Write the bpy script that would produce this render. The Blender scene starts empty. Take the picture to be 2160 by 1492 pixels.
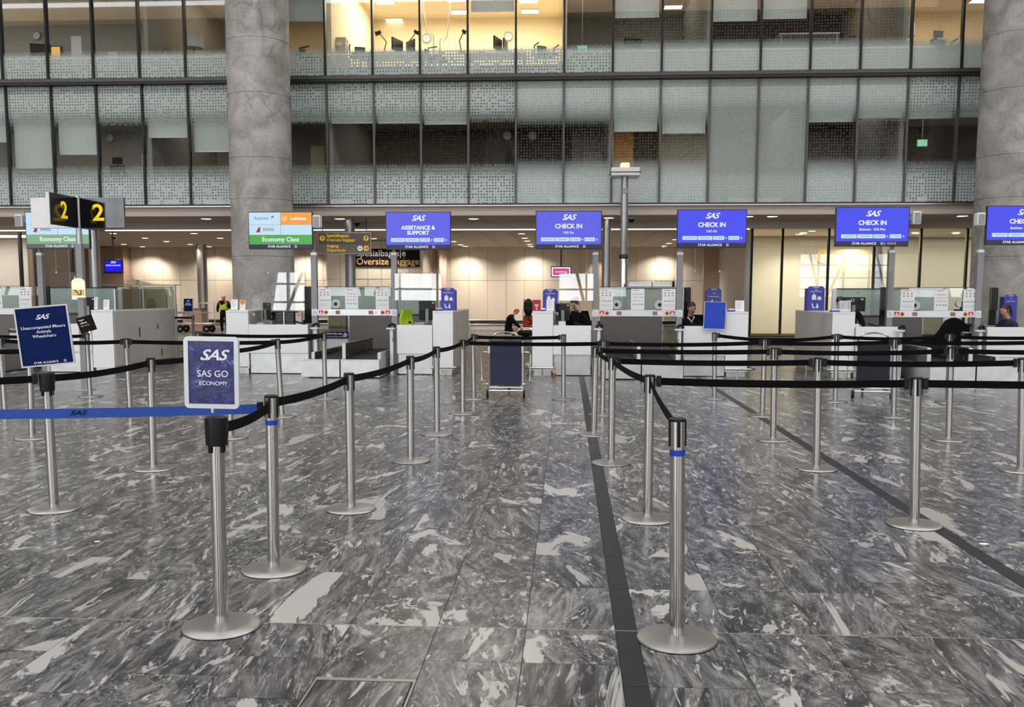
import bpy, bmesh, math, random
import numpy as np
from mathutils import Vector, Matrix, Euler
random.seed(7)
PI = math.pi
C = bpy.context.scene.collection

# ------------------------------------------------------------------ camera
F, CX, CY, CAMZ = 1980.0, 1080.0, 830.0, 1.53
VPX, HY, ROLL = 1197.0, 624.0, 0.0019
PITCH = math.atan2(CY - HY, F)
YAW = math.atan2(VPX - CX, math.hypot(F, CY - HY))
ROT = Matrix.Rotation(YAW, 3, 'Z') @ Matrix.Rotation(PI / 2 - PITCH, 3, 'X') @ Matrix.Rotation(ROLL, 3, 'Z')
cd = bpy.data.cameras.new('camera')
cam = bpy.data.objects.new('camera', cd)
C.objects.link(cam)
cam.location = (0, 0, CAMZ)
cam.rotation_euler = ROT.to_euler()
cd.sensor_fit = 'HORIZONTAL'
cd.sensor_width = 36.0
cd.lens = 36.0 * F / 2160.0
cd.shift_y = (CY - 746.0) / 2160.0
cd.clip_end = 400
bpy.context.scene.camera = cam

# ------------------------------------------------------------------ world, exposure
w = bpy.data.worlds.new('sky')
bpy.context.scene.world = w
w.use_nodes = True
wn = w.node_tree.nodes
bg = wn['Background']
bg.inputs[0].default_value = (0.93, 0.96, 1.0, 1)
bg.inputs[1].default_value = 7.0
vs = bpy.context.scene.view_settings
vs.view_transform = 'Standard'
vs.look = 'None'
vs.exposure = 0.0
vs.gamma = 1.0
vs.use_curve_mapping = False
cy = bpy.context.scene.cycles
cy.use_denoising = True
cy.max_bounces = 10
cy.diffuse_bounces = 4
cy.glossy_bounces = 4
cy.transparent_max_bounces = 24
cy.transmission_bounces = 6
cy.blur_glossy = 0.2
cy.caustics_reflective = False
cy.caustics_refractive = False
cy.sample_clamp_indirect = 6.0


def area(name, loc, rot, sx, sy, power, col=(1, 1, 1), portal=False, parent=None):
    l = bpy.data.lights.new(name, 'AREA')
    l.shape = 'RECTANGLE'
    l.size, l.size_y = sx, sy
    l.energy = power
    l.color = col
    o = bpy.data.objects.new(name, l)
    C.objects.link(o)
    o.location = loc
    o.rotation_euler = rot
    o.parent = parent
    if portal:
        l.cycles.is_portal = True
    return o


# daylight enters by the glazed rear side of the hall and by four roof lights: portals only guide the sampling of the sky
HALL_Z = 12.5
REAR_Y = -15.0
GLAZED = [(-34.0, -5.0), (-1.2, 3.2), (9.0, 13.0), (18.0, 26.0)]  # bay widths chosen for the stripes mirrored in the steel posts
for ga, gb in GLAZED: area('window_portal', ((ga + gb) / 2, REAR_Y, 4.5), (PI / 2, 0, 0), gb - ga, 6.0, 1, portal=True)
ROOFLIGHTS = [(-9.0, 2.2), (-1.0, 2.2), (7.0, 2.2), (14.5, 2.2)]
for ry, rw in ROOFLIGHTS:
    area('roof_portal', (-2, ry, HALL_Z + .05), (0, 0, 0), 54, rw, 1, portal=True)


def at(px, py, Y):
    """world (x, z) of the picture point (px, py) on the plane y = Y"""
    d = ROT @ Vector((px - CX, CY - py, -F))
    t = Y / d.y
    return d.x * t, CAMZ + d.z * t


def ground(px, py, z=0.0):
    d = ROT @ Vector((px - CX, CY - py, -F))
    t = (z - CAMZ) / d.z
    return d.x * t, d.y * t


def X(px, Y):
    return at(px, 624, Y)[0]


def Z(py, Y, px=1200):
    return at(px, py, Y)[1]


# ------------------------------------------------------------------ materials
def lin(r, g, b):
    f = lambda c: (c / 255 / 12.92) if c / 255 <= 0.04045 else ((c / 255 + 0.055) / 1.055) ** 2.4
    return (f(r), f(g), f(b), 1)


M = {}


def new_mat(name):
    m = bpy.data.materials.new(name)
    m.use_nodes = True
    nt = m.node_tree
    for n in list(nt.nodes):
        if n.type != 'OUTPUT_MATERIAL':
            nt.nodes.remove(n)
    out = [n for n in nt.nodes if n.type == 'OUTPUT_MATERIAL'][0]
    M[name] = m
    return m, nt, nt.nodes.new, nt.links.new, out


def pbr(name, col, rough=0.5, metal=0.0, var=0.06, scale=6.0, bump=0.0, spec=0.5, coat=0.0, stretch=None, emit=None, es=1.0):
    m, nt, N, L, out = new_mat(name)
    p = N('ShaderNodeBsdfPrincipled')
    L(p.outputs[0], out.inputs[0])
    p.inputs['Roughness'].default_value = rough
    p.inputs['Metallic'].default_value = metal
    p.inputs['Specular IOR Level'].default_value = spec
    p.inputs['Coat Weight'].default_value = coat
    if emit:
        p.inputs['Emission Color'].default_value = emit
        p.inputs['Emission Strength'].default_value = es
    tc = N('ShaderNodeTexCoord')
    mp = N('ShaderNodeMapping')
    if stretch:
        mp.inputs['Scale'].default_value = stretch
    L(tc.outputs['Object'], mp.inputs[0])
    nz = N('ShaderNodeTexNoise')
    nz.inputs['Scale'].default_value = scale
    nz.inputs['Detail'].default_value = 5
    L(mp.outputs[0], nz.inputs[0])
    mx = N('ShaderNodeMix')
    mx.data_type = 'RGBA'
    a = [max(0, c * (1 - var)) for c in col[:3]] + [1]
    b = [min(1, c * (1 + var)) for c in col[:3]] + [1]
    mx.inputs[6].default_value = a
    mx.inputs[7].default_value = b
    L(nz.outputs[0], mx.inputs[0])
    L(mx.outputs[2], p.inputs['Base Color'])
    if bump:
        bp = N('ShaderNodeBump')
        bp.inputs['Strength'].default_value = bump
        bp.inputs['Distance'].default_value = 0.01
        L(nz.outputs[0], bp.inputs['Height'])
        L(bp.outputs[0], p.inputs['Normal'])
    return m


def glow(name, col, s=1.0):
    m, nt, N, L, out = new_mat(name)
    p = N('ShaderNodeBsdfPrincipled')
    p.inputs['Base Color'].default_value = (0.02, 0.02, 0.02, 1)
    p.inputs['Roughness'].default_value = 0.35
    p.inputs['Specular IOR Level'].default_value = 0.3
    p.inputs['Emission Color'].default_value = col
    p.inputs['Emission Strength'].default_value = s
    L(p.outputs[0], out.inputs[0])
    return m


def clear(name, tint=(0.9, 0.93, 0.92, 1), ior=1.5, boost=1.0, rough=0.0):
    """thin architectural glass: tinted see-through with a mirror reflection that grows with the angle"""
    m, nt, N, L, out = new_mat(name)
    tr = N('ShaderNodeBsdfTransparent')
    tr.inputs[0].default_value = tint
    gl = N('ShaderNodeBsdfGlossy')
    gl.inputs['Roughness'].default_value = rough
    fr = N('ShaderNodeFresnel')
    fr.inputs[0].default_value = ior
    ml = N('ShaderNodeMath')
    ml.operation = 'MULTIPLY'
    ml.use_clamp = True
    ml.inputs[1].default_value = boost
    ge = N('ShaderNodeNewGeometry')
    fb = N('ShaderNodeMath'); fb.operation = 'SUBTRACT'; fb.inputs[0].default_value = 1
    L(ge.outputs['Backfacing'], fb.inputs[1])
    ff = N('ShaderNodeMath'); ff.operation = 'MULTIPLY'
    L(fr.outputs[0], ff.inputs[0]); L(fb.outputs[0], ff.inputs[1])
    L(ff.outputs[0], ml.inputs[0])
    mx = N('ShaderNodeMixShader')
    L(ml.outputs[0], mx.inputs[0])
    L(tr.outputs[0], mx.inputs[1])
    L(gl.outputs[0], mx.inputs[2])
    L(mx.outputs[0], out.inputs[0])
    return m


pbr('steel', (0.58, 0.56, 0.53, 1), 0.13, 1.0, 0.02, 40, stretch=(.2, .2, .02))
pbr('steel_base', (0.38, 0.365, 0.34, 1), 0.36, 1.0, 0.05, 20)
pbr('steel_plate', (0.62, 0.62, 0.62, 1), 0.38, 1.0, 0.12, 3)
pbr('kick_steel', (0.62, 0.62, 0.61, 1), 0.36, 0.85, 0.28, 4)
pbr('chrome', (0.72, 0.72, 0.72, 1), 0.12, 1.0, 0.02)
pbr('aluminium', (0.52, 0.52, 0.53, 1), 0.4, 0.8, 0.05, 8)
pbr('post_grey', lin(140, 140, 142), 0.45, 0.3, 0.05, 5)
pbr('column_steel', (0.42, 0.41, 0.41, 1), 0.36, 0.9, 0.05, 4)
pbr('black_plastic', (0.008, 0.008, 0.009, 1), 0.38, 0, 0.1, spec=.22)
pbr('black_satin', (0.008, 0.008, 0.009, 1), 0.25, 0, 0.1)
pbr('belt_black', (0.004, 0.004, 0.005, 1), 0.85, 0, 0.2, 60, spec=0.08)
pbr('belt_blue', lin(28, 72, 160), 0.6, 0, 0.1, 30, stretch=(1, 1, 12))
pbr('band_blue', lin(20, 60, 170), 0.35)
pbr('white_laminate', lin(236, 236, 234), 0.32, 0, 0.015, 2)
pbr('grey_laminate', lin(192, 189, 184), 0.4, 0, 0.03, 2)
pbr('paper', lin(236, 236, 236), 0.7, 0, 0.02)
pbr('ink', (0.03, 0.03, 0.035, 1), 0.7)
pbr('ink_grey', (0.2, 0.2, 0.21, 1), 0.7)
pbr('dark_wall', lin(112, 108, 106), 0.7, 0, 0.06, 2)
pbr('rubber', (0.02, 0.019, 0.018, 1), 0.6, 0, 0.15, 30)
pbr('conveyor_side', (0.03, 0.029, 0.028, 1), 0.22, 0, 0.1)
pbr('sign_black', (0.006, 0.006, 0.007, 1), 0.08, 0, 0.0, spec=0.6)
pbr('sign_navy', lin(10, 30, 84), 0.7, 0, 0.3, 3, spec=.12, stretch=(1, 1, 8))
pbr('sign_slate', lin(130, 122, 113), 0.5, 0, 0.03)
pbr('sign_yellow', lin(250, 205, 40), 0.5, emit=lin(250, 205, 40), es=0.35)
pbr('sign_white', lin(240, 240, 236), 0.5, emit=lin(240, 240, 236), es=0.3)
pbr('sign_gold', lin(225, 175, 110), 0.5)
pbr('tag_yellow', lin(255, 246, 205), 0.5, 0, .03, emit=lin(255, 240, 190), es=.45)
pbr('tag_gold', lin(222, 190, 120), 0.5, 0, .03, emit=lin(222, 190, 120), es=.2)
pbr('sign_matte', lin(30, 28, 27), 0.85, 0, .05, spec=.1)
pbr('pale_board', lin(214, 212, 208), 0.35, 0.3)
pbr('white_plastic', lin(226, 227, 228), 0.4, 0, 0.02)
pbr('grey_plastic', lin(150, 152, 155), 0.45, 0, 0.03)
pbr('silver_frame', lin(205, 207, 210), 0.35, 0.35, 0.03)
pbr('beige_panel', lin(206, 196, 182), 0.55, 0, 0.02, 1)
pbr('beige_edge', lin(190, 176, 160), 0.6, 0, 0.02)
pbr('brown_soffit', lin(240, 220, 196), 0.6, 0, 0.06, 3, stretch=(1, 6, 1))
pbr('brown_panel', lin(166, 142, 120), 0.6, 0, 0.05, 3)
pbr('dark_frame', lin(62, 58, 56), 0.45, 0.3, 0.05)
pbr('mullion_dark', lin(34, 33, 33), 0.4, 0.4, 0.05)
pbr('mullion_grey', lin(88, 86, 84), 0.4, 0.4, 0.05)
pbr('blind', lin(214, 222, 216), 0.8, 0, 0.02)
pbr('room_cream', lin(238, 222, 188), 0.8, 0, 0.02)
pbr('office_wall', lin(206, 200, 178), 0.7, 0, 0.03, 2)
pbr('room_grey', lin(158, 154, 146), 0.8, 0, 0.04)
pbr('room_dark', lin(62, 55, 48), 0.8, 0, 0.06)
pbr('room_floor', lin(120, 112, 104), 0.8, 0, 0.06)
pbr('wood_warm', lin(206, 150, 90), 0.6, 0, 0.1, 3, stretch=(1, 1, .2))
pbr('wood_pale', lin(214, 190, 150), 0.6, 0, 0.08, 3, stretch=(1, 1, .2))
pbr('hall_roof', lin(170, 142, 112), 0.7, 0, 0.08, 2)
pbr('hall_grey', lin(150, 148, 145), 0.7, 0, 0.05)
pbr('skin', lin(214, 160, 132), 0.55, 0, 0.04)
pbr('skin_pale', lin(226, 178, 150), 0.55, 0, 0.04)
pbr('lip', lin(176, 96, 88), .5)
pbr('hair_dark', (0.02, 0.015, 0.012, 1), 0.5, 0, 0.2, 40)
pbr('hair_red', lin(150, 84, 44), 0.6, 0, 0.2, 40)
pbr('cloth_black', (0.008, 0.008, 0.010, 1), 0.9, 0, 0.2, 30, spec=.1)
pbr('cloth_navy', lin(30, 34, 52), 0.85, 0, 0.15, 30)
pbr('hi_vis', lin(212, 228, 40), 0.7, 0, 0.05)
pbr('lime', lin(186, 224, 40), 0.7, 0, 0.05)
pbr('trolley_blue', lin(36, 42, 70), 0.65, 0, 0.08, 12)
pbr('trolley_navy', lin(12, 15, 28), 0.6, 0, 0.08, 12)
pbr('box_blue', lin(70, 74, 168), 0.6, 0, 0.05)
pbr('panel_blue', lin(28, 66, 190), 0.55, 0, 0.03)
pbr('red', lin(206, 44, 44), 0.5)
pbr('dark_red', lin(176, 36, 48), 0.5)
pbr('orange', lin(232, 92, 40), 0.6)
pbr('sticker_orange', lin(226, 140, 40), 0.6)
pbr('sticker_pink', lin(214, 70, 120), 0.6)
pbr('cream_box', lin(232, 214, 176), 0.7)
pbr('bottle_pink', lin(220, 150, 130), 0.25)
pbr('bottle_amber', lin(150, 110, 40), 0.15)
pbr('sofa_dark', lin(20, 21, 28), 0.8, spec=.15)
pbr('leaf', lin(60, 84, 40), 0.6, 0, 0.25, 20)
pbr('grout', lin(58, 57, 57), 0.7, 0, 0.1, 30)
pbr('joint_metal', lin(160, 156, 148), 0.35, 0.6)
pbr('dark_stone', lin(40, 39, 40), 0.42, 0, 0.25, 90, spec=.15)
pbr('bag_black', (0.012, 0.012, 0.013, 1), 0.8, 0, 0.2, 20, bump=.3, spec=.15)
pbr('vest_dark', lin(40, 40, 44), .8)
pbr('garment_plum', lin(70, 40, 62), .8, 0, .2, 20)
clear('glass_clear', (0.965, 0.975, 0.97, 1), 1.5, 1.8)
clear('glass_green', (0.8, 0.86, 0.84, 1), 1.5, 1.3)
clear('glass_smoke', (0.6, 0.64, 0.62, 1), 1.5, 1.0)
clear('acrylic', (0.97, 0.98, 0.98, 1), 1.6, 2.4)
clear('bottle_clear', (0.85, 0.85, 0.8, 1), 1.45, 1.3)
glow('lamp_white', (1.0, 0.93, 0.82, 1), 6.0)
glow('lamp_warm', (1.0, 0.82, 0.55, 1), 3.0)
glow('lamp_office', (1.0, 0.95, 0.82, 1), 3.5)
glow('strip_white', (1.0, 0.95, 0.88, 1), 1.6)
glow('mast_glow', lin(255, 250, 190), 1.1)
glow('screen_violet', lin(92, 92, 232), 0.92)
glow('screen_blue', lin(66, 70, 240), 0.95)
glow('screen_deep', lin(24, 24, 235), 0.95)
glow('screen_sky', lin(196, 226, 250), 0.95)
glow('screen_orange', lin(244, 160, 50), 0.95)
glow('screen_green', lin(78, 168, 72), 0.95)
glow('screen_sage', lin(128, 172, 128), 0.95)
glow('screen_pink', lin(226, 50, 130), 0.95)
glow('screen_white', lin(236, 246, 252), 0.95)
glow('screen_ink', lin(96, 110, 150), 0.7)
glow('screen_navy', lin(30, 30, 56), 0.9)
glow('screen_grey', lin(90, 90, 98), 0.9)
glow('screen_gold', lin(238, 200, 160), 0.9)
glow('screen_maroon', lin(150, 60, 60), 0.8)
glow('screen_amber', lin(255, 190, 90), 0.9)
glow('exit_green', lin(110, 235, 170), 1.0)
pbr('bezel', (0.01, 0.01, 0.012, 1), 0.35)


def frost(name, col, k):
    m, nt, N, L, out = new_mat(name)
    tr = N('ShaderNodeBsdfTransparent'); tr.inputs[0].default_value = (.8, .87, .84, 1)
    p = N('ShaderNodeBsdfPrincipled'); p.inputs['Base Color'].default_value = col; p.inputs['Roughness'].default_value = .12
    mx = N('ShaderNodeMixShader'); mx.inputs[0].default_value = k
    L(tr.outputs[0], mx.inputs[1]); L(p.outputs[0], mx.inputs[2]); L(mx.outputs[0], out.inputs[0])


frost('glass_frost', lin(172, 190, 184), .55)
frost('glass_dusty', lin(120, 128, 124), .4)


def concrete():
    m, nt, N, L, out = new_mat('concrete')
    p = N('ShaderNodeBsdfPrincipled')
    L(p.outputs[0], out.inputs[0])
    p.inputs['Roughness'].default_value = 0.8
    g = N('ShaderNodeNewGeometry')
    n1 = N('ShaderNodeTexNoise'); n1.inputs['Scale'].default_value = 1.6; n1.inputs['Detail'].default_value = 8; n1.inputs['Distortion'].default_value = 1.2
    n2 = N('ShaderNodeTexNoise'); n2.inputs['Scale'].default_value = 30; n2.inputs['Detail'].default_value = 4
    L(g.outputs['Position'], n1.inputs[0]); L(g.outputs['Position'], n2.inputs[0])
    r = N('ShaderNodeValToRGB')
    r.color_ramp.elements[0].position = .3; r.color_ramp.elements[0].color = lin(140, 136, 130)
    r.color_ramp.elements[1].position = .68; r.color_ramp.elements[1].color = lin(188, 183, 175)
    L(n1.outputs[0], r.inputs[0])
    mx = N('ShaderNodeMix'); mx.data_type = 'RGBA'; mx.blend_type = 'MULTIPLY'; mx.inputs[0].default_value = .35
    r2 = N('ShaderNodeValToRGB')
    r2.color_ramp.elements[0].position = .33; r2.color_ramp.elements[0].color = (.45, .45, .45, 1)
    r2.color_ramp.elements[1].position = .55; r2.color_ramp.elements[1].color = (1, 1, 1, 1)
    L(n2.outputs[0], r2.inputs[0]); L(r.outputs[0], mx.inputs[6]); L(r2.outputs[0], mx.inputs[7])
    # cell-like blotches where the formwork left its mark
    vo = N('ShaderNodeTexVoronoi'); vo.feature = 'DISTANCE_TO_EDGE'; vo.inputs['Scale'].default_value = 3.2
    nd = N('ShaderNodeTexNoise'); nd.inputs['Scale'].default_value = 2.5
    ad = N('ShaderNodeMix'); ad.data_type = 'VECTOR'; ad.inputs[0].default_value = .35
    L(g.outputs['Position'], nd.inputs[0]); L(g.outputs['Position'], ad.inputs[4]); L(nd.outputs[1], ad.inputs[5]); L(ad.outputs[1], vo.inputs[0])
    r3 = N('ShaderNodeValToRGB')
    r3.color_ramp.elements[0].position = 0; r3.color_ramp.elements[0].color = (.72, .72, .72, 1)
    r3.color_ramp.elements[1].position = .09; r3.color_ramp.elements[1].color = (1, 1, 1, 1)
    L(vo.outputs['Distance'], r3.inputs[0])
    n4 = N('ShaderNodeTexNoise'); n4.inputs['Scale'].default_value = .9
    L(g.outputs['Position'], n4.inputs[0])
    r4 = N('ShaderNodeValToRGB'); r4.color_ramp.elements[0].position = .5; r4.color_ramp.elements[1].position = .62
    L(n4.outputs[0], r4.inputs[0])
    m2 = N('ShaderNodeMix'); m2.data_type = 'RGBA'; m2.blend_type = 'MULTIPLY'
    L(r4.outputs[0], m2.inputs[0]); L(mx.outputs[2], m2.inputs[6]); L(r3.outputs[0], m2.inputs[7])
    L(m2.outputs[2], p.inputs['Base Color'])
    b = N('ShaderNodeBump'); b.inputs['Strength'].default_value = .25; b.inputs['Distance'].default_value = .01
    L(n2.outputs[0], b.inputs['Height']); L(b.outputs[0], p.inputs['Normal'])


concrete()


def marble():
    """grey marble: streaks along the hall, pale pebbles, every tile cut from another place"""
    m, nt, N, L, out = new_mat('marble')
    p = N('ShaderNodeBsdfPrincipled')
    L(p.outputs[0], out.inputs[0])
    g = N('ShaderNodeNewGeometry')
    oi = N('ShaderNodeObjectInfo')
    rs = N('ShaderNodeMath'); rs.operation = 'ADD'
    L(oi.outputs['Random'], rs.inputs[0]); L(g.outputs['Random Per Island'], rs.inputs[1])
    off = N('ShaderNodeCombineXYZ')
    m1 = N('ShaderNodeMath'); m1.operation = 'MULTIPLY'; m1.inputs[1].default_value = 57.0
    m2 = N('ShaderNodeMath'); m2.operation = 'MULTIPLY'; m2.inputs[1].default_value = 31.0
    L(rs.outputs[0], m1.inputs[0]); L(rs.outputs[0], m2.inputs[0])
    L(m1.outputs[0], off.inputs[0]); L(m2.outputs[0], off.inputs[2])
    # streak direction swings a little from tile to tile
    wn_ = N('ShaderNodeTexWhiteNoise'); wn_.noise_dimensions = '1D'
    L(rs.outputs[0], wn_.inputs['W'])
    an = N('ShaderNodeMath'); an.operation = 'MULTIPLY_ADD'; an.inputs[1].default_value = .5; an.inputs[2].default_value = -.3
    L(wn_.outputs['Value'], an.inputs[0])
    vr = N('ShaderNodeVectorRotate'); vr.rotation_type = 'Z_AXIS'
    L(g.outputs['Position'], vr.inputs['Vector']); L(an.outputs[0], vr.inputs['Angle'])
    ad = N('ShaderNodeVectorMath'); ad.operation = 'ADD'
    stf = N('ShaderNodeMapRange'); stf.inputs[3].default_value = .55; stf.inputs[4].default_value = 2.0
    w3n = N('ShaderNodeTexWhiteNoise'); w3n.noise_dimensions = '1D'
    pl3 = N('ShaderNodeMath'); pl3.operation = 'ADD'; pl3.inputs[1].default_value = 9.1
    pw3 = N('ShaderNodeMath'); pw3.operation = 'POWER'; pw3.inputs[1].default_value = 1.6
    L(rs.outputs[0], pl3.inputs[0]); L(pl3.outputs[0], w3n.inputs['W']); L(w3n.outputs['Value'], pw3.inputs[0]); L(pw3.outputs[0], stf.inputs[0])
    cvs = N('ShaderNodeCombineXYZ'); cvs.inputs[0].default_value = 1; cvs.inputs[2].default_value = 1
    L(stf.outputs[0], cvs.inputs[1])
    mul = N('ShaderNodeVectorMath'); mul.operation = 'MULTIPLY'
    L(vr.outputs[0], mul.inputs[0]); L(cvs.outputs[0], mul.inputs[1])
    L(mul.outputs[0], ad.inputs[0]); L(off.outputs[0], ad.inputs[1])

    def nz(scale, det, sy, dist=0.0, src=None, sx=1.0):
        mp = N('ShaderNodeMapping'); mp.inputs['Scale'].default_value = (sx, sy, 1)
        L((src or ad).outputs[0], mp.inputs[0])
        n = N('ShaderNodeTexNoise'); n.inputs['Scale'].default_value = scale; n.inputs['Detail'].default_value = det
        n.inputs['Distortion'].default_value = dist
        n.inputs['Roughness'].default_value = .62
        L(mp.outputs[0], n.inputs[0])
        return n

    def ramp(src, *st):
        r = N('ShaderNodeValToRGB')
        e = r.color_ramp.elements
        e[0].position, e[0].color = st[0]
        e[1].position, e[1].color = st[-1]
        for q, c in st[1:-1]:
            k = e.new(q); k.color = c
        L(src, r.inputs[0])
        return r
    G = lambda v, b=1.0: (v, v, v * b, 1)
    base = nz(8.0, 10, .26, 1.8)
    cb = ramp(base.outputs[0], (.30, lin(40, 40, 43)), (.44, lin(74, 73, 75)), (.54, lin(108, 106, 105)), (.66, lin(150, 147, 143)))
    fine = nz(30, 7, .26, 2.0)
    cf = ramp(fine.outputs[0], (.36, G(0)), (.52, G(0)), (.62, G(1)))
    pale = nz(3.2, 5, .3, .9)
    cp = ramp(pale.outputs[0], (.59, G(0)), (.61, G(1)))
    peb = nz(15.0, 6, .32, 1.4)
    cq = ramp(peb.outputs[0], (.60, G(0)), (.625, G(1)))
    dk = nz(5.0, 7, .26, 1.3)
    cdk = ramp(dk.outputs[0], (.36, G(1)), (.46, G(0)))
    x1 = N('ShaderNodeMix'); x1.data_type = 'RGBA'
    f1 = N('ShaderNodeMath'); f1.operation = 'MULTIPLY'; f1.inputs[1].default_value = .7
    L(cf.outputs[0], f1.inputs[0]); L(f1.outputs[0], x1.inputs[0])
    L(cb.outputs[0], x1.inputs[6]); x1.inputs[7].default_value = lin(152, 150, 147)
    x2 = N('ShaderNodeMix'); x2.data_type = 'RGBA'
    f2 = N('ShaderNodeMath'); f2.operation = 'MULTIPLY'; f2.inputs[1].default_value = .75
    L(cdk.outputs[0], f2.inputs[0]); L(f2.outputs[0], x2.inputs[0]); L(x1.outputs[2], x2.inputs[6]); x2.inputs[7].default_value = lin(46, 46, 50)
    x3 = N('ShaderNodeMix'); x3.data_type = 'RGBA'
    f3 = N('ShaderNodeMath'); f3.operation = 'MAXIMUM'
    L(cp.outputs[0], f3.inputs[0]); L(cq.outputs[0], f3.inputs[1])
    f4 = N('ShaderNodeMath'); f4.operation = 'MULTIPLY'; f4.inputs[1].default_value = .9
    L(f3.outputs[0], f4.inputs[0]); L(f4.outputs[0], x3.inputs[0]); L(x2.outputs[2], x3.inputs[6]); x3.inputs[7].default_value = lin(194, 190, 182)
    # tone of the whole tile
    tn = N('ShaderNodeMapRange'); tn.inputs[3].default_value = .6; tn.inputs[4].default_value = .80
    wn2 = N('ShaderNodeTexWhiteNoise'); wn2.noise_dimensions = '1D'
    pl = N('ShaderNodeMath'); pl.operation = 'ADD'; pl.inputs[1].default_value = 3.7
    L(rs.outputs[0], pl.inputs[0]); L(pl.outputs[0], wn2.inputs['W']); L(wn2.outputs['Value'], tn.inputs[0])
    x4 = N('ShaderNodeVectorMath'); x4.operation = 'SCALE'
    L(x3.outputs[2], x4.inputs[0]); L(tn.outputs[0], x4.inputs['Scale'])
    L(x4.outputs[0], p.inputs['Base Color'])
    rr = N('ShaderNodeMapRange'); rr.inputs[3].default_value = .2; rr.inputs[4].default_value = .3
    L(base.outputs[0], rr.inputs[0]); L(rr.outputs[0], p.inputs['Roughness'])
    p.inputs['Specular IOR Level'].default_value = .22


marble()


def frit(name, z0, z1, z2, z3, dot_r=0.021, full=0.0, film=lin(186, 197, 193), pitch=0.066, dark=1.0, tint=(0.95, 0.965, 0.955, 1)):
    """facade glass with a printed white film that fades to clear between z0..z1 (foot) and z2..z3 (head) and is pierced by a grid of clear dots"""
    m, nt, N, L, out = new_mat(name)
    g = N('ShaderNodeNewGeometry')
    sp = N('ShaderNodeSeparateXYZ'); L(g.outputs['Position'], sp.inputs[0])

    def mth(op, a, b=None, clamp=False):
        n = N('ShaderNodeMath'); n.operation = op; n.use_clamp = clamp
        for i, v in enumerate((a, b)):
            if v is None: continue
            if isinstance(v, (int, float)): n.inputs[i].default_value = v
            else: L(v, n.inputs[i])
        return n.outputs[0]

    def mr(src, a, b, c, d):
        n = N('ShaderNodeMapRange'); n.interpolation_type = 'SMOOTHSTEP'
        n.inputs[1].default_value, n.inputs[2].default_value, n.inputs[3].default_value, n.inputs[4].default_value = a, b, c, d
        L(src, n.inputs[0]); return n.outputs[0]
    foot = mr(sp.outputs[2], z0, z1, 1, 0)
    head = mr(sp.outputs[2], z2, z3, 0, 1)
    cover = mth('MAXIMUM', mth('MAXIMUM', foot, head), full)
    u = mth('DIVIDE', sp.outputs[0], pitch); v = mth('DIVIDE', sp.outputs[2], pitch)
    fu = mth('SUBTRACT', mth('FRACT', u), .5); fv = mth('SUBTRACT', mth('FRACT', v), .5)
    d = mth('SQRT', mth('ADD', mth('MULTIPLY', fu, fu), mth('MULTIPLY', fv, fv)))
    cb = N('ShaderNodeCombineXYZ'); L(mth('FLOOR', u), cb.inputs[0]); L(mth('FLOOR', v), cb.inputs[1])
    wnz = N('ShaderNodeTexWhiteNoise'); wnz.noise_dimensions = '2D'; L(cb.outputs[0], wnz.inputs['Vector'])
    keep = mth('GREATER_THAN', wnz.outputs['Value'], .22)
    dots = mth('MULTIPLY', mth('LESS_THAN', d, dot_r / pitch), keep)
    # the dot is clear in the film and printed white where the film ends
    hole = mth('MULTIPLY', mth('MULTIPLY', dots, dark), mth('GREATER_THAN', cover, .3))
    speck = mth('MULTIPLY', mth('MULTIPLY', dots, mth('MULTIPLY', mth('GREATER_THAN', cover, .02), mth('LESS_THAN', cover, .3))), .3)
    speck = mth('MAXIMUM', speck, mth('MULTIPLY', dots, .16 if dark < 1 else .03))
    alpha = mth('MAXIMUM', mth('MULTIPLY', mth('MULTIPLY', cover, .93), mth('SUBTRACT', 1, hole)), speck)
    tr = N('ShaderNodeBsdfTransparent'); tr.inputs[0].default_value = tint
    gl = N('ShaderNodeBsdfGlossy'); gl.inputs['Roughness'].default_value = 0.02
    fr = N('ShaderNodeFresnel'); fr.inputs[0].default_value = 1.52
    mx = N('ShaderNodeMixShader')
    L(mth('MULTIPLY', mth('MULTIPLY', fr.outputs[0], 2.4, True), mth('SUBTRACT', 1, g.outputs['Backfacing'])), mx.inputs[0]); L(tr.outputs[0], mx.inputs[1]); L(gl.outputs[0], mx.inputs[2])
    df = N('ShaderNodeBsdfPrincipled'); df.inputs['Base Color'].default_value = film; df.inputs['Roughness'].default_value = .3
    df.inputs['Specular IOR Level'].default_value = .5
    m2 = N('ShaderNodeMixShader')
    L(alpha, m2.inputs[0]); L(mx.outputs[0], m2.inputs[1]); L(df.outputs[0], m2.inputs[2])
    L(m2.outputs[0], out.inputs[0])
    return m


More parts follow.
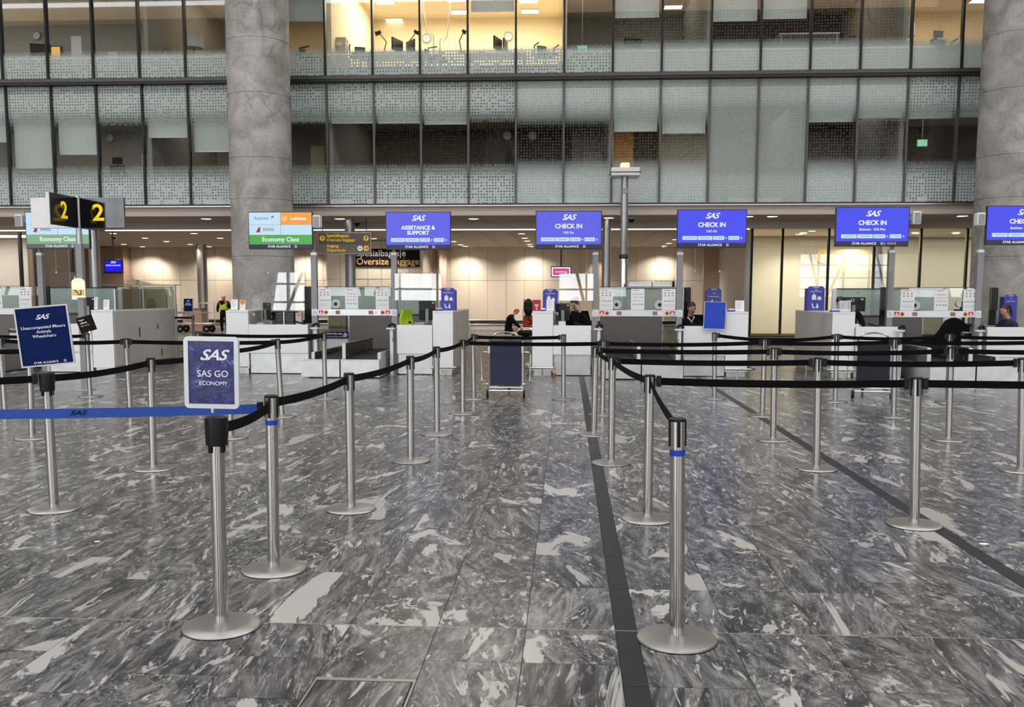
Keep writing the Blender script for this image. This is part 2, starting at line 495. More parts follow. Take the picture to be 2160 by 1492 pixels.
# ------------------------------------------------------------------ mesh building
class MB:
    def __init__(s):
        s.v, s.f, s.sm = [], [], []

    def add(s, vs, fs, smooth=False):
        o = len(s.v)
        s.v += [tuple(q) for q in vs]
        for f in fs:
            s.f.append([i + o for i in f]); s.sm.append(smooth)
        return s

    def box(s, x0, x1, y0, y1, z0, z1, mat=None):
        vs = [(x, y, z) for x in (x0, x1) for y in (y0, y1) for z in (z0, z1)]
        if mat is not None: vs = [mat @ Vector(q) for q in vs]
        return s.add(vs, [(0, 1, 3, 2), (4, 6, 7, 5), (0, 4, 5, 1), (2, 3, 7, 6), (0, 2, 6, 4), (1, 5, 7, 3)])

    def boxc(s, c, d, rot=None):
        mt = Matrix.Translation(c) @ (Euler(rot).to_matrix().to_4x4() if rot else Matrix())
        a, b, e = d[0] / 2, d[1] / 2, d[2] / 2
        return s.box(-a, a, -b, b, -e, e, mt)

    def rod(s, p0, p1, r, n=12, r2=None):
        p0, p1 = Vector(p0), Vector(p1)
        return s.tube([p0, p1], r, n, r2=r2)

    def tube(s, pts, r, n=8, closed=False, r2=None):
        pts = [Vector(p) for p in pts]
        k = len(pts)
        vs = []
        up = None
        for i, p in enumerate(pts):
            a = pts[i - 1] if (i > 0 or closed) else p
            b = pts[(i + 1) % k] if (i < k - 1 or closed) else p
            t = (b - a).normalized()
            if up is None:
                up = Vector((0, 0, 1)) if abs(t.z) < .9 else Vector((0, 1, 0))
            x = t.cross(up)
            if x.length < 1e-4: x = t.cross(Vector((1, 0, 0)))
            x.normalize(); y = x.cross(t).normalized(); up = y
            rr = r if r2 is None else r + (r2 - r) * i / (k - 1)
            vs += [p + (x * math.cos(2 * PI * j / n) + y * math.sin(2 * PI * j / n)) * rr for j in range(n)]
        o = len(s.v)
        fs = []
        for i in range(k if closed else k - 1):
            for j in range(n):
                fs.append((i * n + j, i * n + (j + 1) % n, ((i + 1) % k) * n + (j + 1) % n, ((i + 1) % k) * n + j))
        s.add(vs, fs, True)
        if not closed:
            s.f.append([o + j for j in range(n)][::-1]); s.sm.append(False)
            s.f.append([o + (k - 1) * n + j for j in range(n)]); s.sm.append(False)
        return s

    def lathe(s, prof, n=24, c=(0, 0, 0), caps=True):
        vs, fs = [], []
        for r, z in prof:
            vs += [(c[0] + r * math.cos(2 * PI * j / n), c[1] + r * math.sin(2 * PI * j / n), c[2] + z) for j in range(n)]
        k = len(prof)
        o = len(s.v)
        for i in range(k - 1):
            for j in range(n):
                fs.append((i * n + j, i * n + (j + 1) % n, (i + 1) * n + (j + 1) % n, (i + 1) * n + j))
        s.add(vs, fs, True)
        if caps:
            if prof[0][0] > 1e-5: s.f.append([o + j for j in range(n)][::-1]); s.sm.append(False)
            if prof[-1][0] > 1e-5: s.f.append([o + (k - 1) * n + j for j in range(n)]); s.sm.append(False)
        return s

    def prism(s, poly, y0, y1, mat=None):
        """polygon in x, z pushed from y0 to y1"""
        n = len(poly)
        vs = [(x, y0, z) for x, z in poly] + [(x, y1, z) for x, z in poly]
        if mat is not None: vs = [mat @ Vector(q) for q in vs]
        return s.add(vs, [list(range(n)), list(range(n, 2 * n))[::-1]] + [(i, i + n, (i + 1) % n + n, (i + 1) % n) for i in range(n)])

    def ball(s, c, r, n=12, m=8, sc=(1, 1, 1)):
        vs = [(c[0], c[1], c[2] - r * sc[2])]
        for i in range(1, m):
            a = -PI / 2 + PI * i / m
            vs += [(c[0] + r * sc[0] * math.cos(a) * math.cos(2 * PI * j / n), c[1] + r * sc[1] * math.cos(a) * math.sin(2 * PI * j / n), c[2] + r * sc[2] * math.sin(a)) for j in range(n)]
        vs.append((c[0], c[1], c[2] + r * sc[2]))
        fs = [(0, 1 + (j + 1) % n, 1 + j) for j in range(n)]
        for i in range(m - 2):
            for j in range(n):
                a = 1 + i * n + j; b = 1 + i * n + (j + 1) % n
                fs.append((a, b, b + n, a + n))
        l = len(vs) - 1
        fs += [(l, 1 + (m - 2) * n + j, 1 + (m - 2) * n + (j + 1) % n) for j in range(n)]
        return s.add(vs, fs, True)

    def mesh(s, name, mat, bevel=0.0, seg=2):
        me = bpy.data.meshes.new(name)
        bm = bmesh.new()
        vv = [bm.verts.new(q) for q in s.v]
        for f, sm in zip(s.f, s.sm):
            try:
                fc = bm.faces.new([vv[i] for i in f]); fc.smooth = sm
            except ValueError:
                pass
        bmesh.ops.recalc_face_normals(bm, faces=bm.faces)
        if bevel:
            es = [e for e in bm.edges if len(e.link_faces) == 2 and e.calc_face_angle() > .6]
            bmesh.ops.bevel(bm, geom=es, offset=bevel, segments=seg, profile=.5, affect='EDGES', clamp_overlap=True)
        bm.to_mesh(me); bm.free()
        if any(s.sm):
            me.set_sharp_from_angle(angle=.7)
        me.materials.append(M[mat])
        return me


def obj(name, mb, mat, parent=None, bevel=0.0, loc=None, rot=None, label=None):
    me = mb if isinstance(mb, bpy.types.Mesh) else mb.mesh(name, mat, bevel)
    o = bpy.data.objects.new(name, me)
    C.objects.link(o)
    if parent is not None: o.parent = parent
    if loc is not None: o.location = loc
    if rot is not None: o.rotation_euler = rot
    if label: o['label'] = label
    return o


def box(name, x0, x1, y0, y1, z0, z1, mat, parent=None, bevel=0.0):
    return obj(name, MB().box(x0, x1, y0, y1, z0, z1), mat, parent, bevel)


def thing(name, label, cat, loc=(0, 0, 0), rot=(0, 0, 0), group=None):
    o = bpy.data.objects.new(name, None)
    C.objects.link(o)
    o.location = loc; o.rotation_euler = rot
    o['label'] = label; o['category'] = cat
    if group: o['group'] = group
    return o


def tag(o, label, cat, group=None):
    o['label'] = label; o['category'] = cat
    if group: o['group'] = group
    return o


def struct(o):
    o['kind'] = 'structure'
    return o


def text(body, size, loc, mat, parent, name='lettering', align='CENTER', shear=0.0, bold=0.0, depth=0.002, rot=(PI / 2, 0, 0), sx=1.0, spacing=1.0, line=1.0):
    cu = bpy.data.curves.new(name, 'FONT')
    cu.body = body
    cu.size = size
    cu.align_x = align
    cu.align_y = 'CENTER'
    cu.shear = shear
    cu.offset = bold * size
    cu.extrude = depth
    cu.space_character = spacing
    cu.space_line = line
    cu.resolution_u = 3
    tmp = bpy.data.objects.new('tmp', cu)
    me = bpy.data.meshes.new_from_object(tmp)
    bpy.data.objects.remove(tmp)
    bpy.data.curves.remove(cu)
    me.materials.clear()
    me.materials.append(M[mat])
    o = bpy.data.objects.new(name, me)
    C.objects.link(o)
    o.parent = parent
    o.location = loc
    o.rotation_euler = rot
    o.scale = (sx, 1, 1)
    return o


def star_mb(c, r, y0, y1):
    mb = MB()
    o_, i_ = [], []
    for k in range(10):
        a = PI / 2 + k * PI / 5
        R1 = r if k % 2 == 0 else r * .62
        o_.append((c[0] + R1 * math.cos(a), c[1] + R1 * math.sin(a)))
        i_.append((c[0] + R1 * .62 * math.cos(a), c[1] + R1 * .62 * math.sin(a)))
    for k in range(10):
        q = (k + 1) % 10
        mb.prism([o_[k], o_[q], i_[q], i_[k]], y0, y1)
    return mb


# ================================================================== THE SETTING
# ---- floor: marble tiles in strips that run into the hall, two dark stone stripes, one pale expansion joint
floor = struct(box('floor', -40, 30, REAR_Y - 1, 50, -.2, -.006, 'grout'))
GAP = .0035
cols = []
x = .23
while x > -38: cols.append((x - .41, x)); x -= .41
x = .33
for k in range(5): cols.append((x, x + .416)); x += .416
x = 2.51
while x < 28: cols.append((x, x + .41)); x += .41
rt = random.Random(3)
tiles = []
for (a, b) in cols:
    off = rt.random() * .6
    y = 4.2
    ys = [4.2]
    while y < 45:
        y += rt.choice((.41, .62, .62, .82)); ys.append(y)
    y = 4.2
    while y > REAR_Y:
        y -= rt.choice((.41, .62, .82)); ys.insert(0, y)
    for y0, y1 in zip(ys[:-1], ys[1:]):
        if abs(a + 1.0) < .02 and y0 < 4.19 and y1 > 2.0: continue      # place of the floor hatch
        tiles.append((a, b, y0, y1))
HX0, HX1 = -1.0, -.59
tiles += [(HX0, HX1, 3.59, 4.2), (HX0, HX1, 1.5, 2.6)]


def seen(t):
    a, b, y0, y1 = t
    return y1 > 3.2 and a < .54 * y1 + .15 and b > -.66 * y1 - .1


vis = sorted([t for t in tiles if seen(t)], key=lambda t: t[2])[:296]
vs_ = set(vis)
unit = MB().box(0, 1, 0, 1, -.006, 0)
me = unit.mesh('stone_tile', 'marble')
for (a, b, y0, y1) in vis:
    o = obj('stone_tile', me, None, floor, loc=(a + GAP / 2, y0 + GAP / 2, 0))
    o.scale = (b - a - GAP, y1 - y0 - GAP, 1)
rest = MB()
for t in tiles:
    if t in vs_: continue
    a, b, y0, y1 = t
    rest.box(a + GAP / 2, b - GAP / 2, y0 + GAP / 2, y1 - GAP / 2, -.006, 0)
o = obj('stone_tiling', rest, 'marble', floor); o['kind'] = 'stuff'
me = MB().box(0, 1, 0, 1, -.006, 0).mesh('dark_stone_strip', 'dark_stone')
for sx0 in (.23, 2.41):
    y = 4.2 - .62 * 3
    while y < 22:
        o = obj('dark_stone_strip', me, None, floor, loc=(sx0 + GAP / 2, y + GAP / 2, 0)); o.scale = (.1 - GAP, .62 - GAP, 1); y += .62
box('expansion_joint', -12, 10, 4.193, 4.2, -.005, .0006, 'joint_metal', floor)
hatch = thing('floor_hatch', 'square access hatch in the floor, pale marble inlay in a thin steel rim', 'hatch', (0, 0, 0))
fr = MB()
for q in ((HX0, HX1, 3.565, 3.59), (HX0, HX1, 2.6, 2.62), (HX0, HX0 + .012, 2.62, 3.565), (HX1 - .012, HX1, 2.62, 3.565)):
    fr.box(q[0] + .002, q[1] - .002, q[2], q[3], -.005, .0008)
obj('rim', fr, 'joint_metal', hatch)
box('inlay', HX0 + .018, HX1 - .018, 2.626, 3.558, -.005, .0003, 'marble', hatch)

# ---- back wall of the baggage hall, panel by panel
WB = 42.85
wall_back = struct(box('wall_back', -34, 14, WB + .03, WB + .4, 0, 3.72, 'dark_frame'))
pm1 = MB().box(.006, .834, -.03, .03, .45, 2.21).mesh('wall_panel', 'beige_panel')
pm2 = MB().box(.006, .834, -.03, .03, 2.226, 3.715).mesh('wall_panel', 'beige_panel')
pm3 = MB().box(.006, .834, -.03, .03, .02, .12).mesh('wall_panel', 'beige_panel')
for k in range(50):
    for me in (pm1, pm2):
        obj('wall_panel', me, None, wall_back, loc=(-28 + .84 * k, WB, 0))
rail = struct(MB() and obj('trim_1', MB().rod((-28, WB - .12, .42), (14, WB - .12, .42), .03).rod((-28, WB - .12, .22), (14, WB - .12, .22), .025), 'aluminium'))
for k in range(20):
    obj('bracket', MB().rod((-27 + 2.05 * k, WB - .12, 0), (-27 + 2.05 * k, WB - .12, .45), .022, 8), 'aluminium', rail)
struct(box('baseboard_back', -28, 14, WB - .06, WB, 0, .17, 'pale_board'))
# the nearer block of wall that carries the oversize baggage sign
WN = 37.4
bx0, bx1 = X(690, WN), X(893, WN)
wall_block = struct(box('wall_block', bx0 + .02, bx1 - .02, WN + .03, WB - .1, 0, 3.7, 'beige_edge'))
n = 7
pw = (bx1 - bx0) / n
for k in range(n):
    for z0, z1 in ((.3, 2.16), (2.18, 3.7)):
        box('wall_panel', bx0 + pw * k + .008, bx0 + pw * (k + 1) - .008, WN - .02, WN + .028, z0, z1, 'beige_panel', wall_block)
# brown doors in the recess beside it
dx0, dx1 = X(896, 40), X(922, 40)
d = struct(box('door_1', dx0, dx1, 39.9, 40.0, 0, 3.6, 'brown_panel'))
obj('door_handle', MB().rod((dx1 - .12, 39.85, 1.0), (dx1 - .12, 39.85, 1.25), .02), 'aluminium', d)
struct(box('wall_recess', dx1 + .02, dx1 + .1, 39.95, WB - .1, 0, 3.7, 'beige_edge'))

# ---- ceiling over the baggage hall: soffit, drop beam with light line, planked ceiling
FY = 22.0
ZS, ZC, YB = 3.37, 3.72, 23.7
ceiling = struct(box('ceiling', -34, 26.3, YB + .16, 47, ZC + .03, ZC + .1, 'dark_frame'))
cm_ = MB().box(.01, .99, YB + .17, WB + .3, ZC, ZC + .03).mesh('ceiling_panel', 'brown_soffit')
for k in range(57):
    obj('ceiling_panel', cm_, None, ceiling, loc=(-31 + k, 0, 0))
soffit = struct(box('ceiling_soffit', -34, 26.3, FY - .1, YB, ZS + .02, ZS + .08, 'dark_frame'))
sm_ = MB().box(.006, 1.994, FY - .05, YB, ZS, ZS + .02).mesh('soffit_panel', 'brown_soffit')
for k in range(28):
    obj('soffit_panel', sm_, None, soffit, loc=(-30 + 2 * k, 0, 0))
fascia = struct(box('trim_2', -34, 26.3, FY - .14, FY - .08, ZS, 3.57, 'beige_edge'))
beam = struct(box('trim_3', -34, 26.3, YB, YB + .14, 3.19, ZS + .05, 'beige_edge'))
box('light_line', -24, X(1578, YB), YB + .02, YB + .1, 3.165, 3.189, 'strip_white', beam)
struct(box('trim_4', -34, 26.3, FY - .2, FY + .12, 3.575, 3.64, 'dark_frame'))
box('drip_edge', -34, 26.3, FY - .22, FY - .2, 3.575, 3.6, 'steel_plate', bpy.data.objects['trim_4'])

# downlights: (px, py, z)
DL = [(435, 461, ZS), (717, 461, ZS), (999, 461, ZS), (1284, 459, ZS), (1578, 456, ZS), (1629, 456, ZS), (2030, 455, ZS), (160, 461, ZS)]
DC = [(239, 492), (306, 502), (351, 509), (261, 515), (409, 492), (464, 502), (401, 515), (316, 522), (448, 521), (957, 509), (972, 516), (986, 521.5), (788, 503),
      (1100, 492.6), (1107, 502), (1112, 508), (1117, 515), (1121, 521.5), (1424, 505), (1411, 513), (1398, 520), (636, 520), (1685, 494), (1713, 487)]
dl_ring = MB().lathe([(.12, 0), (.15, 0), (.15, -.014), (.12, -.014), (.12, 0)], 16, caps=False)
dl_r = dl_ring.mesh('frame', 'white_plastic')
dl_d = MB().lathe([(.118, -.004), (.118, -.012)], 16).mesh('diffuser', 'lamp_white')
ORD = ['first', 'second', 'third', 'fourth', 'fifth', 'sixth', 'seventh', 'eighth', 'ninth', 'tenth', 'eleventh', 'twelfth', 'thirteenth', 'fourteenth', 'fifteenth', 'sixteenth', 'seventeenth', 'eighteenth', 'nineteenth', 'twentieth', 'twenty-first', 'twenty-second', 'twenty-third', 'twenty-fourth']
rank_s = {q: ORD[i] for i, q in enumerate(sorted(DL))}
rank_c = {q: ORD[i] for i, q in enumerate(sorted((a, b, ZC) for a, b in DC))}
for i, (px, py, zz) in enumerate([q for q in DL] + [(a, b, ZC) for a, b in DC]):
    gx_, gy_ = ground(px, py, zz)
    so = zz == ZS
    t = thing('ceiling_light', 'round downlight in the front soffit under the facade, %s from the left' % rank_s[(px, py, zz)] if so else 'small downlight in the baggage hall ceiling, %s from the left' % rank_c[(px, py, zz)], 'ceiling light', (gx_, min(gy_, 23.4) if so else min(gy_, 42.0), zz), group='soffit downlights' if so else 'baggage hall downlights')
    obj('frame', dl_r, None, t); obj('diffuser', dl_d, None, t)
    if not so:
        l = bpy.data.lights.new('lamp', 'SPOT'); l.energy = 300; l.color = (1, .90, .78); l.spot_size = 2.4; l.spot_blend = .6; l.shadow_soft_size = .08
        lo = bpy.data.objects.new('lamp', l); C.objects.link(lo); lo.parent = t; lo.location = (0, 0, -.03)
# wall washers along the back wall
for i, px in enumerate((250, 331, 465, 560, 660, 800, 993, 1122, 1260, 1398)):
    t = thing('wall_washer', 'small spot that throws a warm patch on the back wall, %s from the left' % ORD[i], 'ceiling light', (X(px, 42.0), 42.2, ZC), group='wall washing spots')
    obj('housing', MB().lathe([(.05, 0), (.05, -.06), (.04, -.06)], 10), 'white_plastic', t)
    l = bpy.data.lights.new('lamp', 'SPOT'); l.energy = 130; l.color = (1, .80, .54); l.spot_size = 1.0; l.spot_blend = .9; l.shadow_soft_size = .05
    lo = bpy.data.objects.new('lamp', l); C.objects.link(lo); lo.parent = t; lo.location = (0, 0, -.08); lo.rotation_euler = (math.radians(20), 0, 0)
area('ceiling_fill', ((-24 + X(1578, YB)) / 2, YB + .22, 3.3), (math.radians(108), 0, 0), 30, .08, 260, (1, .93, .84))  # unseen fill behind the beam, added to lift the planked ceiling
area('hall_fill', (-9, 33, 3.6), (0, 0, 0), 26, 8, 150, (1, .93, .84))  # added area fill that brightens the baggage hall, no fitting
area('hall_fill', (-18.5, 27.4, 3.2), (0, 0, 0), 4.5, 2.0, 110, (1, .95, .88))  # added fill for the dark office at the left, no fitting

# security domes on the ceiling
for px, py, zz, lb in ((240, 499, ZC, 'black security dome on the ceiling left of the concrete column'), (1332, 459, ZS, 'black security dome on the soffit right of the tall lamp mast'), (700, 488, 3.19, 'black security camera under the beam beside the steel column')):
    gx_, gy_ = ground(px, py, zz)
    if zz == 3.19: gx_, gy_ = X(755, 23.6), YB - .12; zz = ZS
    t = thing('security_camera', lb, 'camera', (gx_, gy_, zz))
    obj('mount', MB().lathe([(.09, 0), (.09, -.03)], 16), 'white_plastic', t)
    obj('dome', MB().ball((0, 0, -.04), .08, 12, 8), 'black_satin', t)

# ---- concrete columns and steel columns
def concrete_column(name, cx, cyy, r, z1):
    seams = [.9, 2.35, 3.55, 4.41, 5.73, 6.84, 8.4, 9.9, 11.2]
    prof = [(r, 0)]
    for s_ in seams:
        prof += [(r, s_ - .012), (r - .008, s_ - .004), (r - .008, s_ + .004), (r + .0015, s_ + .012), (r, s_ + .05)]
    prof.append((r, z1))
    return struct(obj(name, MB().lathe(prof, 64), 'concrete', loc=(cx, cyy, 0)))


concrete_column('column_1', -6.63, 20.3, .655, HALL_Z)
concrete_column('column_2', 9.27, 20.62, .69, HALL_Z)
for i, (px, Yc, r, zt) in enumerate(((740, 22.9, .125, ZS), (203, 22.9, .13, ZS), (1278, 22.9, .105, ZS), (428, 40.5, .21, ZC), (1849, 32.6, .17, ZC))):
    t = struct(obj('column_%d' % (i + 3), MB().lathe([(r, 0), (r, zt)], 32), 'column_steel', loc=(X(px, Yc), Yc, 0)))
    obj('collar', MB().lathe([(r + .012, 0), (r + .012, .05), (r, .06)], 32), 'aluminium', t)

# ---- glass walls of the back offices, left and right
def glass_wall(name, pxs, Yg, z0, z1, side=None):
    xs = [X(p, Yg) for p in pxs]
    w_ = struct(obj(name, MB().box(xs[0] - .04, xs[-1] + .04, Yg - .05, Yg + .05, z1, z1 + .08).box(xs[0] - .04, xs[-1] + .04, Yg - .06, Yg + .06, z0 - .12, z0), 'dark_frame'))
    for a in xs:
        box('mullion', a - .035, a + .035, Yg - .05, Yg + .05, z0, z1, 'mullion_dark', w_)
    for a, b in zip(xs[:-1], xs[1:]):
        box('pane', a + .035, b - .035, Yg - .006, Yg + .006, z0, z1, 'glass_clear', w_)
    return w_


YG = 31.0
glass_wall('window_1', (1583, 1647, 1744, 1840, 1937, 2034, 2130, 2226, 2322, 2418, 2514, 2610, 2706, 2802), YG, .32, 3.7)
box('return_post', X(1583, YG) - .16, X(1583, YG) - .05, YG - .05, YG + .3, 0, 3.7, 'silver_frame', bpy.data.objects['window_1'])
obj('bench_rail', MB().box(X(1583, YG), 25.9, YG - .25, YG - .1, .24, .3), 'brown_panel', bpy.data.objects['window_1'])
obj('plinth', MB().box(X(1583, YG), 25.9, YG - .02, YG + .04, 0, .19), 'dark_frame', bpy.data.objects['window_1'])
struct(box('wall_office', X(1583, YG) - .1, 26, 35.5, 35.7, 0, 3.7, 'office_wall'))
struct(box('wall_right_office', 26.0, 26.3, FY, 35.7, 0, 3.7, 'office_wall'))
struct(box('wall_left_back', -34.3, -34, FY, 43, 0, 3.7, 'beige_panel'))
struct(box('wall_office_side', X(1583, YG) - .14, X(1583, YG) - .04, YG + .3, 35.5, 0, 3.7, 'beige_panel'))
l = bpy.data.lights.new('lamp', 'AREA')
area('office_fill', (13.5, 33.2, 3.66), (0, 0, 0), 15, 2.6, 390, (1, .95, .84))  # unseen area fill added to brighten the glazed office
for i, px in enumerate((1690, 1795, 1925, 2010)):
    t = thing('ceiling_light', 'small downlight in the glazed office at the right, %s from the left' % ORD[i], 'ceiling light', (X(px, 33.5), 33.5, 3.70), group='downlights in the glazed office')
    obj('frame', dl_r, None, t); obj('diffuser', dl_d, None, t)
YL = 26.0
glass_wall('window_2', (-190, -110, 48, 80, 155), YL, .1, 3.28)
struct(box('wall_left_office', X(-260, 29), X(150, 29), 29, 29.2, 0, 3.7, 'beige_panel'))
struct(box('wall_left_return', X(172, 30), X(182, 30), 27, 30, 0, 3.7, 'brown_panel'))
struct(box('wall_left_block', X(180, 42), X(262, 42), 42, 42.8, 0, 3.7, 'brown_panel'))
# door and brown wall beside the right glass office
struct(box('wall_brown', X(1482, 40), X(1533, 40), 39.9, 40.1, 0, 3.7, 'brown_panel'))
struct(box('wall_stub', X(1533, 38), X(1579, 38), 38, 42.8, 0, 3.7, 'beige_panel'))
d = struct(box('door_2', X(1553, 37.9), X(1572, 37.9), 37.86, 37.98, 0, 2.75, 'dark_frame'))
box('glass_strip', X(1558, 37.8), X(1567, 37.8), 37.84, 37.86, .3, 2.6, 'room_dark', d)

# ---- facade: two rows of glass with mullions, dark band between them
XK = lambda k: -.12 + 1.0935 * k
ZL0, ZL1, ZU0, ZU1 = 3.64, 6.39, 6.54, 9.35
frit('frit_low_dark', 4.05, 4.62, 5.45, 5.95, dot_r=.0158)
frit('frit_low_soft', 4.10, 4.70, 5.35, 6.05, dot_r=.012, dark=.55, film=lin(190, 200, 196))
frit('frit_low_full', 4.10, 4.70, 5.35, 6.05, dot_r=.012, dark=.45, full=.62, film=lin(172, 180, 174))
frit('frit_up_dark', 6.98, 7.18, 8.2, 8.95, dot_r=.0158)
frit('frit_up_soft', 6.90, 7.28, 8.2, 8.95, dot_r=.012, dark=.45, film=lin(190, 200, 196))
wi = 3
for k in range(-17, 13):
    for row, (z0, z1, yy) in enumerate(((ZL0, ZL1, FY), (ZU0, ZU1, FY - .08))):
        a, b = XK(k), XK(k + 1)
        wd = .022
        fr = MB().box(a - wd, a + wd, yy - .07, yy + .06, z0, z1)
        dark = k < (1 if row == 0 else 3)
        o = struct(obj('window_%d' % wi, fr, 'mullion_dark' if (k < -5 or row) else 'mullion_grey'))
        wi += 1
        if row == 0:
            mt = 'frit_low_full' if k in (2, 3) and k > 1 and k == 3 or k == 4 else ('frit_low_dark' if k < -1 or k >= 7 else 'frit_low_soft')
        else:
            mt = 'frit_up_dark' if k < 1 else 'frit_up_soft'
        box('pane', a + wd, b - wd, yy - .008, yy + .008, z0, z1, mt, o)
band = struct(box('trim_5', -20, 15, FY - .2, FY + .15, ZL1 + .01, ZU0 - .01, 'dark_frame'))
box('band_groove', -20, 15, FY - .23, FY - .2, ZL1 + .055, ZU0 - .03, 'mullion_grey', band)
struct(box('trim_6', -20, 15, FY - .1, FY + .1, ZU1, ZU1 + .2, 'dark_frame'))
struct(box('wall_facade', -34, 26, FY - .05, FY + .2, ZU1 + .2, HALL_Z, 'hall_grey'))
struct(box('wall_facade_left', -34, -18.9, FY - .05, FY + .2, 3.6, ZU1 + .2, 'hall_grey'))
struct(box('wall_facade_right', 14.2, 26, FY - .05, FY + .2, 3.6, ZU1 + .2, 'hall_grey'))

# rooms behind the glass
struct(box('floor_office_low', -19, 14.5, FY + .15, 29, 3.825, 3.86, 'room_floor'))
struct(box('floor_office_high', -19, 14.5, FY + .15, 29, 6.36, 6.8, 'room_floor'))
struct(box('ceiling_office_low', -19, 14.5, FY + .15, 29, 6.1, 6.3, 'room_grey'))
struct(box('ceiling_office_high', -19, 14.5, FY + .15, 29, 9.3, 9.5, 'room_cream'))
LB = 26.5
segs_lo = [(-19, XK(-9), 'room_grey'), (XK(-9), XK(-5), 'room_grey'), (XK(-5), XK(-4) + .4, 'room_dark'), (XK(-4) + .4, XK(0) + .2, 'room_dark'), (XK(0) + .2, XK(1), 'room_grey'), (XK(1), XK(2) - .3, 'wood_warm'),
           (XK(2) - .3, XK(2) + .4, 'room_dark'), (XK(2) + .4, XK(5), 'room_grey'), (XK(5), XK(6), 'room_dark'), (XK(6), XK(7), 'room_grey'), (XK(7), 14.5, 'room_dark')]
for i, (a, b, mt) in enumerate(segs_lo):
    struct(box('wall_low_%d' % (i + 1), a, b, LB, LB + .15, 3.861, 6.1, mt))
segs_up = [(-19, XK(-8), 'room_grey'), (XK(-8), XK(-5), 'wood_pale'), (XK(-5), XK(0), 'room_cream'), (XK(0), XK(3), 'room_grey'), (XK(3), XK(7), 'room_dark'), (XK(7), 14.5, 'wood_pale')]
for i, (a, b, mt) in enumerate(segs_up):
    struct(box('wall_high_%d' % (i + 1), a, b, 27.3, 27.45, 6.801, 9.3, mt))
for i, k in enumerate((-9, -5, 0, 3, 7)):
    struct(box('wall_cross_%d' % (i + 1), XK(k) - .05, XK(k) + .05, FY + .3, 27.3, 6.801, 9.3, 'room_cream' if k in (-5, 0) else 'room_grey'))
for i, k in enumerate((-9, -5, 1, 5, 7)):
    struct(box('wall_divider_%d' % (i + 1), XK(k) - .05, XK(k) + .05, FY + .3, LB, 3.861, 6.1, 'room_grey'))
# roller blinds: (first bay px, row, py of the lower edge)
BL = [(66, 0, 355), (166, 0, 326), (360, 0, 290), (440, 0, 320), (650, 0, 257), (745, 0, 260), (843, 0, 260), (941, 0, 262), (1342, 0, 277), (1446, 0, 281), (1760, 0, 257), (1866, 0, 248), (1974, 0, 250), (2060, 0, 247), (-30, 0, 300), (545, 0, 300),
      (650, 1, 46), (1040, 1, 25), (1342, 1, 38), (1550, 1, 45), (1654, 1, 40), (2150, 0, 280)]
words = {0: 'first', 1: 'second'}
for i, (px, row, py) in enumerate(BL):
    k = math.floor((X(px, FY) + .12) / 1.0935)
    ztop = (6.08, 9.28)[row]
    zb = Z(py, FY + .2, px)
    WHERE = {66: 'at the far left, hanging lowest', 166: 'above the hanging 2 sign', 360: 'two bays left of the left column', 440: 'just left of the left column', 650: 'just right of the left column', 745: 'two bays right of the left column', 843: 'above the assistance screen', 941: 'four bays right of the left column', 1342: 'behind the lamp mast head', 1446: 'right of the lamp mast head', 1760: 'third left of the right column', 1866: 'second left of the right column', 1974: 'above the green exit sign', 2060: 'touching the right column', -30: 'cut by the left picture edge', 545: 'behind the left column', 1040: 'in front of the bright office', 1550: 'above the left dark sofa', 1654: 'above the right dark sofa', 2150: 'behind the right column'}
    wh = WHERE[px] if not (row and px in (650, 1342)) else {650: 'left of the bright office', 1342: 'above the lamp mast'}[px]
    t = thing('roller_blind', 'grey-green roller blind, %s row, %s' % (('lower', 'upper')[row], wh), 'blind', (XK(k) + .547, FY + .13, ztop), group='facade roller blinds')
    obj('roller', MB().rod((-.5, 0, 0), (.5, 0, 0), .025, 10), 'aluminium', t)
    box('fabric', -.49, .49, -.004, .004, zb - ztop, -.005, 'blind', t)
    box('bottom_bar', -.49, .49, -.012, .012, zb - ztop - .022, zb - ztop, 'aluminium', t)

# ceiling panels of the lit office and unseen area fills added in the rooms
LP = [(832, 41), (812, 3), (970, 24), (962, -3), (1118, 22), (1114, 0), (1420, 13), (2068, 0)]
for i, (px, py) in enumerate(LP):
    gx_, gy_ = ground(px, py, 9.3)
    lit = i < 6
    t = thing('ceiling_panel_light', ['rectangular ceiling light in the bright office, lowest at left', 'rectangular ceiling light in the bright office, upper left', 'rectangular ceiling light in the bright office, middle and lower', 'rectangular ceiling light in the bright office, middle and upper', 'rectangular ceiling light in the bright office, right and lower', 'rectangular ceiling light in the bright office, right and upper', 'dim rectangular ceiling light above the lamp mast window', 'rectangular ceiling light next to the right concrete column'][i], 'ceiling light', (gx_, gy_, 9.3), group='office ceiling lights')
    obj('frame', MB().box(-.25, .25, -.17, .17, -.03, 0), 'white_plastic', t, .004)
    box('diffuser', -.235, .235, -.155, .155, -.034, -.031, 'lamp_office' if i != 6 else 'strip_white', t)
area('room_fill', ((XK(-5) + XK(0)) / 2, 25, 9.2), (0, 0, 0), 4.6, 2.6, 330, (1, .92, .76))
area('room_fill', ((XK(7) + XK(10)) / 2, 25, 9.2), (0, 0, 0), 3, 2.6, 90, (1, .82, .58))
area('room_fill', ((XK(3) + XK(7)) / 2, 25, 9.2), (0, 0, 0), 3.6, 2, 30, (1, .82, .6))
area('room_fill', (XK(1.5), 25, 9.2), (0, 0, 0), 3, 2, 16, (1, .95, .85))
area('room_fill', ((XK(-9) + XK(-5)) / 2, 25, 9.2), (0, 0, 0), 3.5, 2, 36, (1, .86, .62))
area('room_fill', (-14, 25, 9.2), (0, 0, 0), 5, 2, 30, (1, .86, .66))
area('room_fill', (-11, 24.6, 6.05), (0, 0, 0), 6, 2, 26, (1, .94, .86))
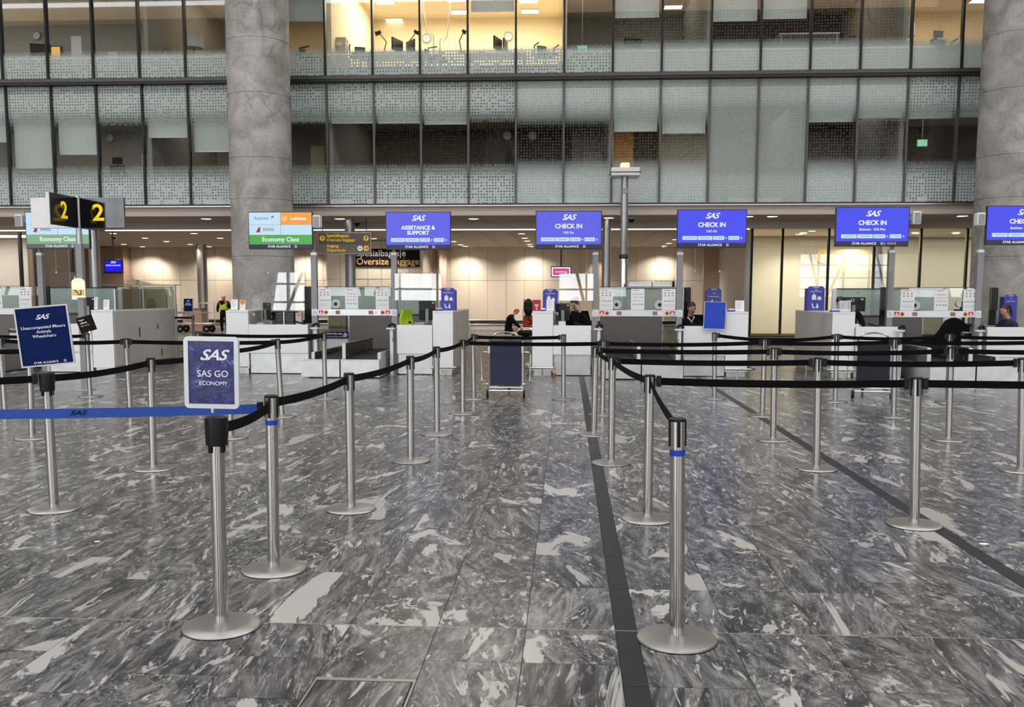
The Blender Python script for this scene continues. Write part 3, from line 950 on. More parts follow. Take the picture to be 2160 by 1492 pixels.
area('room_fill', (-2.6, 24.6, 6.05), (0, 0, 0), 5, 2, 12, (1, .94, .86))
area('room_fill', (3.4, 24.6, 6.05), (0, 0, 0), 4, 2, 45, (1, .9, .75))
area('room_fill', (8.2, 24.6, 6.05), (0, 0, 0), 4, 2, 12, (1, .94, .86))

# ---- the rest of the hall behind and above the camera
roof = MB()
edges = [REAR_Y - .5]
for ry, rw in ROOFLIGHTS: edges += [ry - rw / 2, ry + rw / 2]
edges.append(FY + .2)
for a, b in zip(edges[0::2], edges[1::2]): roof.box(-34, 26, a, b, HALL_Z, HALL_Z + .5)
struct(obj('ceiling_hall', roof, 'hall_roof'))
struct(box('wall_left', -34, -33.7, REAR_Y, FY, 0, HALL_Z, 'hall_grey'))
struct(box('wall_right', 26, 26.3, REAR_Y, FY, 0, HALL_Z, 'hall_grey'))
wr = struct(box('window_0', -34, 26, REAR_Y - .2, REAR_Y + .1, 0, 1.5, 'hall_grey'))
for a, b in GLAZED:
    n_ = max(2, round((b - a) / 2.0))
    for k in range(n_ + 1):
        xx = a + (b - a) * k / n_
        box('mullion', xx - .05, xx + .05, REAR_Y - .2, REAR_Y + .1, 1.501, 7.5, 'mullion_grey', wr)
    lat = MB()
    for k in range(int((b - a) / 2.6)):
        xx = a + 1.3 + 2.6 * k
        lat.boxc((xx, REAR_Y + .35, 4.5), (.16, .1, 6.4), (0, math.radians(22 if k % 2 else -14), 0))
    obj('strut', lat, 'mullion_grey', wr)
    for zz in (2.1, 3.0, 4.0, 5.1, 6.3):
        box('transom', a, b, REAR_Y - .1, REAR_Y + .05, zz - .05, zz + .05, 'mullion_grey', wr)
last = -34
for i, (a, b) in enumerate(GLAZED + [(26, 26)]):
    if a - last > .05: struct(box('wall_rear_blocker_%d' % (i + 1), last, a - .001, REAR_Y - .2, REAR_Y + .2, 1.501, 7.499, 'hall_grey'))  # unseen solid bays, added to put dark stripes into the steel reflections
    last = b
struct(box('wall_rear', -34, 26, REAR_Y - .2, REAR_Y + .2, 7.5, HALL_Z, 'hall_roof'))
for i, xx in enumerate((-27, -16, -5, 6, 17)):
    tr = struct(obj('trim_%d' % (i + 7), MB().boxc((xx, REAR_Y + 1.2, 6.2), (1.3, .5, 13.2), (0, math.radians(9), 0)), 'hall_grey'))
    obj('strut', MB().boxc((xx + 2.6, REAR_Y + 1.5, 8.5), (.35, .3, 9.5), (0, math.radians(-28), 0)), 'hall_grey', tr)

# ================================================================== BARRIERS
base_me = MB().lathe([(.1775, 0), (.179, .004), (.176, .011), (.172, .0135), (.122, .020), (.119, .0205), (.036, .023)], 48).mesh('base', 'steel_base')
base_me2 = MB().lathe([(.1775, 0), (.179, .004), (.176, .0115), (.17, .0135), (.10, .019), (.036, .026)], 48).mesh('base', 'steel_base')
gasket_me = MB().lathe([(.174, 0), (.181, .0006), (.181, .003), (.17, .004)], 32).mesh('gasket', 'black_plastic')
PR = .0335
head_cache = {}


def stanchion(x, y, h, lean, label, group='queue barrier posts', band=False, adapter=False, flip=False, group2=None):
    t = thing('stanchion', label, 'stanchion', (x, y, 0), group=group)
    obj('base', base_me2 if flip else base_me, None, t)
    obj('gasket', gasket_me, None, t)
    ry = lean / max(h, .1)
    kp = round(h, 3)
    if kp not in head_cache:
        pole = MB().lathe([(PR, .0), (PR, h - .012)], 28).mesh('pole', 'steel')
        cap = MB().lathe([(PR + .0005, h - .014), (PR + .004, h - .010), (PR + .004, h - .003), (PR - .002, h), (0, h)], 28, caps=False).mesh('cap', 'black_plastic')
        slot = MB().box(-.0075, .0075, PR - .004, PR + .0055, h - .125, h - .008).mesh('slot', 'black_plastic', .003)
        head_cache[kp] = (pole, cap, slot)
    pole, cap, slot = head_cache[kp]
    rot = (0, ry, 0)
    p_ = obj('pole', pole, None, t, loc=(0, 0, .02 * 0), rot=rot)
    if adapter:
        hd = MB().lathe([(PR + .002, h - .135), (PR + .0155, h - .13), (PR + .0185, h - .02), (PR + .0165, h - .006), (PR + .008, h), (0, h)], 28, caps=False)
        obj('adapter', hd, 'black_plastic', t, rot=rot)
        fg = MB().box(-.009, .009, PR - .004, PR + .012, h - .165, h - .12).mesh('slot', 'black_plastic', .004)
        for q in range(4): obj('slot', fg, None, p_, rot=(0, 0, PI / 4 + q * PI / 2 + .3))
    else:
        obj('cap', cap, None, t, rot=rot)
        for q in range(4): obj('slot', slot, None, p_, rot=(0, 0, q * PI / 2 + (.06 if flip else -.05)))
    if band:
        obj('blue_band', MB().lathe([(PR + .001, h - .165), (PR + .0012, h - .138)], 28, caps=False), 'band_blue', t, rot=rot)
    return t


# (x, y, height, lean in metres at the top, label)
PO = {
    'L1': (-3.66, 6.40, .985, -.008, 'steel post at the left that carries the dark blue unaccompanied minors sign'),
    'L2': (-1.59, 4.13, .985, .006, 'nearest steel post at the left, with a thick black collar under the framed sign'),
    'L3': (-1.63, 5.04, .985, .009, 'steel post with a blue band, just right of the framed white sign'),
    'L4': (-1.54, 6.54, .985, .0, 'steel post next behind the left blue-banded one, in front of the conveyor'),
    'L5': (-1.44, 8.53, .98, .004, 'steel post in front of the assistance desk kick panel, third from the framed sign'),
    'L6': (-1.43, 10.22, .975, 0, 'steel post before the tall cabinet of the assistance desk'),
    'L7': (-1.35, 12.07, .965, 0, 'steel post where a long cross belt starts, left of the front luggage trolley'),
    'L8': (-1.38, 13.82, .965, -.012, 'farthest post of the left lane, directly left of the front luggage trolley'),
    'C1': (-.05, 13.86, .965, -.006, 'single post standing right of the front luggage trolley, before the phoning woman'),
    'L9': (-3.64, 7.98, .985, .01, 'steel post midway between the two dark blue signs at the left'),
    'L10': (-5.71, 9.63, .975, .016, 'post half hidden behind the unaccompanied minors sign'),
    'L11': (-7.24, 11.63, .985, -.02, 'post cut by the left picture edge'),
    'L12': (-5.55, 11.57, .985, -.02, 'post in front of the long grey side of the left cabinet'),
    'L13': (-7.19, 13.71, .96, -.012, 'slim far post with the small black tilted no entry sign'),
    'L14': (-3.60, 11.61, .985, -.04, 'post before the steel kick panel of the second left desk'),
    'L15': (-3.61, 9.82, .975, 0, 'post whose top is hidden by the framed white sign'),
    'L16': (-3.59, 13.72, .985, -.01, 'far post standing right in front of the left conveyor'),
    'R1': (.50, 4.10, 1.0, -.017, 'nearest post on the right, with a blue band, beside the dark floor stripe'),
    'R2': (.56, 6.38, 1.0, 0, 'second post of the right lane, behind the right blue-banded post'),
    'R3': (.41, 8.54, .985, 0, 'third post of the right lane, its base on the dark floor stripe'),
    'R5': (.30, 10.30, .98, .014, 'fourth post of the right lane, where the belt makes a bend'),
    'R4': (.46, 12.06, .965, .006, 'fifth and farthest post of the right lane'),
    'R6': (2.21, 14.16, .99, -.02, 'far post with a black head before the blue notice panel'),
    'R7': (2.50, 12.11, .985, .006, 'post before the glazed office, left of two close together'),
    'R8': (2.20, 10.06, .99, -.016, 'post before the glazed office, right of two close together'),
    'R10': (2.22, 8.38, .995, -.018, 'post of the second row at right, left of the far dark stripe'),
    'R9': (2.34, 6.34, 1.0, -.03, 'right front-row post standing on the far dark stripe'),
    'R11': (3.90, 13.84, .99, -.008, 'far post before the white cabinet with the blue baggage gauge'),
    'R12': (4.16, 12.14, 1.0, -.026, 'post just right of the dark luggage trolley'),
    'R13': (5.52, 13.90, .995, -.01, 'farthest post at the right, before the black draped conveyor'),
    'R14': (4.08, 10.20, .998, -.02, 'post before the right conveyor, in the third row'),
    'R15': (4.00, 8.41, 1.0, -.04, 'post at the right picture edge, second row'),
    'R16': (2.46, 4.36, 1.0, 0, 'post at the right picture edge of which only the base rim shows'),
    'L0': (-3.35, 4.62, .985, 0, 'post beyond the left picture edge that holds the blue belt'),
    'L17': (-5.52, 13.75, .985, 0, 'far post almost wholly hidden behind the framed white sign'),
    'L18': (-9.42, 23.2, 1.02, 0, 'thin distant post with a small blue sign near the baggage cart'),
    'L19': (-8.0, 9.7, .985, 0, 'post outside the left picture edge that holds the third belt'),
    'L20': (-5.6, 5.6, .985, 0, 'post outside the left picture edge that holds the front black belt'),
    'R17': (5.62, 6.5, 1.0, 0, 'post outside the right picture edge at the end of the front belt'),
    'R18': (5.80, 8.5, 1.0, 0, 'post outside the right picture edge at the end of the second belt'),
    'R19': (5.9, 10.25, 1.0, 0, 'post outside the right picture edge at the end of the third belt'),
    'R20': (5.9, 12.15, 1.0, 0, 'post outside the right picture edge at the end of the fourth belt'),
    'R21': (7.3, 13.95, 1.0, 0, 'post outside the right picture edge at the end of the far belt'),
    'L21': (-9.2, 13.7, .96, 0, 'post outside the left picture edge at the end of the far left belt'),
}
OUTSIDE = ('L0', 'L19', 'L20', 'R17', 'R18', 'R19', 'R20', 'R21', 'L21')
for k, (x, y, h, ln, lb) in PO.items():
    stanchion(x, y, h, ln, lb, band=k in ('L3', 'R1'), adapter=k in ('L2', 'L1'), flip=k in ('R1', 'C1', 'L7', 'R4', 'R5', 'R3', 'L6', 'L5'))


def belt(a, b, label, mat='belt_black', sag=.02, h=.05, drop=.045, writing=None):
    xa, ya, ha, la, _ = PO[a]
    xb, yb, hb, lb_, _ = PO[b]
    A = Vector((xa + la, ya, ha - drop)); B = Vector((xb + lb_, yb, hb - drop))
    d = (B - A); d.z = 0; d.normalize()
    A = A + d * (PR + (.024 if a in ('L1', 'L2') else .009)); B = B - d * (PR + (.024 if b in ('L1', 'L2') else .009))
    nrm = Vector((-d.y, d.x, 0))
    mid = (A + B) / 2
    n = 12
    mb = MB()
    pts = []
    for i in range(n + 1):
        t = i / n
        p = A.lerp(B, t) - Vector((0, 0, sag * 4 * t * (1 - t)))
        pts.append(p - mid)
    vs = []
    for p in pts:
        for sgn, zz in ((1, -h / 2), (1, h / 2), (-1, h / 2), (-1, -h / 2)):
            vs.append(p + nrm * .0012 * sgn + Vector((0, 0, zz)))
    fs = []
    for i in range(n):
        for j in range(4):
            fs.append((i * 4 + j, i * 4 + (j + 1) % 4, (i + 1) * 4 + (j + 1) % 4, (i + 1) * 4 + j))
    fs += [(0, 1, 2, 3), (n * 4 + 3, n * 4 + 2, n * 4 + 1, n * 4)]
    mb.add(vs, fs)
    o = obj('queue_belt', mb, mat, loc=mid)
    tag(o, label, 'belt', 'black queue belts' if mat == 'belt_black' else None)
    ang = math.atan2(d.y, d.x)
    for e, sg in ((A, 1), (B, -1)):
        c = e - mid + d * (.0185 * sg)
        obj('belt_clip', MB().boxc(c, (.034, .016, .075), (0, 0, ang)), 'black_plastic', o, .003)
    return o, A, B, d, nrm, mid


bl = lambda a, b, lb, **k: belt(a, b, lb, **k)
bl('L20', 'L1', 'black belt from the left picture edge to the post with the unaccompanied minors sign')
bl('L1', 'L9', 'black belt between the unaccompanied minors post and the post behind it')
bl('L9', 'L15', 'black belt that runs in behind the framed white sign from the left')
bl('L15', 'L14', 'black belt that comes out behind the framed white sign and climbs right')
bl('L14', 'L16', 'black belt rising to the far post in front of the left conveyor')
bl('L2', 'L3', 'broad black belt from the nearest left post to the blue-banded post', drop=.06)
bl('L3', 'L4', 'black belt from the left blue-banded post to the next one behind')
bl('L4', 'L5', 'black belt crossing in front of the left conveyor plinth')
bl('L5', 'L6', 'black belt crossing in front of the assistance desk')
bl('L6', 'L7', 'short black belt in front of the assistance cabinet side')
bl('L7', 'L8', 'shortest black belt at the far end of the left lane')
bl('L8', 'C1', 'black belt closing the lane above the front luggage trolley, upper one', sag=.012)
bl('L7', 'R4', 'long black belt across the front luggage trolley, lower one', sag=.012)
bl('L11', 'L12', 'black belt from the left picture edge across the white cabinet front')
bl('L12', 'L14', 'level black belt across the long grey cabinet side', sag=.012)
bl('L19', 'L10', 'thick black belt at the left edge, below the temporarily closed sign', sag=.015)
bl('L21', 'L13', 'far black belt ending at the no entry sign post')
bl('L17', 'L16', 'far black belt across the front of the second left desk', sag=.02)
bl('R1', 'R2', 'steep black belt from the nearest right post to the second one')
bl('R2', 'R3', 'black belt slanting between the second and third post of the right lane')
bl('R3', 'R5', 'black belt slanting between the third and fourth post of the right lane')
bl('R2', 'R9', 'front level black belt on the right side', sag=.012)
bl('R9', 'R17', 'front level black belt running out at the right picture edge', sag=.012)
bl('R3', 'R10', 'second level black belt on the right, left stretch', sag=.012)
bl('R10', 'R15', 'second level black belt on the right, right stretch', sag=.014)
bl('R15', 'R18', 'second level black belt, last piece at the right edge', sag=.012)
bl('R5', 'R8', 'third level black belt on the right, left stretch', sag=.012)
bl('R8', 'R14', 'third level black belt on the right, right stretch', sag=.02)
bl('R14', 'R19', 'third level black belt, last piece at the right edge', sag=.012)
bl('R4', 'R7', 'fourth level black belt on the right, across the conveyor', sag=.02)
bl('R7', 'R12', 'fourth level black belt on the right, across the glazed office', sag=.02)
bl('R12', 'R20', 'fourth level black belt, last piece at the right edge', sag=.012)
bl('R6', 'R11', 'farthest black belt, sagging below the glazed office', sag=.06)
bl('R11', 'R13', 'farthest black belt across the white desk at the right', sag=.03)
bl('R13', 'R21', 'farthest black belt, last piece at the right edge', sag=.02)
o, A, B, d, nrm, mid = bl('L0', 'L3', 'blue belt with dark airline lettering across the lower left', mat='belt_blue', sag=.006, h=.052, drop=.075)
for tx in (.16, .435):
    p = A.lerp(B, tx) - mid - Vector((0, .003, .004))
    text('SAS', .034, p, 'sign_navy', o, shear=.35, bold=.012, rot=(PI / 2, 0, math.atan2(d.y, d.x)), sx=1.5)
d18 = obj('queue_belt', MB().box(-.55, 0, -.002, .002, -.025, .025), 'belt_black', loc=(-9.46, 23.2, .96))
tag(d18, 'small distant black belt left of the thin post with the small blue sign', 'belt')

# ---- signs on the posts
def sign_board(name, label, x, y, z0, w_, h_, tilt, frame_w, mat_f, mat_p, yaw=0.0, pitch=0.0, rounded=0.0, stem=.06):
    t = thing(name, label, 'sign', (x, y, z0), (pitch, tilt, yaw))
    fr = MB()
    for q in ((-w_ / 2, w_ / 2, 0, frame_w), (-w_ / 2, w_ / 2, h_ - frame_w, h_), (-w_ / 2, -w_ / 2 + frame_w, frame_w, h_ - frame_w), (w_ / 2 - frame_w, w_ / 2, frame_w, h_ - frame_w)):
        fr.box(q[0], q[1], -.009, .009, q[2], q[3])
    if rounded:
        fr = MB()
        ol, il = [], []
        for cx_, cz_, a0 in ((w_ / 2 - rounded, h_ - rounded, 0), (-w_ / 2 + rounded, h_ - rounded, PI / 2), (-w_ / 2 + rounded, rounded, PI), (w_ / 2 - rounded, rounded, 1.5 * PI)):
            for q in range(6):
                a = a0 + q * PI / 10
                ol.append((cx_ + rounded * math.cos(a), cz_ + rounded * math.sin(a)))
                ri = max(rounded - frame_w, .001)
                il.append((cx_ + ri * math.cos(a), cz_ + ri * math.sin(a)))
        n = len(ol)
        for q in range(n):
            e = (q + 1) % n
            fr.prism([ol[q], ol[e], il[e], il[q]], -.009, .009)
    obj('frame', fr, mat_f, t)
    box('poster', -w_ / 2 + frame_w * .8, w_ / 2 - frame_w * .8, -.004, .005, frame_w * .8, h_ - frame_w * .8, mat_p, t)
    if stem: obj('stem', MB().rod((0, 0, -stem), (0, 0, .002), .008, 10), 'chrome', t)
    return t


# crumpled film over the framed poster
def crumple():
    m, nt, N, L, out = new_mat('poster_crumpled')
    p = N('ShaderNodeBsdfPrincipled'); L(p.outputs[0], out.inputs[0])
    tc = N('ShaderNodeTexCoord')
    n1 = N('ShaderNodeTexNoise'); n1.inputs['Scale'].default_value = 13; n1.inputs['Detail'].default_value = 6; n1.inputs['Distortion'].default_value = .6; n1.inputs['Roughness'].default_value = .75
    L(tc.outputs['Object'], n1.inputs[0])
    r = N('ShaderNodeValToRGB')
    r.color_ramp.elements[0].position = .42; r.color_ramp.elements[0].color = lin(14, 18, 84)
    r.color_ramp.elements[1].position = .74; r.color_ramp.elements[1].color = lin(150, 172, 226)
    k = r.color_ramp.elements.new(.58); k.color = lin(26, 36, 118)
    L(n1.outputs[0], r.inputs[0]); L(r.outputs[0], p.inputs['Base Color'])
    p.inputs['Roughness'].default_value = .18
    p.inputs['Coat Weight'].default_value = .25
    p.inputs['Coat Roughness'].default_value = .08
    b = N('ShaderNodeBump'); b.inputs['Strength'].default_value = .5; b.inputs['Distance'].default_value = .015
    L(n1.outputs[0], b.inputs['Height']); L(b.outputs[0], p.inputs['Normal']); L(b.outputs[0], p.inputs['Coat Normal'])


crumple()
pbr('text_white', lin(235, 238, 245), .5)
pbr('text_pale', lin(205, 212, 232), .5)
sx_, _ = at(456, 860, 4.13)
z0 = Z(860, 4.13, 456)
t = sign_board('framed_sign', 'framed sign with rounded silver frame and crumpled blue poster for economy', sx_ - .005, 4.10, z0, .249, .322, .012, .02, 'silver_frame', 'poster_crumpled', rounded=.022, stem=.02)
text('SAS', .066, (.008, -.006, .238), 'text_white', t, shear=.38, bold=.018, sx=1.22, spacing=.92)
text('SAS GO', .042, (.006, -.006, .155), 'text_white', t, bold=.002)
text('ECONOMY', .026, (.008, -.006, .112), 'text_white', t, bold=.002)
z0 = Z(771, 6.4, 95)
t = sign_board('notice_sign', 'tilted dark blue sign in grey frame reading Unaccompanied Minors Animals Wheelchairs', X(96, 6.37), 6.37, z0, .352, .42, -.088, .011, 'aluminium', 'sign_navy', yaw=.26, stem=.04)
text('SAS', .046, (.0, -.006, .342), 'text_white', t, shear=.38, bold=.02, sx=1.22, spacing=.92)
for i, ln in enumerate(('Unaccompanied Minors', 'Animals', 'Wheelchairs')):
    text(ln, .0305, (0, -.006, .272 - .031 * i), 'text_white', t, bold=.0015)
text('STAR ALLIANCE', .0205, (-.012, -.006, .026), 'text_white', t, bold=.008, spacing=1.1)
obj('star', star_mb((.112, .027), .011, -.0065, -.0045), 'text_white', t)
zz = Z(690, 13.66, 186)
t = thing('no_entry_sign', 'small black tilted plate reading no entry on the slim left post', 'sign', (X(186, 13.66), 13.66, .965), (math.radians(-8), math.radians(-17), math.radians(34)))
box('plate', -.115, .115, -.006, .006, .02, .26, 'sign_black', t, .003)
for i, ln in enumerate(('Ingen', 'adgang', 'No entry')):
    text(ln, .036 if i < 2 else .032, (-.085, -.009, .215 - .046 * i), 'text_white' if i < 2 else 'sign_gold', t, align='LEFT', bold=.008)
obj('stem', MB().rod((0, 0, -.04), (0, 0, .03), .012, 10), 'chrome', t)
zs = Z(658, 23.16, 397)
t = sign_board('small_sign', 'small distant blue sign in pale frame on the thin post', X(396.5, 23.16), 23.16, zs, .25, .34, 0, .012, 'silver_frame', 'sign_navy', stem=.1)
text('SAS', .05, (0, -.007, .27), 'text_white', t, shear=.35, bold=.015)
text('SPECIAL\nBAGGAGE', .036, (0, -.007, .19), 'text_white', t, bold=.01)

# ---- pictogram mast with the number 2
mx, my = -7.76, 14.67
t = thing('number_mast', 'square grey mast with crossed sign blades showing a yellow 2', 'sign', (mx, my, 0))
obj('mast', MB().box(-.05, .05, -.05, .05, .012, 2.34), 'post_grey', t, .004)
obj('foot_plate', MB().box(-.11, .11, -.11, .11, 0, .012), 'aluminium', t, .003)
obj('hub', MB().lathe([(.045, 2.33), (.045, 3.09)], 16), 'aluminium', t)
bz0, bz1 = 2.585, 3.06
b1 = box('blade', .04, .76, -.02, .02, bz0, bz1, 'sign_black', t, .004)
text('2', .36, (.34, -.024, (bz0 + bz1) / 2 - .01), 'sign_yellow', b1, bold=.02, name='numeral', sx=1.1)
b2 = obj('blade', MB().box(-.02, .02, -.86, -.04, bz0, bz1), 'sign_black', t, .004)
text('2', .36, (.024, -.46, (bz0 + bz1) / 2 - .01), 'sign_yellow', b2, bold=.02, name='numeral', rot=(PI / 2, 0, PI / 2), sx=1.1)
obj('blade_edge', MB().box(-.026, .026, -.875, -.855, bz0, bz1), 'aluminium', t)
obj('blade', MB().box(-.76, -.04, -.02, .02, bz0, bz1), 'pale_board', t, .004, label='pale grey back of a blade')
obj('blade', MB().box(-.02, .02, .04, .82, bz0, bz1), 'sign_black', t, .004)
t = thing('arrow_plaque', 'pale yellow plaque with rounded top and black arrow on the square mast', 'sign', (X(167, 14.6), 14.595, 0))
poly = []
zc0, zc1 = Z(628, 14.6, 167), Z(587, 14.6, 167)
wq = .108
for q in range(13):
    a = PI * q / 12
    poly.append((wq * math.cos(a), zc1 - .07 + .07 * math.sin(a)))
poly += [(-wq, zc0), (wq, zc0)]
obj('plaque', MB().prism(poly, -.015, 0), 'tag_yellow', t)
box('gold_field', -wq + .008, wq - .008, -.019, -.016, zc0 + .03, zc0 + .13, 'tag_gold', t)
ar = MB()
ar.boxc((.045, -.021, zc0 + .085), (.014, .004, .07)).boxc((.02, -.021, zc0 + .05), (.06, .004, .014)).boxc((-.03, -.021, zc0 + .095), (.075, .004, .016), (0, math.radians(40), 0))
obj('arrow', ar, 'ink', t)

# ---- luggage trolleys
def trolley(x, y, label, panel, yaw=0.0):
    t = thing('luggage_trolley', label, 'trolley', (x, y, 0), (0, 0, yaw))
    fr = MB()
    for s_ in (-1, 1):
        fr.tube([(s_ * .255, 0, .09), (s_ * .255, 0, .80), (s_ * .24, .0, .86), (s_ * .20, 0, .93), (s_ * .13, 0, .975), (0, 0, .99)], .0125, 8)
    fr.rod((-.255, 0, .11), (.255, 0, .11), .011, 8)
    fr.rod((-.255, 0, .16), (.255, 0, .16), .009, 8)
    obj('frame', fr, 'steel', t)
    box('panel', -.235, .235, -.012, .012, .19, .865, panel, t, .004)
    for s_ in (-1, 1):
        obj('side_loop', MB().tube([(s_ * .262, 0, .69), (s_ * .34, 0, .69), (s_ * .365, 0, .66), (s_ * .365, 0, .28), (s_ * .34, 0, .22), (s_ * .262, 0, .21)], .011, 8), 'steel', t)
        obj('bumper', MB().boxc((s_ * .25, -.016, .72), (.03, .02, .1)), 'white_plastic', t, .004)
        wv = obj('wheel', MB().lathe([(.02, -.016), (.056, -.016), (.06, -.008), (.06, .008), (.056, .016), (.02, .016)], 18), 'black_plastic', t, loc=(s_ * .275, .02, .06), rot=(0, PI / 2, 0))
        obj('hub_cap', MB().lathe([(.024, -.018), (.024, .018)], 12), 'aluminium', wv)
    rl = MB()
    for s_ in (-1, 1): rl.tube([(s_ * .24, 0, .11), (s_ * .2, .5, .13), (s_ * .09, .86, .13)], .012, 8)
    rl.rod((-.2, .5, .13), (.2, .5, .13), .01, 8)
    obj('deck_rail', rl, 'steel', t)
    obj('wheel', MB().lathe([(.01, -.015), (.052, -.015), (.056, 0), (.052, .015), (.01, .015)], 16), 'black_plastic', t, loc=(0, .86, .058), rot=(0, PI / 2, 0))
    obj('fork', MB().boxc((0, .86, .115), (.2, .05, .02)), 'steel', t)
    return t


trolley(X(1067, 14.0), 14.0, 'luggage trolley with a slate blue panel, standing in the middle aisle', 'trolley_blue')
trolley(X(1848, 14.3), 14.3, 'luggage trolley with a nearly black navy panel, before the right white desk', 'trolley_navy', math.radians(-8))

# ================================================================== CHECK-IN ROW
YF, YP, YD = 18.0, 18.14, 17.98      # cabinet fronts, gate posts, desk fronts


def cabinet(x0, x1, label, side, doors=False):
    """deep white cabinet end wall with steel crash rail round the foot"""
    t = thing('cabinet', label, 'cabinet', ((x0 + x1) / 2, YF, 0))
    w2 = (x1 - x0) / 2
    box('body', -w2, w2, .012, 2.9, .1, 1.2, 'grey_laminate', t, .004)
    box('front_panel', -w2, w2, 0, .0115, .1, 1.2, 'white_laminate', t, .002)
    box('top', -w2 - .003, w2 + .003, -.004, 2.904, 1.201, 1.235, 'white_laminate', t, .004)
    box('plinth', -w2 + .03, w2 - .03, .05, 2.85, 0, .099, 'kick_steel', t)
    if doors:
        xs = w2 + .0005
        for k, (a, b) in enumerate(((.04, 1.15), (1.2, 2.05), (2.08, 2.88))):
            d_ = box('door', xs, xs + .016, a, b, .13, 1.18, 'grey_laminate', t, .003)
            hy = (b - .05, b - .07, a + .06)[k]
            obj('handle', MB().box(xs + .017, xs + .03, hy - .012, hy + .012, (.66, .8, .2)[k], (.86, .9, .36)[k]), 'black_plastic', d_, .004)
    if side:
        s_ = side
        rl = MB().tube([(-w2 - .02 if s_ > 0 else w2 + .02, -.13, .155), (s_ * (w2 + .05), -.13, .155), (s_ * (w2 + .13), -.03, .155), (s_ * (w2 + .13), 1.6, .155)], .022, 10)
        for q in ((0, -.13), (s_ * (w2 + .13), .5), (s_ * (w2 + .13), 1.3)):
            rl.rod((q[0], q[1], .0), (q[0], q[1], .155), .014, 8)
            rl.lathe([(.04, 0), (.04, .006)], 12, (q[0], q[1], 0))
        obj('crash_rail', rl, 'steel', t)
    return t


def desk(x0, x1, label, yf=YD, ext=0.0):
    t = thing('desk', label, 'desk', ((x0 + x1) / 2, yf, 0))
    w2 = (x1 - x0) / 2
    box('front_panel', -w2, w2 + ext, 0, .03, .405, .965, 'white_laminate', t, .004)
    box('worktop', -w2 + .004, w2 - .004, .031, .78, .90, .94, 'grey_laminate', t, .004)
    box('kick_panel', -w2 + .02, w2 - .005 + ext, .03, .055, .015, .40, 'kick_steel', t, .002)
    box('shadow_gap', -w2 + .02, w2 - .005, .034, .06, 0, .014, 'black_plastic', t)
    for s_ in (-1, 1): box('side_panel', s_ * (w2 - .012) - .01, s_ * (w2 - .012) + .01, .056, .76, .02, .899, 'grey_laminate', t)
    return t


cabinet(-9.35, -8.92, 'tall white cabinet at the left whose long grey side shows door panels', 0, True)
cabinet(-6.65, -6.21, 'tall white cabinet in front of the left concrete column', -1)
cabinet(-2.59, -2.20, 'tall white cabinet at the right end of the assistance desk', 1)
cabinet(-.67, -.275, 'tall white cabinet right of the middle aisle, with the red notice on top', -1)
cabinet(2.995, 3.41, 'tall white cabinet beside the blue notice panel', 1)
cabinet(4.97, 5.385, 'tall white cabinet carrying the standing blue baggage gauge, left of the dark trolley', -1)
desk(-10.32, -9.36, 'white desk behind the two tilted signs at the far left')
desk(-6.20, -5.03, 'white desk in front of the left concrete column, with black drawer boxes')
desk(-3.285, -2.60, 'white desk of the assistance counter with the lime chair behind')
desk(-.27, .45, 'white desk where a woman sits holding a paper to her face')
desk(2.20, 2.99, 'white desk where a woman in a white scarf looks down')
desk(5.39, 5.98, 'white desk behind the dark luggage trolley', YD - .05, ext=.19)
desk(7.80, 9.0, 'white desk at the right picture edge with a woman in profile')


# ---- gates: two posts with a sticker-covered cross bar and a glass pane that carries notices
def sticker_set(parent, x, y, s_):
    z_ = 1.2
    o_ = box('sticker', x - .045, x + .045, y - .003, y, z_ - .042, z_ + .042, 'red', parent)
    obj('sticker_print', MB().prism([(x - .028, z_ - .012), (x + .028, z_ - .012), (x, z_ + .032)], y - .005, y - .0035).box(x - .04, x + .04, y - .005, y - .0035, z_ - .036, z_ - .02), 'paper', o_)
    x2 = x + s_ * .1
    o_ = obj('sticker', MB().lathe([(.042, 0), (.042, .003)], 20), 'sticker_orange', parent, loc=(x2, y, z_), rot=(PI / 2, 0, 0))
    obj('sticker_print', MB().lathe([(.02, .0035), (.02, .005)], 14), 'ink', o_)
    x3 = x + s_ * .33
    o_ = box('sticker', x3 - .045, x3 + .045, y - .003, y, z_ - .036, z_ + .036, 'ink_grey', parent)
    obj('sticker_print', MB().box(x3 + .012, x3 + .042, y - .005, y - .0035, z_ - .03, z_ + .03), 'sticker_pink', o_)
    x4 = x + s_ * .23
    box('sticker', x4 - .025, x4 + .025, y - .002, y, z_ - .022, z_ + .022, 'paper', parent)


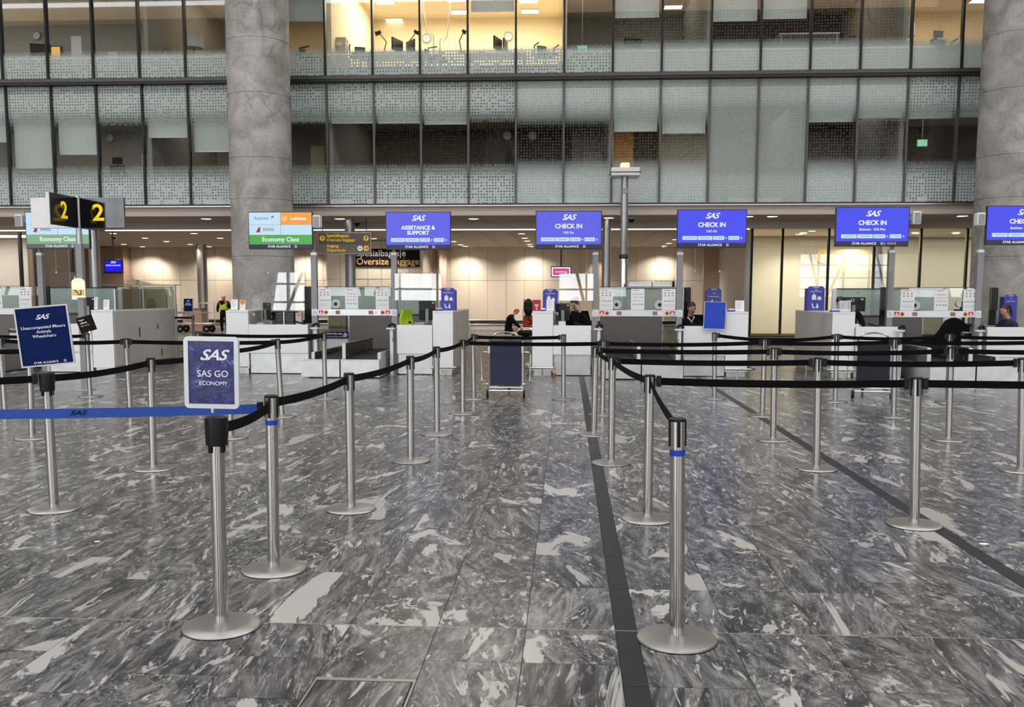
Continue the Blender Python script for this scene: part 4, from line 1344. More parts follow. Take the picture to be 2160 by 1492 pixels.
def gate(xa, xb, label, ztop=2.36):
    t = thing('gate', label, 'gate', ((xa + xb) / 2, YP, 0))
    h_ = (xb - xa) / 2
    for s_ in (-1, 1):
        p_ = box('post', s_ * h_ - .055, s_ * h_ + .055, -.055, .055, 0, ztop - .06, 'post_grey', t, .006)
        box('end_cap', s_ * h_ - .057, s_ * h_ + .057, -.057, .057, ztop - .06, ztop, 'pale_board', p_, .006)
        box('neck', s_ * h_ - .03, s_ * h_ + .03, -.05, .0, ztop + .0005, ztop + .25, 'grey_plastic', p_)
        pl = box('label_plate', s_ * h_ - .055, s_ * h_ + .055, -.064, -.056, 1.135, 1.265, 'paper', t, .002)
        obj('pictogram', MB().boxc((s_ * h_ - .01, -.0665, 1.22), (.05, .003, .008), (0, .9, 0)).boxc((s_ * h_ + .02, -.0665, 1.19), (.008, .003, .05)).boxc((s_ * h_ - .02, -.0665, 1.17), (.03, .003, .008)), 'ink_grey', pl)
    bar = box('cross_bar', -h_ + .057, h_ - .057, -.05, .05, 1.14, 1.26, 'steel_plate', t, .003)
    box('pane', -h_ + .08, h_ - .08, -.012, -.002, 1.262, 1.69, 'glass_clear', t)
    box('pane_edge', -h_ + .08, h_ - .08, -.015, .001, 1.691, 1.703, 'dark_frame', t)
    sticker_set(t, -h_ + .13, -.0505, 1)
    sticker_set(t, h_ - .13, -.0505, -1)
    return t


gate(-4.92, -3.35, 'grey gate with sticker bar between the green class screen and the assistance screen')
gate(.524, 2.123, 'grey gate with sticker bar over the middle conveyor, below the tall lamp mast', 2.36)
gate(6.045, 7.66, 'grey gate with sticker bar over the black draped conveyor at the right', 2.40)
gate(-12.0, -10.404, 'grey gate with sticker bar at the far left edge', 2.36)


def notice(x, label, kind, y=YP - .016, z0=1.265, w_=.255, h_=.40, par=None):
    t = thing('notice', label, 'notice', (x, y, z0))
    box('sheet', -w_ / 2, w_ / 2, -.003, 0, 0, h_, 'paper', t)
    pr = MB()
    pr.box(-w_ * .36, w_ * .1, -.0045, -.0032, h_ * .92, h_ * .945)
    if kind == 0:
        for r_ in (.8, .68):
            for c_ in (-.28, 0, .28): pr.boxc((w_ * c_, -.004, h_ * r_), (.024, .0015, .022), (0, c_ + r_, 0))
        for c_ in (-.32, -.16, 0, .16, .32): pr.boxc((w_ * c_, -.004, h_ * .42), (.016, .0015, .03), (0, c_ * 2, 0))
        for r_ in (.26, .2, .15): pr.box(-w_ * .38, w_ * .36, -.0045, -.0032, h_ * r_, h_ * r_ + .003)
    else:
        for c_ in (-.25, -.05, .18, .36): pr.boxc((w_ * c_, -.004, h_ * .6), (.022, .0015, .012), (0, c_, 0))
        for c_ in (-.3, -.08, .16, .34): pr.boxc((w_ * c_, -.004, h_ * .26), (.03, .0015, .018), (0, c_ * 2, 0))
        for r_ in (.76, .73, .45, .42): pr.box(-w_ * .38, w_ * .36, -.0045, -.0032, h_ * r_, h_ * r_ + .003)
    obj('print', pr, 'ink_grey', t)
    return t


notice(X(685, YP), 'white notice sheet with icons at the left on the assistance gate pane', 0)
notice(X(742, YP), 'white notice sheet in the middle of the assistance gate pane', 1)
notice(X(806.5, YP), 'white notice sheet with icons at the right on the assistance gate pane', 0)
notice(X(1279, YP), 'white notice sheet with icons at the left on the middle gate pane', 0)
notice(X(1345, YP), 'white notice sheet in the centre of the middle gate pane', 1)
notice(X(1410.5, YP), 'white notice sheet with icons at the right on the middle gate pane', 0)
notice(X(1914, YP), 'white notice sheet with icons at the left on the right gate pane', 0)
notice(X(1985, YP), 'white notice sheet in the middle of the right gate pane', 1)
notice(X(2046, YP), 'white notice sheet with icons at the right on the right gate pane', 0)
notice(X(54, YP), 'white notice sheet with icons on the far left gate, above the tilted blue sign', 0)
notice(X(-8, YP), 'white notice sheet cut by the left picture edge', 1)

for px, s_, lb in ((708, 1, 'white tape reel with black core behind the assistance gate pane'), (1300, 1, 'white tape reel at the left behind the middle gate pane'), (1392, -1, 'white tape reel at the right behind the middle gate pane'), (1930, -1, 'white tape reel behind the right gate pane')):
    t = thing('tape_reel', lb, 'reel', (X(px, YP + .062), YP + .062, 1.2615))
    obj('roll', MB().lathe([(.035, -.04), (.095, -.04), (.098, 0), (.095, .04), (.035, .04), (.035, -.04)], 24, caps=False), 'white_plastic', t, loc=(0, 0, .1), rot=(PI / 2, 0, .15 * s_))
    obj('core', MB().lathe([(.034, -.03), (.034, .035)], 16), 'black_plastic', t, loc=(0, 0, .1), rot=(PI / 2, 0, .15 * s_))
    obj('holder', MB().boxc((0, .0, .006), (.15, .09, .012)).boxc((s_ * .0, .05, .06), (.06, .012, .12)), 'black_plastic', t)

# ---- display screens above the desks
def display(px0, px1, py0, py1, kind, label, body):
    xa, za = at(px0, py0, 17.98); xb, zb = at(px1, py1, 17.98)
    w_, h_ = xb - xa, za - zb
    t = thing('display_screen', label, 'screen', ((xa + xb) / 2, 18.0, zb))
    box('housing', -w_ / 2, w_ / 2, -.02, .05, 0, h_, 'bezel', t, .004)
    iw, ih = w_ - .03, h_ - .03
    x0, z1 = -iw / 2, h_ - .015
    Zr = lambda f: z1 - ih * f
    y0, y1 = -.024, -.0205
    strip = .885
    mk = lambda n_, a, b, c, d, mt, par=None: box(n_, x0 + iw * a, x0 + iw * b, y0, y1, Zr(d), Zr(c), mt, par or t)
    if kind == 'sas':
        col, ttl, sub, foot = body[:4]
        di = mk('display', 0, 1, 0, strip, col)
        st = mk('footer_band', 0, 1, strip, 1, foot)
        text('SAS', .145, (-.005, y0 - .002, Zr(.16)), 'screen_white', di, shear=.38, bold=.02, sx=1.12, spacing=.92)
        if len(ttl) == 2:
            text(ttl[0], .1, (0, y0 - .002, Zr(.42)), 'screen_white', di, bold=.034, spacing=1.0)
            text(ttl[1], .1, (0, y0 - .002, Zr(.56)), 'screen_white', di, bold=.034, spacing=1.0)
        else:
            text(ttl[0], .115, (0, y0 - .002, Zr(.40)), 'screen_white', di, bold=.03, spacing=.97)
            text(sub, .062, (0, y0 - .002, Zr(.57)), 'screen_white', di, bold=.012)
        for a, b in ((.07, .285), (.295, .51), (.52, .685), (.745, .905)):
            c_ = mk('partner_tile', a, b, .70, .805, 'screen_sky', t)
            c_.location.y = -.003
            mm = (a + b) / 2
            obj('partner_print', MB().boxc((x0 + iw * (mm + .02), y0 - .005, Zr(.755)), (iw * (b - a) * .5, .002, .008)).boxc((x0 + iw * (mm - .05), y0 - .005, Zr(.757)), (.022, .002, .012), (0, .4, 0)), 'screen_ink', c_)
        obj('star', star_mb((x0 + iw * .712, Zr(.755)), .022, y0 - .004, y0 - .002), 'screen_white', di)
        obj('star', star_mb((x0 + iw * .935, Zr(.755)), .022, y0 - .004, y0 - .002), 'screen_white', di)
        gold = 'gold' in kind or (len(body) > 4)
    else:
        g_, f_ = body
        di = mk('display', 0, 1, 0, .62, 'screen_sky')
        o_ = mk('logo_field', .505, 1, 0, .34, 'screen_orange'); o_.location.y = -.002
        st_ = mk('class_band', 0, 1, .62, strip, g_)
        st = mk('footer_band', 0, 1, strip, 1, f_)
        text('Austrian', .082, (x0 + iw * .2, y0 - .003, Zr(.16)), 'screen_ink', di)
        obj('emblem', MB().prism([(x0 + iw * .345, Zr(.21)), (x0 + iw * .38, Zr(.10)), (x0 + iw * .42, Zr(.09)), (x0 + iw * .38, Zr(.14))], y0 - .004, y0 - .002).prism([(x0 + iw * .35, Zr(.12)), (x0 + iw * .39, Zr(.095)), (x0 + iw * .38, Zr(.13))], y0 - .004, y0 - .002), 'screen_maroon', di)
        text('SWISS', .082, (x0 + iw * .31, y0 - .003, Zr(.48)), 'screen_maroon', di, bold=.006)
        obj('emblem', MB().prism([(x0 + iw * .11, Zr(.55)), (x0 + iw * .15, Zr(.41)), (x0 + iw * .185, Zr(.41)), (x0 + iw * .175, Zr(.55))], y0 - .004, y0 - .002), 'screen_maroon', di)
        text('Lufthansa', .078, (x0 + iw * .79, y0 - .005, Zr(.17)), 'screen_white', o_, bold=.02)
        rg = MB().lathe([(.036, 0), (.045, 0), (.045, .002), (.036, .002), (.036, 0)], 20, caps=False)
        obj('emblem', rg, 'screen_white', o_, loc=(x0 + iw * .57, y0 - .004, Zr(.17)), rot=(PI / 2, 0, 0))
        obj('emblem', MB().prism([(x0 + iw * .555, Zr(.15)), (x0 + iw * .575, Zr(.19)), (x0 + iw * .595, Zr(.14)), (x0 + iw * .575, Zr(.165))], y0 - .006, y0 - .004), 'screen_white', o_)
        box('divider', x0 + iw * .503, x0 + iw * .507, y0 - .002, y0, Zr(.62), Zr(0), 'screen_ink', di)
        box('divider', x0, x0 + iw, y0 - .002, y0, Zr(.343), Zr(.337), 'screen_ink', di)
        text('Economy Class', .118, (0, y0 - .003, Zr(.75)), 'screen_white', st_, bold=.015)
    ex = -.11 if (kind == 'sas' and len(body) > 4) else 0
    text('STAR ALLIANCE', .061, (ex - .03, y0 - .003, Zr(.945)), 'screen_white', st, bold=.012, spacing=1.02)
    obj('star', star_mb((ex + .295, Zr(.943)), .03, y0 - .004, y0 - .002), 'screen_white', st)
    if ex:
        text('GOLD', .058, (.36, y0 - .003, Zr(.945)), 'screen_gold', st, spacing=1.05)
        box('divider', .235, .24, y0 - .003, y0 - .001, Zr(.99), Zr(.9), 'screen_white', st)
    br = MB().box(-w_ * .47, w_ * .47, .05, .0895, .08, .16).box(-.06, .06, .05, .08, .161, h_ - .1)
    obj('bracket', br, 'grey_plastic', t)
    return t


display(52, 190, 447, 525, 'class', 'green and pale blue class screen at the far left, half hidden by the 2 sign', ('screen_sage', 'screen_grey'))
display(523, 660, 447, 526, 'class', 'screen with orange field and green economy class band before the concrete column', ('screen_green', 'screen_navy'))
display(813, 951, 447, 527, 'sas', 'violet screen reading assistance and support', ('screen_violet', ('ASSISTANCE &', 'SUPPORT'), '', 'screen_navy'))
display(1130, 1269, 445, 526, 'sas', 'violet check in screen left of the tall lamp mast', ('screen_violet', ('CHECK IN',), 'SAS Go', 'screen_navy'))
display(1429, 1574, 442, 523, 'sas', 'blue check in screen right of the tall lamp mast, above the glazed office edge', ('screen_blue', ('CHECK IN',), 'SAS Go', 'screen_navy'))
display(1764, 1916, 437, 520, 'sas', 'blue check in screen with gold footer word, left of the right column', ('screen_blue', ('CHECK IN',), 'Business · SAS Plus', 'screen_navy', 'gold'))
display(2083, 2236, 434, 517, 'sas', 'blue check in screen cut by the right picture edge', ('screen_blue', ('CHECK IN',), 'Business · SAS Plus', 'screen_navy', 'gold'))

for px, py, lb in ((669, 468, 'white loudspeaker box beside the green class screen'), (43, 466, 'white loudspeaker box at the left edge of the far left screen'), (1932, 460, 'white loudspeaker box right of the gold footer screen'), (2067, 463, 'white loudspeaker box left of the screen at the right edge')):
    xx, zz = at(px, py, 18.05)
    t = thing('loudspeaker', lb, 'speaker', (xx, 18.06, zz))
    box('housing', -.075, .075, -.09, .09, -.12, .12, 'white_plastic', t, .02)
    sd_ = -1 if px in (669, 1932) else 1
    ed_ = abs(at({669: 660, 43: 52, 1932: 1916, 2067: 2083}[px], py, 17.98)[0] - xx) - .0005
    box('arm', min(.0755 * sd_, ed_ * sd_), max(.0755 * sd_, ed_ * sd_), -.03, .03, -.04, .04, 'grey_plastic', t)
    obj('grille', MB().box(-.055, .055, -.096, -.0905, -.095, .095), 'grey_plastic', t, .004)

# ---- clear acrylic shields hung over the desks
for px0, px1, py0, py1, lb in ((108, 186, 574, 652, 'clear acrylic shield over the far left desk'), (548, 645, 575, 655, 'clear acrylic shield with strong reflections before the concrete column'), (834, 932, 575, 655, 'clear acrylic shield over the assistance desk'),
                               (1180, 1251, 575, 656, 'clear acrylic shield in front of the woman holding a paper'), (1448, 1532, 572, 640, 'clear acrylic shield in front of the woman with the white scarf'), (1770, 1878, 572, 652, 'clear acrylic shield over the desk behind the dark trolley')):
    xa, za = at(px0, py0, 18.1); xb, zb = at(px1, py1, 18.1)
    t = thing('shield', lb, 'shield', ((xa + xb) / 2, 18.03, zb), (math.radians(-1.6 if px0 == 548 else -.2), 0, 0), group='acrylic desk shields')
    w_, h_ = (xb - xa) / 2, za - zb
    box('sheet', -w_, w_, -.003, .003, 0, h_, 'acrylic', t)
    for s_ in (-1, 1):
        obj('wire', MB().rod((s_ * w_ * .6, 0, h_), (s_ * w_ * .6, 0, h_ + (2.397 - za)), .002, 6), 'aluminium', t)
        box('clip', s_ * w_ * .6 - .012, s_ * w_ * .6 + .012, -.008, .008, h_ - .02, h_ + .004, 'white_plastic', t)

# ---- conveyors
def conveyor(x0, x1, yf, label, guard_l, guard_r, yb=19.9, pl=0.0, pr=0.0):
    t = thing('conveyor', label, 'conveyor', ((x0 + x1) / 2, yf, 0))
    w2 = (x1 - x0) / 2
    L_ = yb - yf
    box('front_plinth', -w2 - pl, w2 + pr, 0, .12, .02, .32, 'kick_steel', t, .004)
    box('front_lip', -w2 - pl, w2 + pr, -.004, .14, .321, .345, 'steel_plate', t, .003)
    for s_ in (-1, 1): box('side_skirt', s_ * (w2 - .01) - .01, s_ * (w2 - .01) + .01, .121, L_, .02, .345, 'steel_plate', t)
    MBb = MB().prism([(.14, .335), (L_, .40), (L_, .37), (.14, .31)], -w2 + .025, w2 - .025, Matrix.Rotation(PI / 2, 4, 'Z') @ Matrix.Scale(-1, 4, (0, 1, 0)))
    obj('belt', MBb, 'rubber', t)
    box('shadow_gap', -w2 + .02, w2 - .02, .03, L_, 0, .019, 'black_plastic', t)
    for s_, gt in ((-1, guard_l), (1, guard_r)):
        if not gt: continue
        z1, mt = gt
        xx = s_ * (w2 - .03)
        n_ = 3
        for k in range(n_):
            a = .2 + (L_ - .25) * k / n_; b = .2 + (L_ - .25) * (k + 1) / n_ - .012
            pn = box('side_guard', xx - .02, xx + .02, a, b, .346, z1, mt, t, .003)
            obj('bolt', MB().ball((xx - s_ * .022, a + .2, .43), .01, 8, 5), 'aluminium', pn)
        box('guard_post', xx - .03, xx + .03, .145, .188, .346, z1 + .004, 'white_plastic', t, .003)
        box('guard_rail', xx - .024, xx + .024, .19, L_, z1 + .001, z1 + .012, 'steel_plate', t)
    return t


conveyor(-4.78, -4.215, 17.15, 'left belt of the conveyor beside the green class screen', (.46, 'conveyor_side'), None, pl=.16)
conveyor(-4.195, -3.47, 17.15, 'belt with tall black side guard next to the assistance desk', (.63, 'conveyor_side'), (.46, 'steel_plate'))
conveyor(.66, 1.345, 17.2, 'left belt of the middle conveyor under the sticker gate', None, (.60, 'steel_plate'))
conveyor(1.365, 2.05, 17.2, 'right belt of the middle conveyor under the sticker gate', None, (.47, 'steel_plate'), pr=.06)
conveyor(6.35, 7.125, 16.8, 'left belt of the conveyor with the black cover at the right', (.62, 'conveyor_side'), (.62, 'conveyor_side'))
conveyor(7.15, 7.59, 16.8, 'right belt of the conveyor with the black cover at the right', None, (.46, 'steel_plate'), pr=.36)
conveyor(-11.9, -11.15, 17.2, 'steel fronted belt at the far left edge below the gate', None, (.55, 'steel_plate'))

# scanner stands beside the belts
def scanner(px, y, label, s_=1):
    t = thing('scanner_stand', label, 'scanner', (X(px, y), y, 0))
    box('pillar', -.03, .03, -.03, .03, .006, .88, 'white_plastic', t, .004)
    box('foot', -.07, .07, -.07, .07, 0, .006, 'aluminium', t)
    box('tray', -.09, .06, -.06, .06, .881, .91, 'white_plastic', t, .004)
    obj('handset', MB().tube([(-.05, -.03, .93), (-.02, -.03, .97), (.03, -.02, .985), (.06, 0, .96), (.065, 0, .92)], .026, 8), 'black_plastic', t)
    obj('cord', MB().tube([(.05 * s_, -.035, .9), (.07 * s_, -.06, .8), (.075 * s_, -.06, .7), (.06 * s_, -.05, .64), (.03 * s_, -.04, .66), (.02 * s_, -.035, .72)], .006, 6), 'black_plastic', t)


scanner(664, 17.97, 'white scanner stand with black handset at the left of the assistance gate')
scanner(825, 17.96, 'white scanner stand with black handset and hanging cord before the assistance desk')
scanner(1264, 18.0, 'white scanner stand left of the middle conveyor')
scanner(1435, 17.88, 'white scanner stand right of the middle conveyor', -1)
scanner(1903, 17.85, 'white scanner stand between the dark trolley and the right conveyor')
scanner(2072, 17.95, 'white scanner stand before the desk at the right edge')

# ---- partitions behind the belts: grey foot, glass head
YQ = 20.4


def partition(px0, px1, label, panels, ends=(1, 1), glass='glass_frost'):
    xa, xb = X(px0, YQ), X(px1, YQ)
    t = thing('partition', label, 'partition', ((xa + xb) / 2, YQ, 0))
    w2 = (xb - xa) / 2
    mid = (xa + xb) / 2
    last = xa
    for px, mt in panels:
        xx = X(px, YQ)
        if mt == 'glass': box('glass_panel', last - mid + .02, xx - mid - .02, -.006, .006, .06, 1.1, 'glass_smoke', t); box('panel_frame', xx - mid - .02, xx - mid + .02, -.02, .02, 0, 1.1, 'aluminium', t)
        else: box('panel', last - mid + .004, xx - mid - .004, -.015, .015, .02, 1.1, mt, t)
        last = xx
    box('rail', -w2, w2, -.025, .025, 1.101, 1.13, 'dark_frame', t)
    box('pane', -w2, w2, -.005, .005, 1.131, 1.68, glass, t)
    box('top_edge', -w2 - .01, w2 + .01, -.02, .02, 1.681, 1.70, 'mullion_dark', t)
    if ends[0]: box('end_post', -w2 - .09, -w2 - .002, -.035, .035, 0, 1.69, 'white_plastic', t, .004)
    if ends[1]: box('end_post', w2 + .002, w2 + .09, -.035, .035, 0, 1.69, 'white_plastic', t, .004)
    for s_ in (-.6, .55):
        for zz in (1.62, 1.2): obj('fixing', MB().ball((w2 * s_, -.012, zz), .02, 10, 6), 'chrome', t)
    return t


partition(690, 911, 'grey and glass partition behind the assistance desk and its belts', ((735, 'glass'), (911, 'dark_wall')), (0, 1))
pt = partition(1266, 1440, 'grey and glass partition behind the middle conveyor', ((1398, 'dark_wall'), (1440, 'glass')), (0, 1))
partition(1764, 1992, 'grey and glass partition behind the right gate', ((1948, 'dark_wall'), (1992, 'glass')), (1, 1))
partition(80, 250, 'glass topped partition behind the far left desk', ((250, 'dark_wall'),), (0, 1))
partition(-140, 40, 'glass topped partition behind the far left gate', ((40, 'dark_wall'),), (0, 0))
# glass box on the far left cabinet
t = thing('glass_box', 'low smoked glass screen standing on the long left cabinet', 'screen', (-9.02, 18.2, 1.236))
box('pane', .06, .068, 0, 2.5, 0, .40, 'glass_smoke', t)
box('pane', .0, .06, 2.492, 2.5, 0, .40, 'glass_smoke', t)
for yy in (0, 1.25, 2.5): box('upright', .052, .076, yy - .012, yy + .012, 0, .41, 'aluminium', t)
box('top_edge', .05, .078, 0, 2.5, .41, .42, 'mullion_dark', t)
t = thing('glass_hutch', 'wide glass hutch with pale top behind the far left cabinet', 'partition', (X(296, 24), 24.0, 0))
for a, b in ((-1.05, 0), (.01, .92)): box('pane', a, b, -.01, .01, .5, 1.75, 'glass_smoke', t)
for a in (-1.06, 0, .93): box('upright', a - .02, a + .02, -.03, .03, 0, 1.78, 'aluminium', t)
box('foot_panel', -1.05, .92, -.02, .02, .02, .5, 'grey_laminate', t)
box('cap', -1.08, .96, -.05, .35, 1.781, 1.80, 'grey_plastic', t)
t = thing('carton', 'small pale carton on the glass hutch at the left', 'box', (X(281, 24.1), 24.12, 1.8))
box('body', -.12, .12, -.1, .1, 0, .1, 'cream_box', t, .003); box('lid', -.123, .123, -.103, .103, .1, .112, 'cream_box', t)
t = thing('folder', 'cream folder leaning on the glass hutch at the left', 'folder', (X(305, 24.1), 24.12, 1.8))
obj('cover', MB().prism([(-.13, 0), (.16, 0), (.13, .02), (-.09, .09)], -.08, .08), 'cream_box', t)

# white boxes on a ledge over the middle partition
box('ledge', -.55, .72, .0, .42, 1.70, 1.72, 'white_plastic', pt)
xm = pt.location.x
for px0, px1, lb, full in ((1326, 1371, 'long white tray on the middle partition, left one', 0), (1375, 1424, 'long white tray with golden parcels on the middle partition, right one', 1)):
    xa, xb = X(px0, 20.6), X(px1, 20.6)
    t = thing('tray', lb, 'tray', ((xa + xb) / 2, 20.6, 1.721))
    w2 = (xb - xa) / 2
    tr = MB().box(-w2, w2, -.16, -.148, 0, .11).box(-w2, w2, .148, .16, 0, .11).box(-w2, -w2 + .012, -.148, .148, 0, .11).box(w2 - .012, w2, -.148, .148, 0, .11).box(-w2, w2, -.16, .16, -.0, .008)
    obj('body', tr, 'white_plastic', t)
    if full:
        for q in range(4):
            p_ = thing('parcel', 'small golden parcel in the right white tray, %s' % ('first from left', 'second from left', 'third from left', 'last at the right')[q], 'parcel', ((xa + xb) / 2 - w2 * .6 + q * w2 * .38, 20.58, 1.7295), (0, 0, q * .25))
            box('wrap', -.034, .034, -.04, .04, 0, .125 + .02 * (q % 2), 'tag_gold', p_, .01)
            box('ribbon', -.008, .008, -.042, .042, .0, .127 + .02 * (q % 2), 'sign_gold', p_)
        t = thing('handheld_radio', 'small black handheld radio at the right end of the partition trays', 'radio', (xb - .06, 20.42, 1.721))
        box('body', -.025, .025, -.015, .015, 0, .12, 'black_plastic', t, .004); obj('aerial', MB().rod((.012, 0, .12), (.012, 0, .2), .006, 6), 'black_plastic', t)

# closed signs
def closed_sign(px, py, y, label, lines, mark=True, w_=.52, h_=.14, zb=.42):
    xx, zz = at(px, py, y)
    t = thing('closed_sign', label, 'sign', (xx, y, zz))
    box('plate', -w_ / 2, w_ / 2, -.006, .006, -h_ / 2, h_ / 2, 'sign_navy' if mark else 'sign_black', t, .002)
    for i, ln in enumerate(lines): text(ln, .047, (-w_ / 2 + .03, -.008, .03 - .062 * i), 'text_white' if i == 0 else 'sign_gold', t, align='LEFT', bold=.012)
    if mark:
        m_ = obj('mark', MB().lathe([(.045, 0), (.045, .004)], 20), 'text_white', t, loc=(w_ / 2 - .07, -.006, 0), rot=(PI / 2, 0, 0))
        obj('mark_print', MB().lathe([(.034, .0045), (.034, .006)], 18), 'sticker_pink', m_)
        obj('cross', MB().boxc((0, 0, .007), (.05, .01, .002), (0, 0, PI / 4)).boxc((0, 0, .007), (.05, .01, .002), (0, 0, -PI / 4)), 'text_white', m_)
    box('stand', -w_ / 2 + .02, w_ / 2 - .02, .008, .018, -zz + zb, h_ / 2 - .01, 'white_plastic', t)
    box('stand_foot', -w_ / 2 + .02, w_ / 2 - .02, .008, .1, -zz + zb - .02, -zz + zb - .002, 'white_plastic', t)


closed_sign(711, 707, 19.95, 'navy temporarily closed sign with round red cross on the left belt', ('Midlertidig stengt', 'Temporarily closed'), True, .5, .14, .022)
closed_sign(36, 698, 20.0, 'black temporarily closed sign at the far left, behind the tilted blue sign', ('Midlertidig', ), False, .4, .08, .022)
closed_sign(2046, 705, 18.26, 'black temporarily closed sign on the draped conveyor at the right', ('Midlertidig stengt', ), False, .34, .09, .5)

# black cover draped over the right conveyor
t = thing('draped_cover', 'black cloth draped in a peak over the right conveyor', 'cover', (X(2050, 18.6) - .31, 18.86, .474))
pk = [(-.62, .0), (-.35, .22), (-.12, .44), (.1, .62), (.2, .65), (.35, .62), (.5, .55), (.52, .0)]
mb = MB()
vs_, fs_ = [], []
for j, yy in enumerate((-.42, -.36, -.1, .2, .36, .42)):
    kz = (0, .9, 1, .97, .9, 0)[j]
    for x_, z_ in pk: vs_.append((x_ * .5 + .02 * math.sin(j * 2 + x_ * 9), yy + .03 * math.sin(x_ * 7), z_ * kz))
for j in range(5):
    for i in range(len(pk) - 1): fs_.append((j * 8 + i, j * 8 + i + 1, (j + 1) * 8 + i + 1, (j + 1) * 8 + i))
mb.add(vs_, fs_, True)
obj('cloth', mb, 'cloth_black', t)
# shelf with the printer seen beside the drape
t = thing('label_printer', 'black label printer with white shelf beside the draped conveyor', 'printer', (X(2038, 19.72), 19.72, 0))
box('shelf', -.25, .2, -.15, .15, .84, .87, 'white_plastic', t, .003)
box('body', -.2, .12, -.14, .14, .871, .98, 'black_plastic', t, .01)
box('leg', -.22, -.19, -.1, .1, 0, .84, 'grey_plastic', t); box('leg', .14, .17, -.1, .1, 0, .84, 'grey_plastic', t)
t = thing('reel_printer', 'white and black reel printer behind the right gate, between two notices', 'printer', (X(2030, YP + .055), YP + .055, 1.2615))
box('base', -.13, .08, -.045, .045, 0, .03, 'black_plastic', t, .004)
box('body', -.02, .08, -.045, .045, .031, .18, 'black_plastic', t, .006)
obj('roll', MB().lathe([(.02, -.04), (.07, -.04), (.07, .04), (.02, .04)], 20), 'white_plastic', t, loc=(-.05, 0, .14), rot=(PI / 2, 0, 0))

# black ribbed ticket racks against the posts
for px, lb in ((648, 'black ribbed rack beside the post left of the assistance gate'), (1450, 'black and grey ribbed rack beside the post right of the middle gate'), (2097, 'black ribbed rack beside the post at the right edge'), (97, 'black ribbed rack at the far left, behind the notice sheet'), (1875, 'plum dark ribbed rack left of the right gate')):
    ry_ = {1450: 19.85, 2097: 19.62, 1875: 18.86}.get(px, 19.2); rx_ = X({1875: 1866}.get(px, px), ry_)
    t = thing('ticket_rack', lb, 'rack', (rx_, ry_, .95))
    box('back', -.07, .07, .03, .05, .02, .76, 'black_plastic', t)
    box('foot', -.08, .08, -.06, .06, -.0, .02, 'black_plastic', t)
    for q in range(5): box('rib', -.07 + q * .03, -.055 + q * .03, -.04, .03, .3, .75, 'garment_plum' if px == 1875 else 'black_satin', t)
    tb = thing('side_table', 'low grey side unit under the ticket rack %s' % {648: 'left of the assistance gate', 1450: 'right of the middle gate', 2097: 'at the right edge', 97: 'at the far left', 1875: 'left of the right gate'}[px], 'table', (rx_, ry_, 0))
    box('body', -.14, .14, -.12, .14, .02, .93, 'grey_laminate', tb, .004); box('top', -.15, .15, -.13, .15, .931, .949, 'grey_laminate', tb, .003); box('plinth', -.12, .12, -.1, .12, 0, .019, 'black_plastic', tb)

# ================================================================== PEOPLE
def grow(name, nodes, edges, mat, parent, sub=1, root=0):
    """one continuous skinned surface over connected joints; nodes = [(point, rx, ry)]"""
    me = bpy.data.meshes.new('tmp')
    me.from_pydata([n[0] for n in nodes], edges, [])
    o = bpy.data.objects.new('tmp', me)
    C.objects.link(o)
    o.modifiers.new('skin', 'SKIN')
    sv = me.skin_vertices[0].data
    for i, n in enumerate(nodes):
        sv[i].radius = (n[1], n[2])
        sv[i].use_root = i == root
    sb = o.modifiers.new('sub', 'SUBSURF'); sb.levels = sub; sb.render_levels = sub
    dg = bpy.context.evaluated_depsgraph_get()
    dg.update()
    m2 = bpy.data.meshes.new_from_object(o.evaluated_get(dg))
    m2.name = name
    bpy.data.objects.remove(o); bpy.data.meshes.remove(me)
    m2.materials.clear(); m2.materials.append(M[mat])
    for p in m2.polygons: p.use_smooth = True
    r = bpy.data.objects.new(name, m2)
    C.objects.link(r)
    r.parent = parent
    return r


class Fig:
    def __init__(s): s.n, s.e, s.ix = [], [], {}

    def add(s, key, p, r, frm=None, r2=None):
        s.ix[key] = len(s.n); s.n.append((Vector(p), r, r2 or r))
        if frm is not None: s.e.append((s.ix[frm], s.ix[key]))
        return s


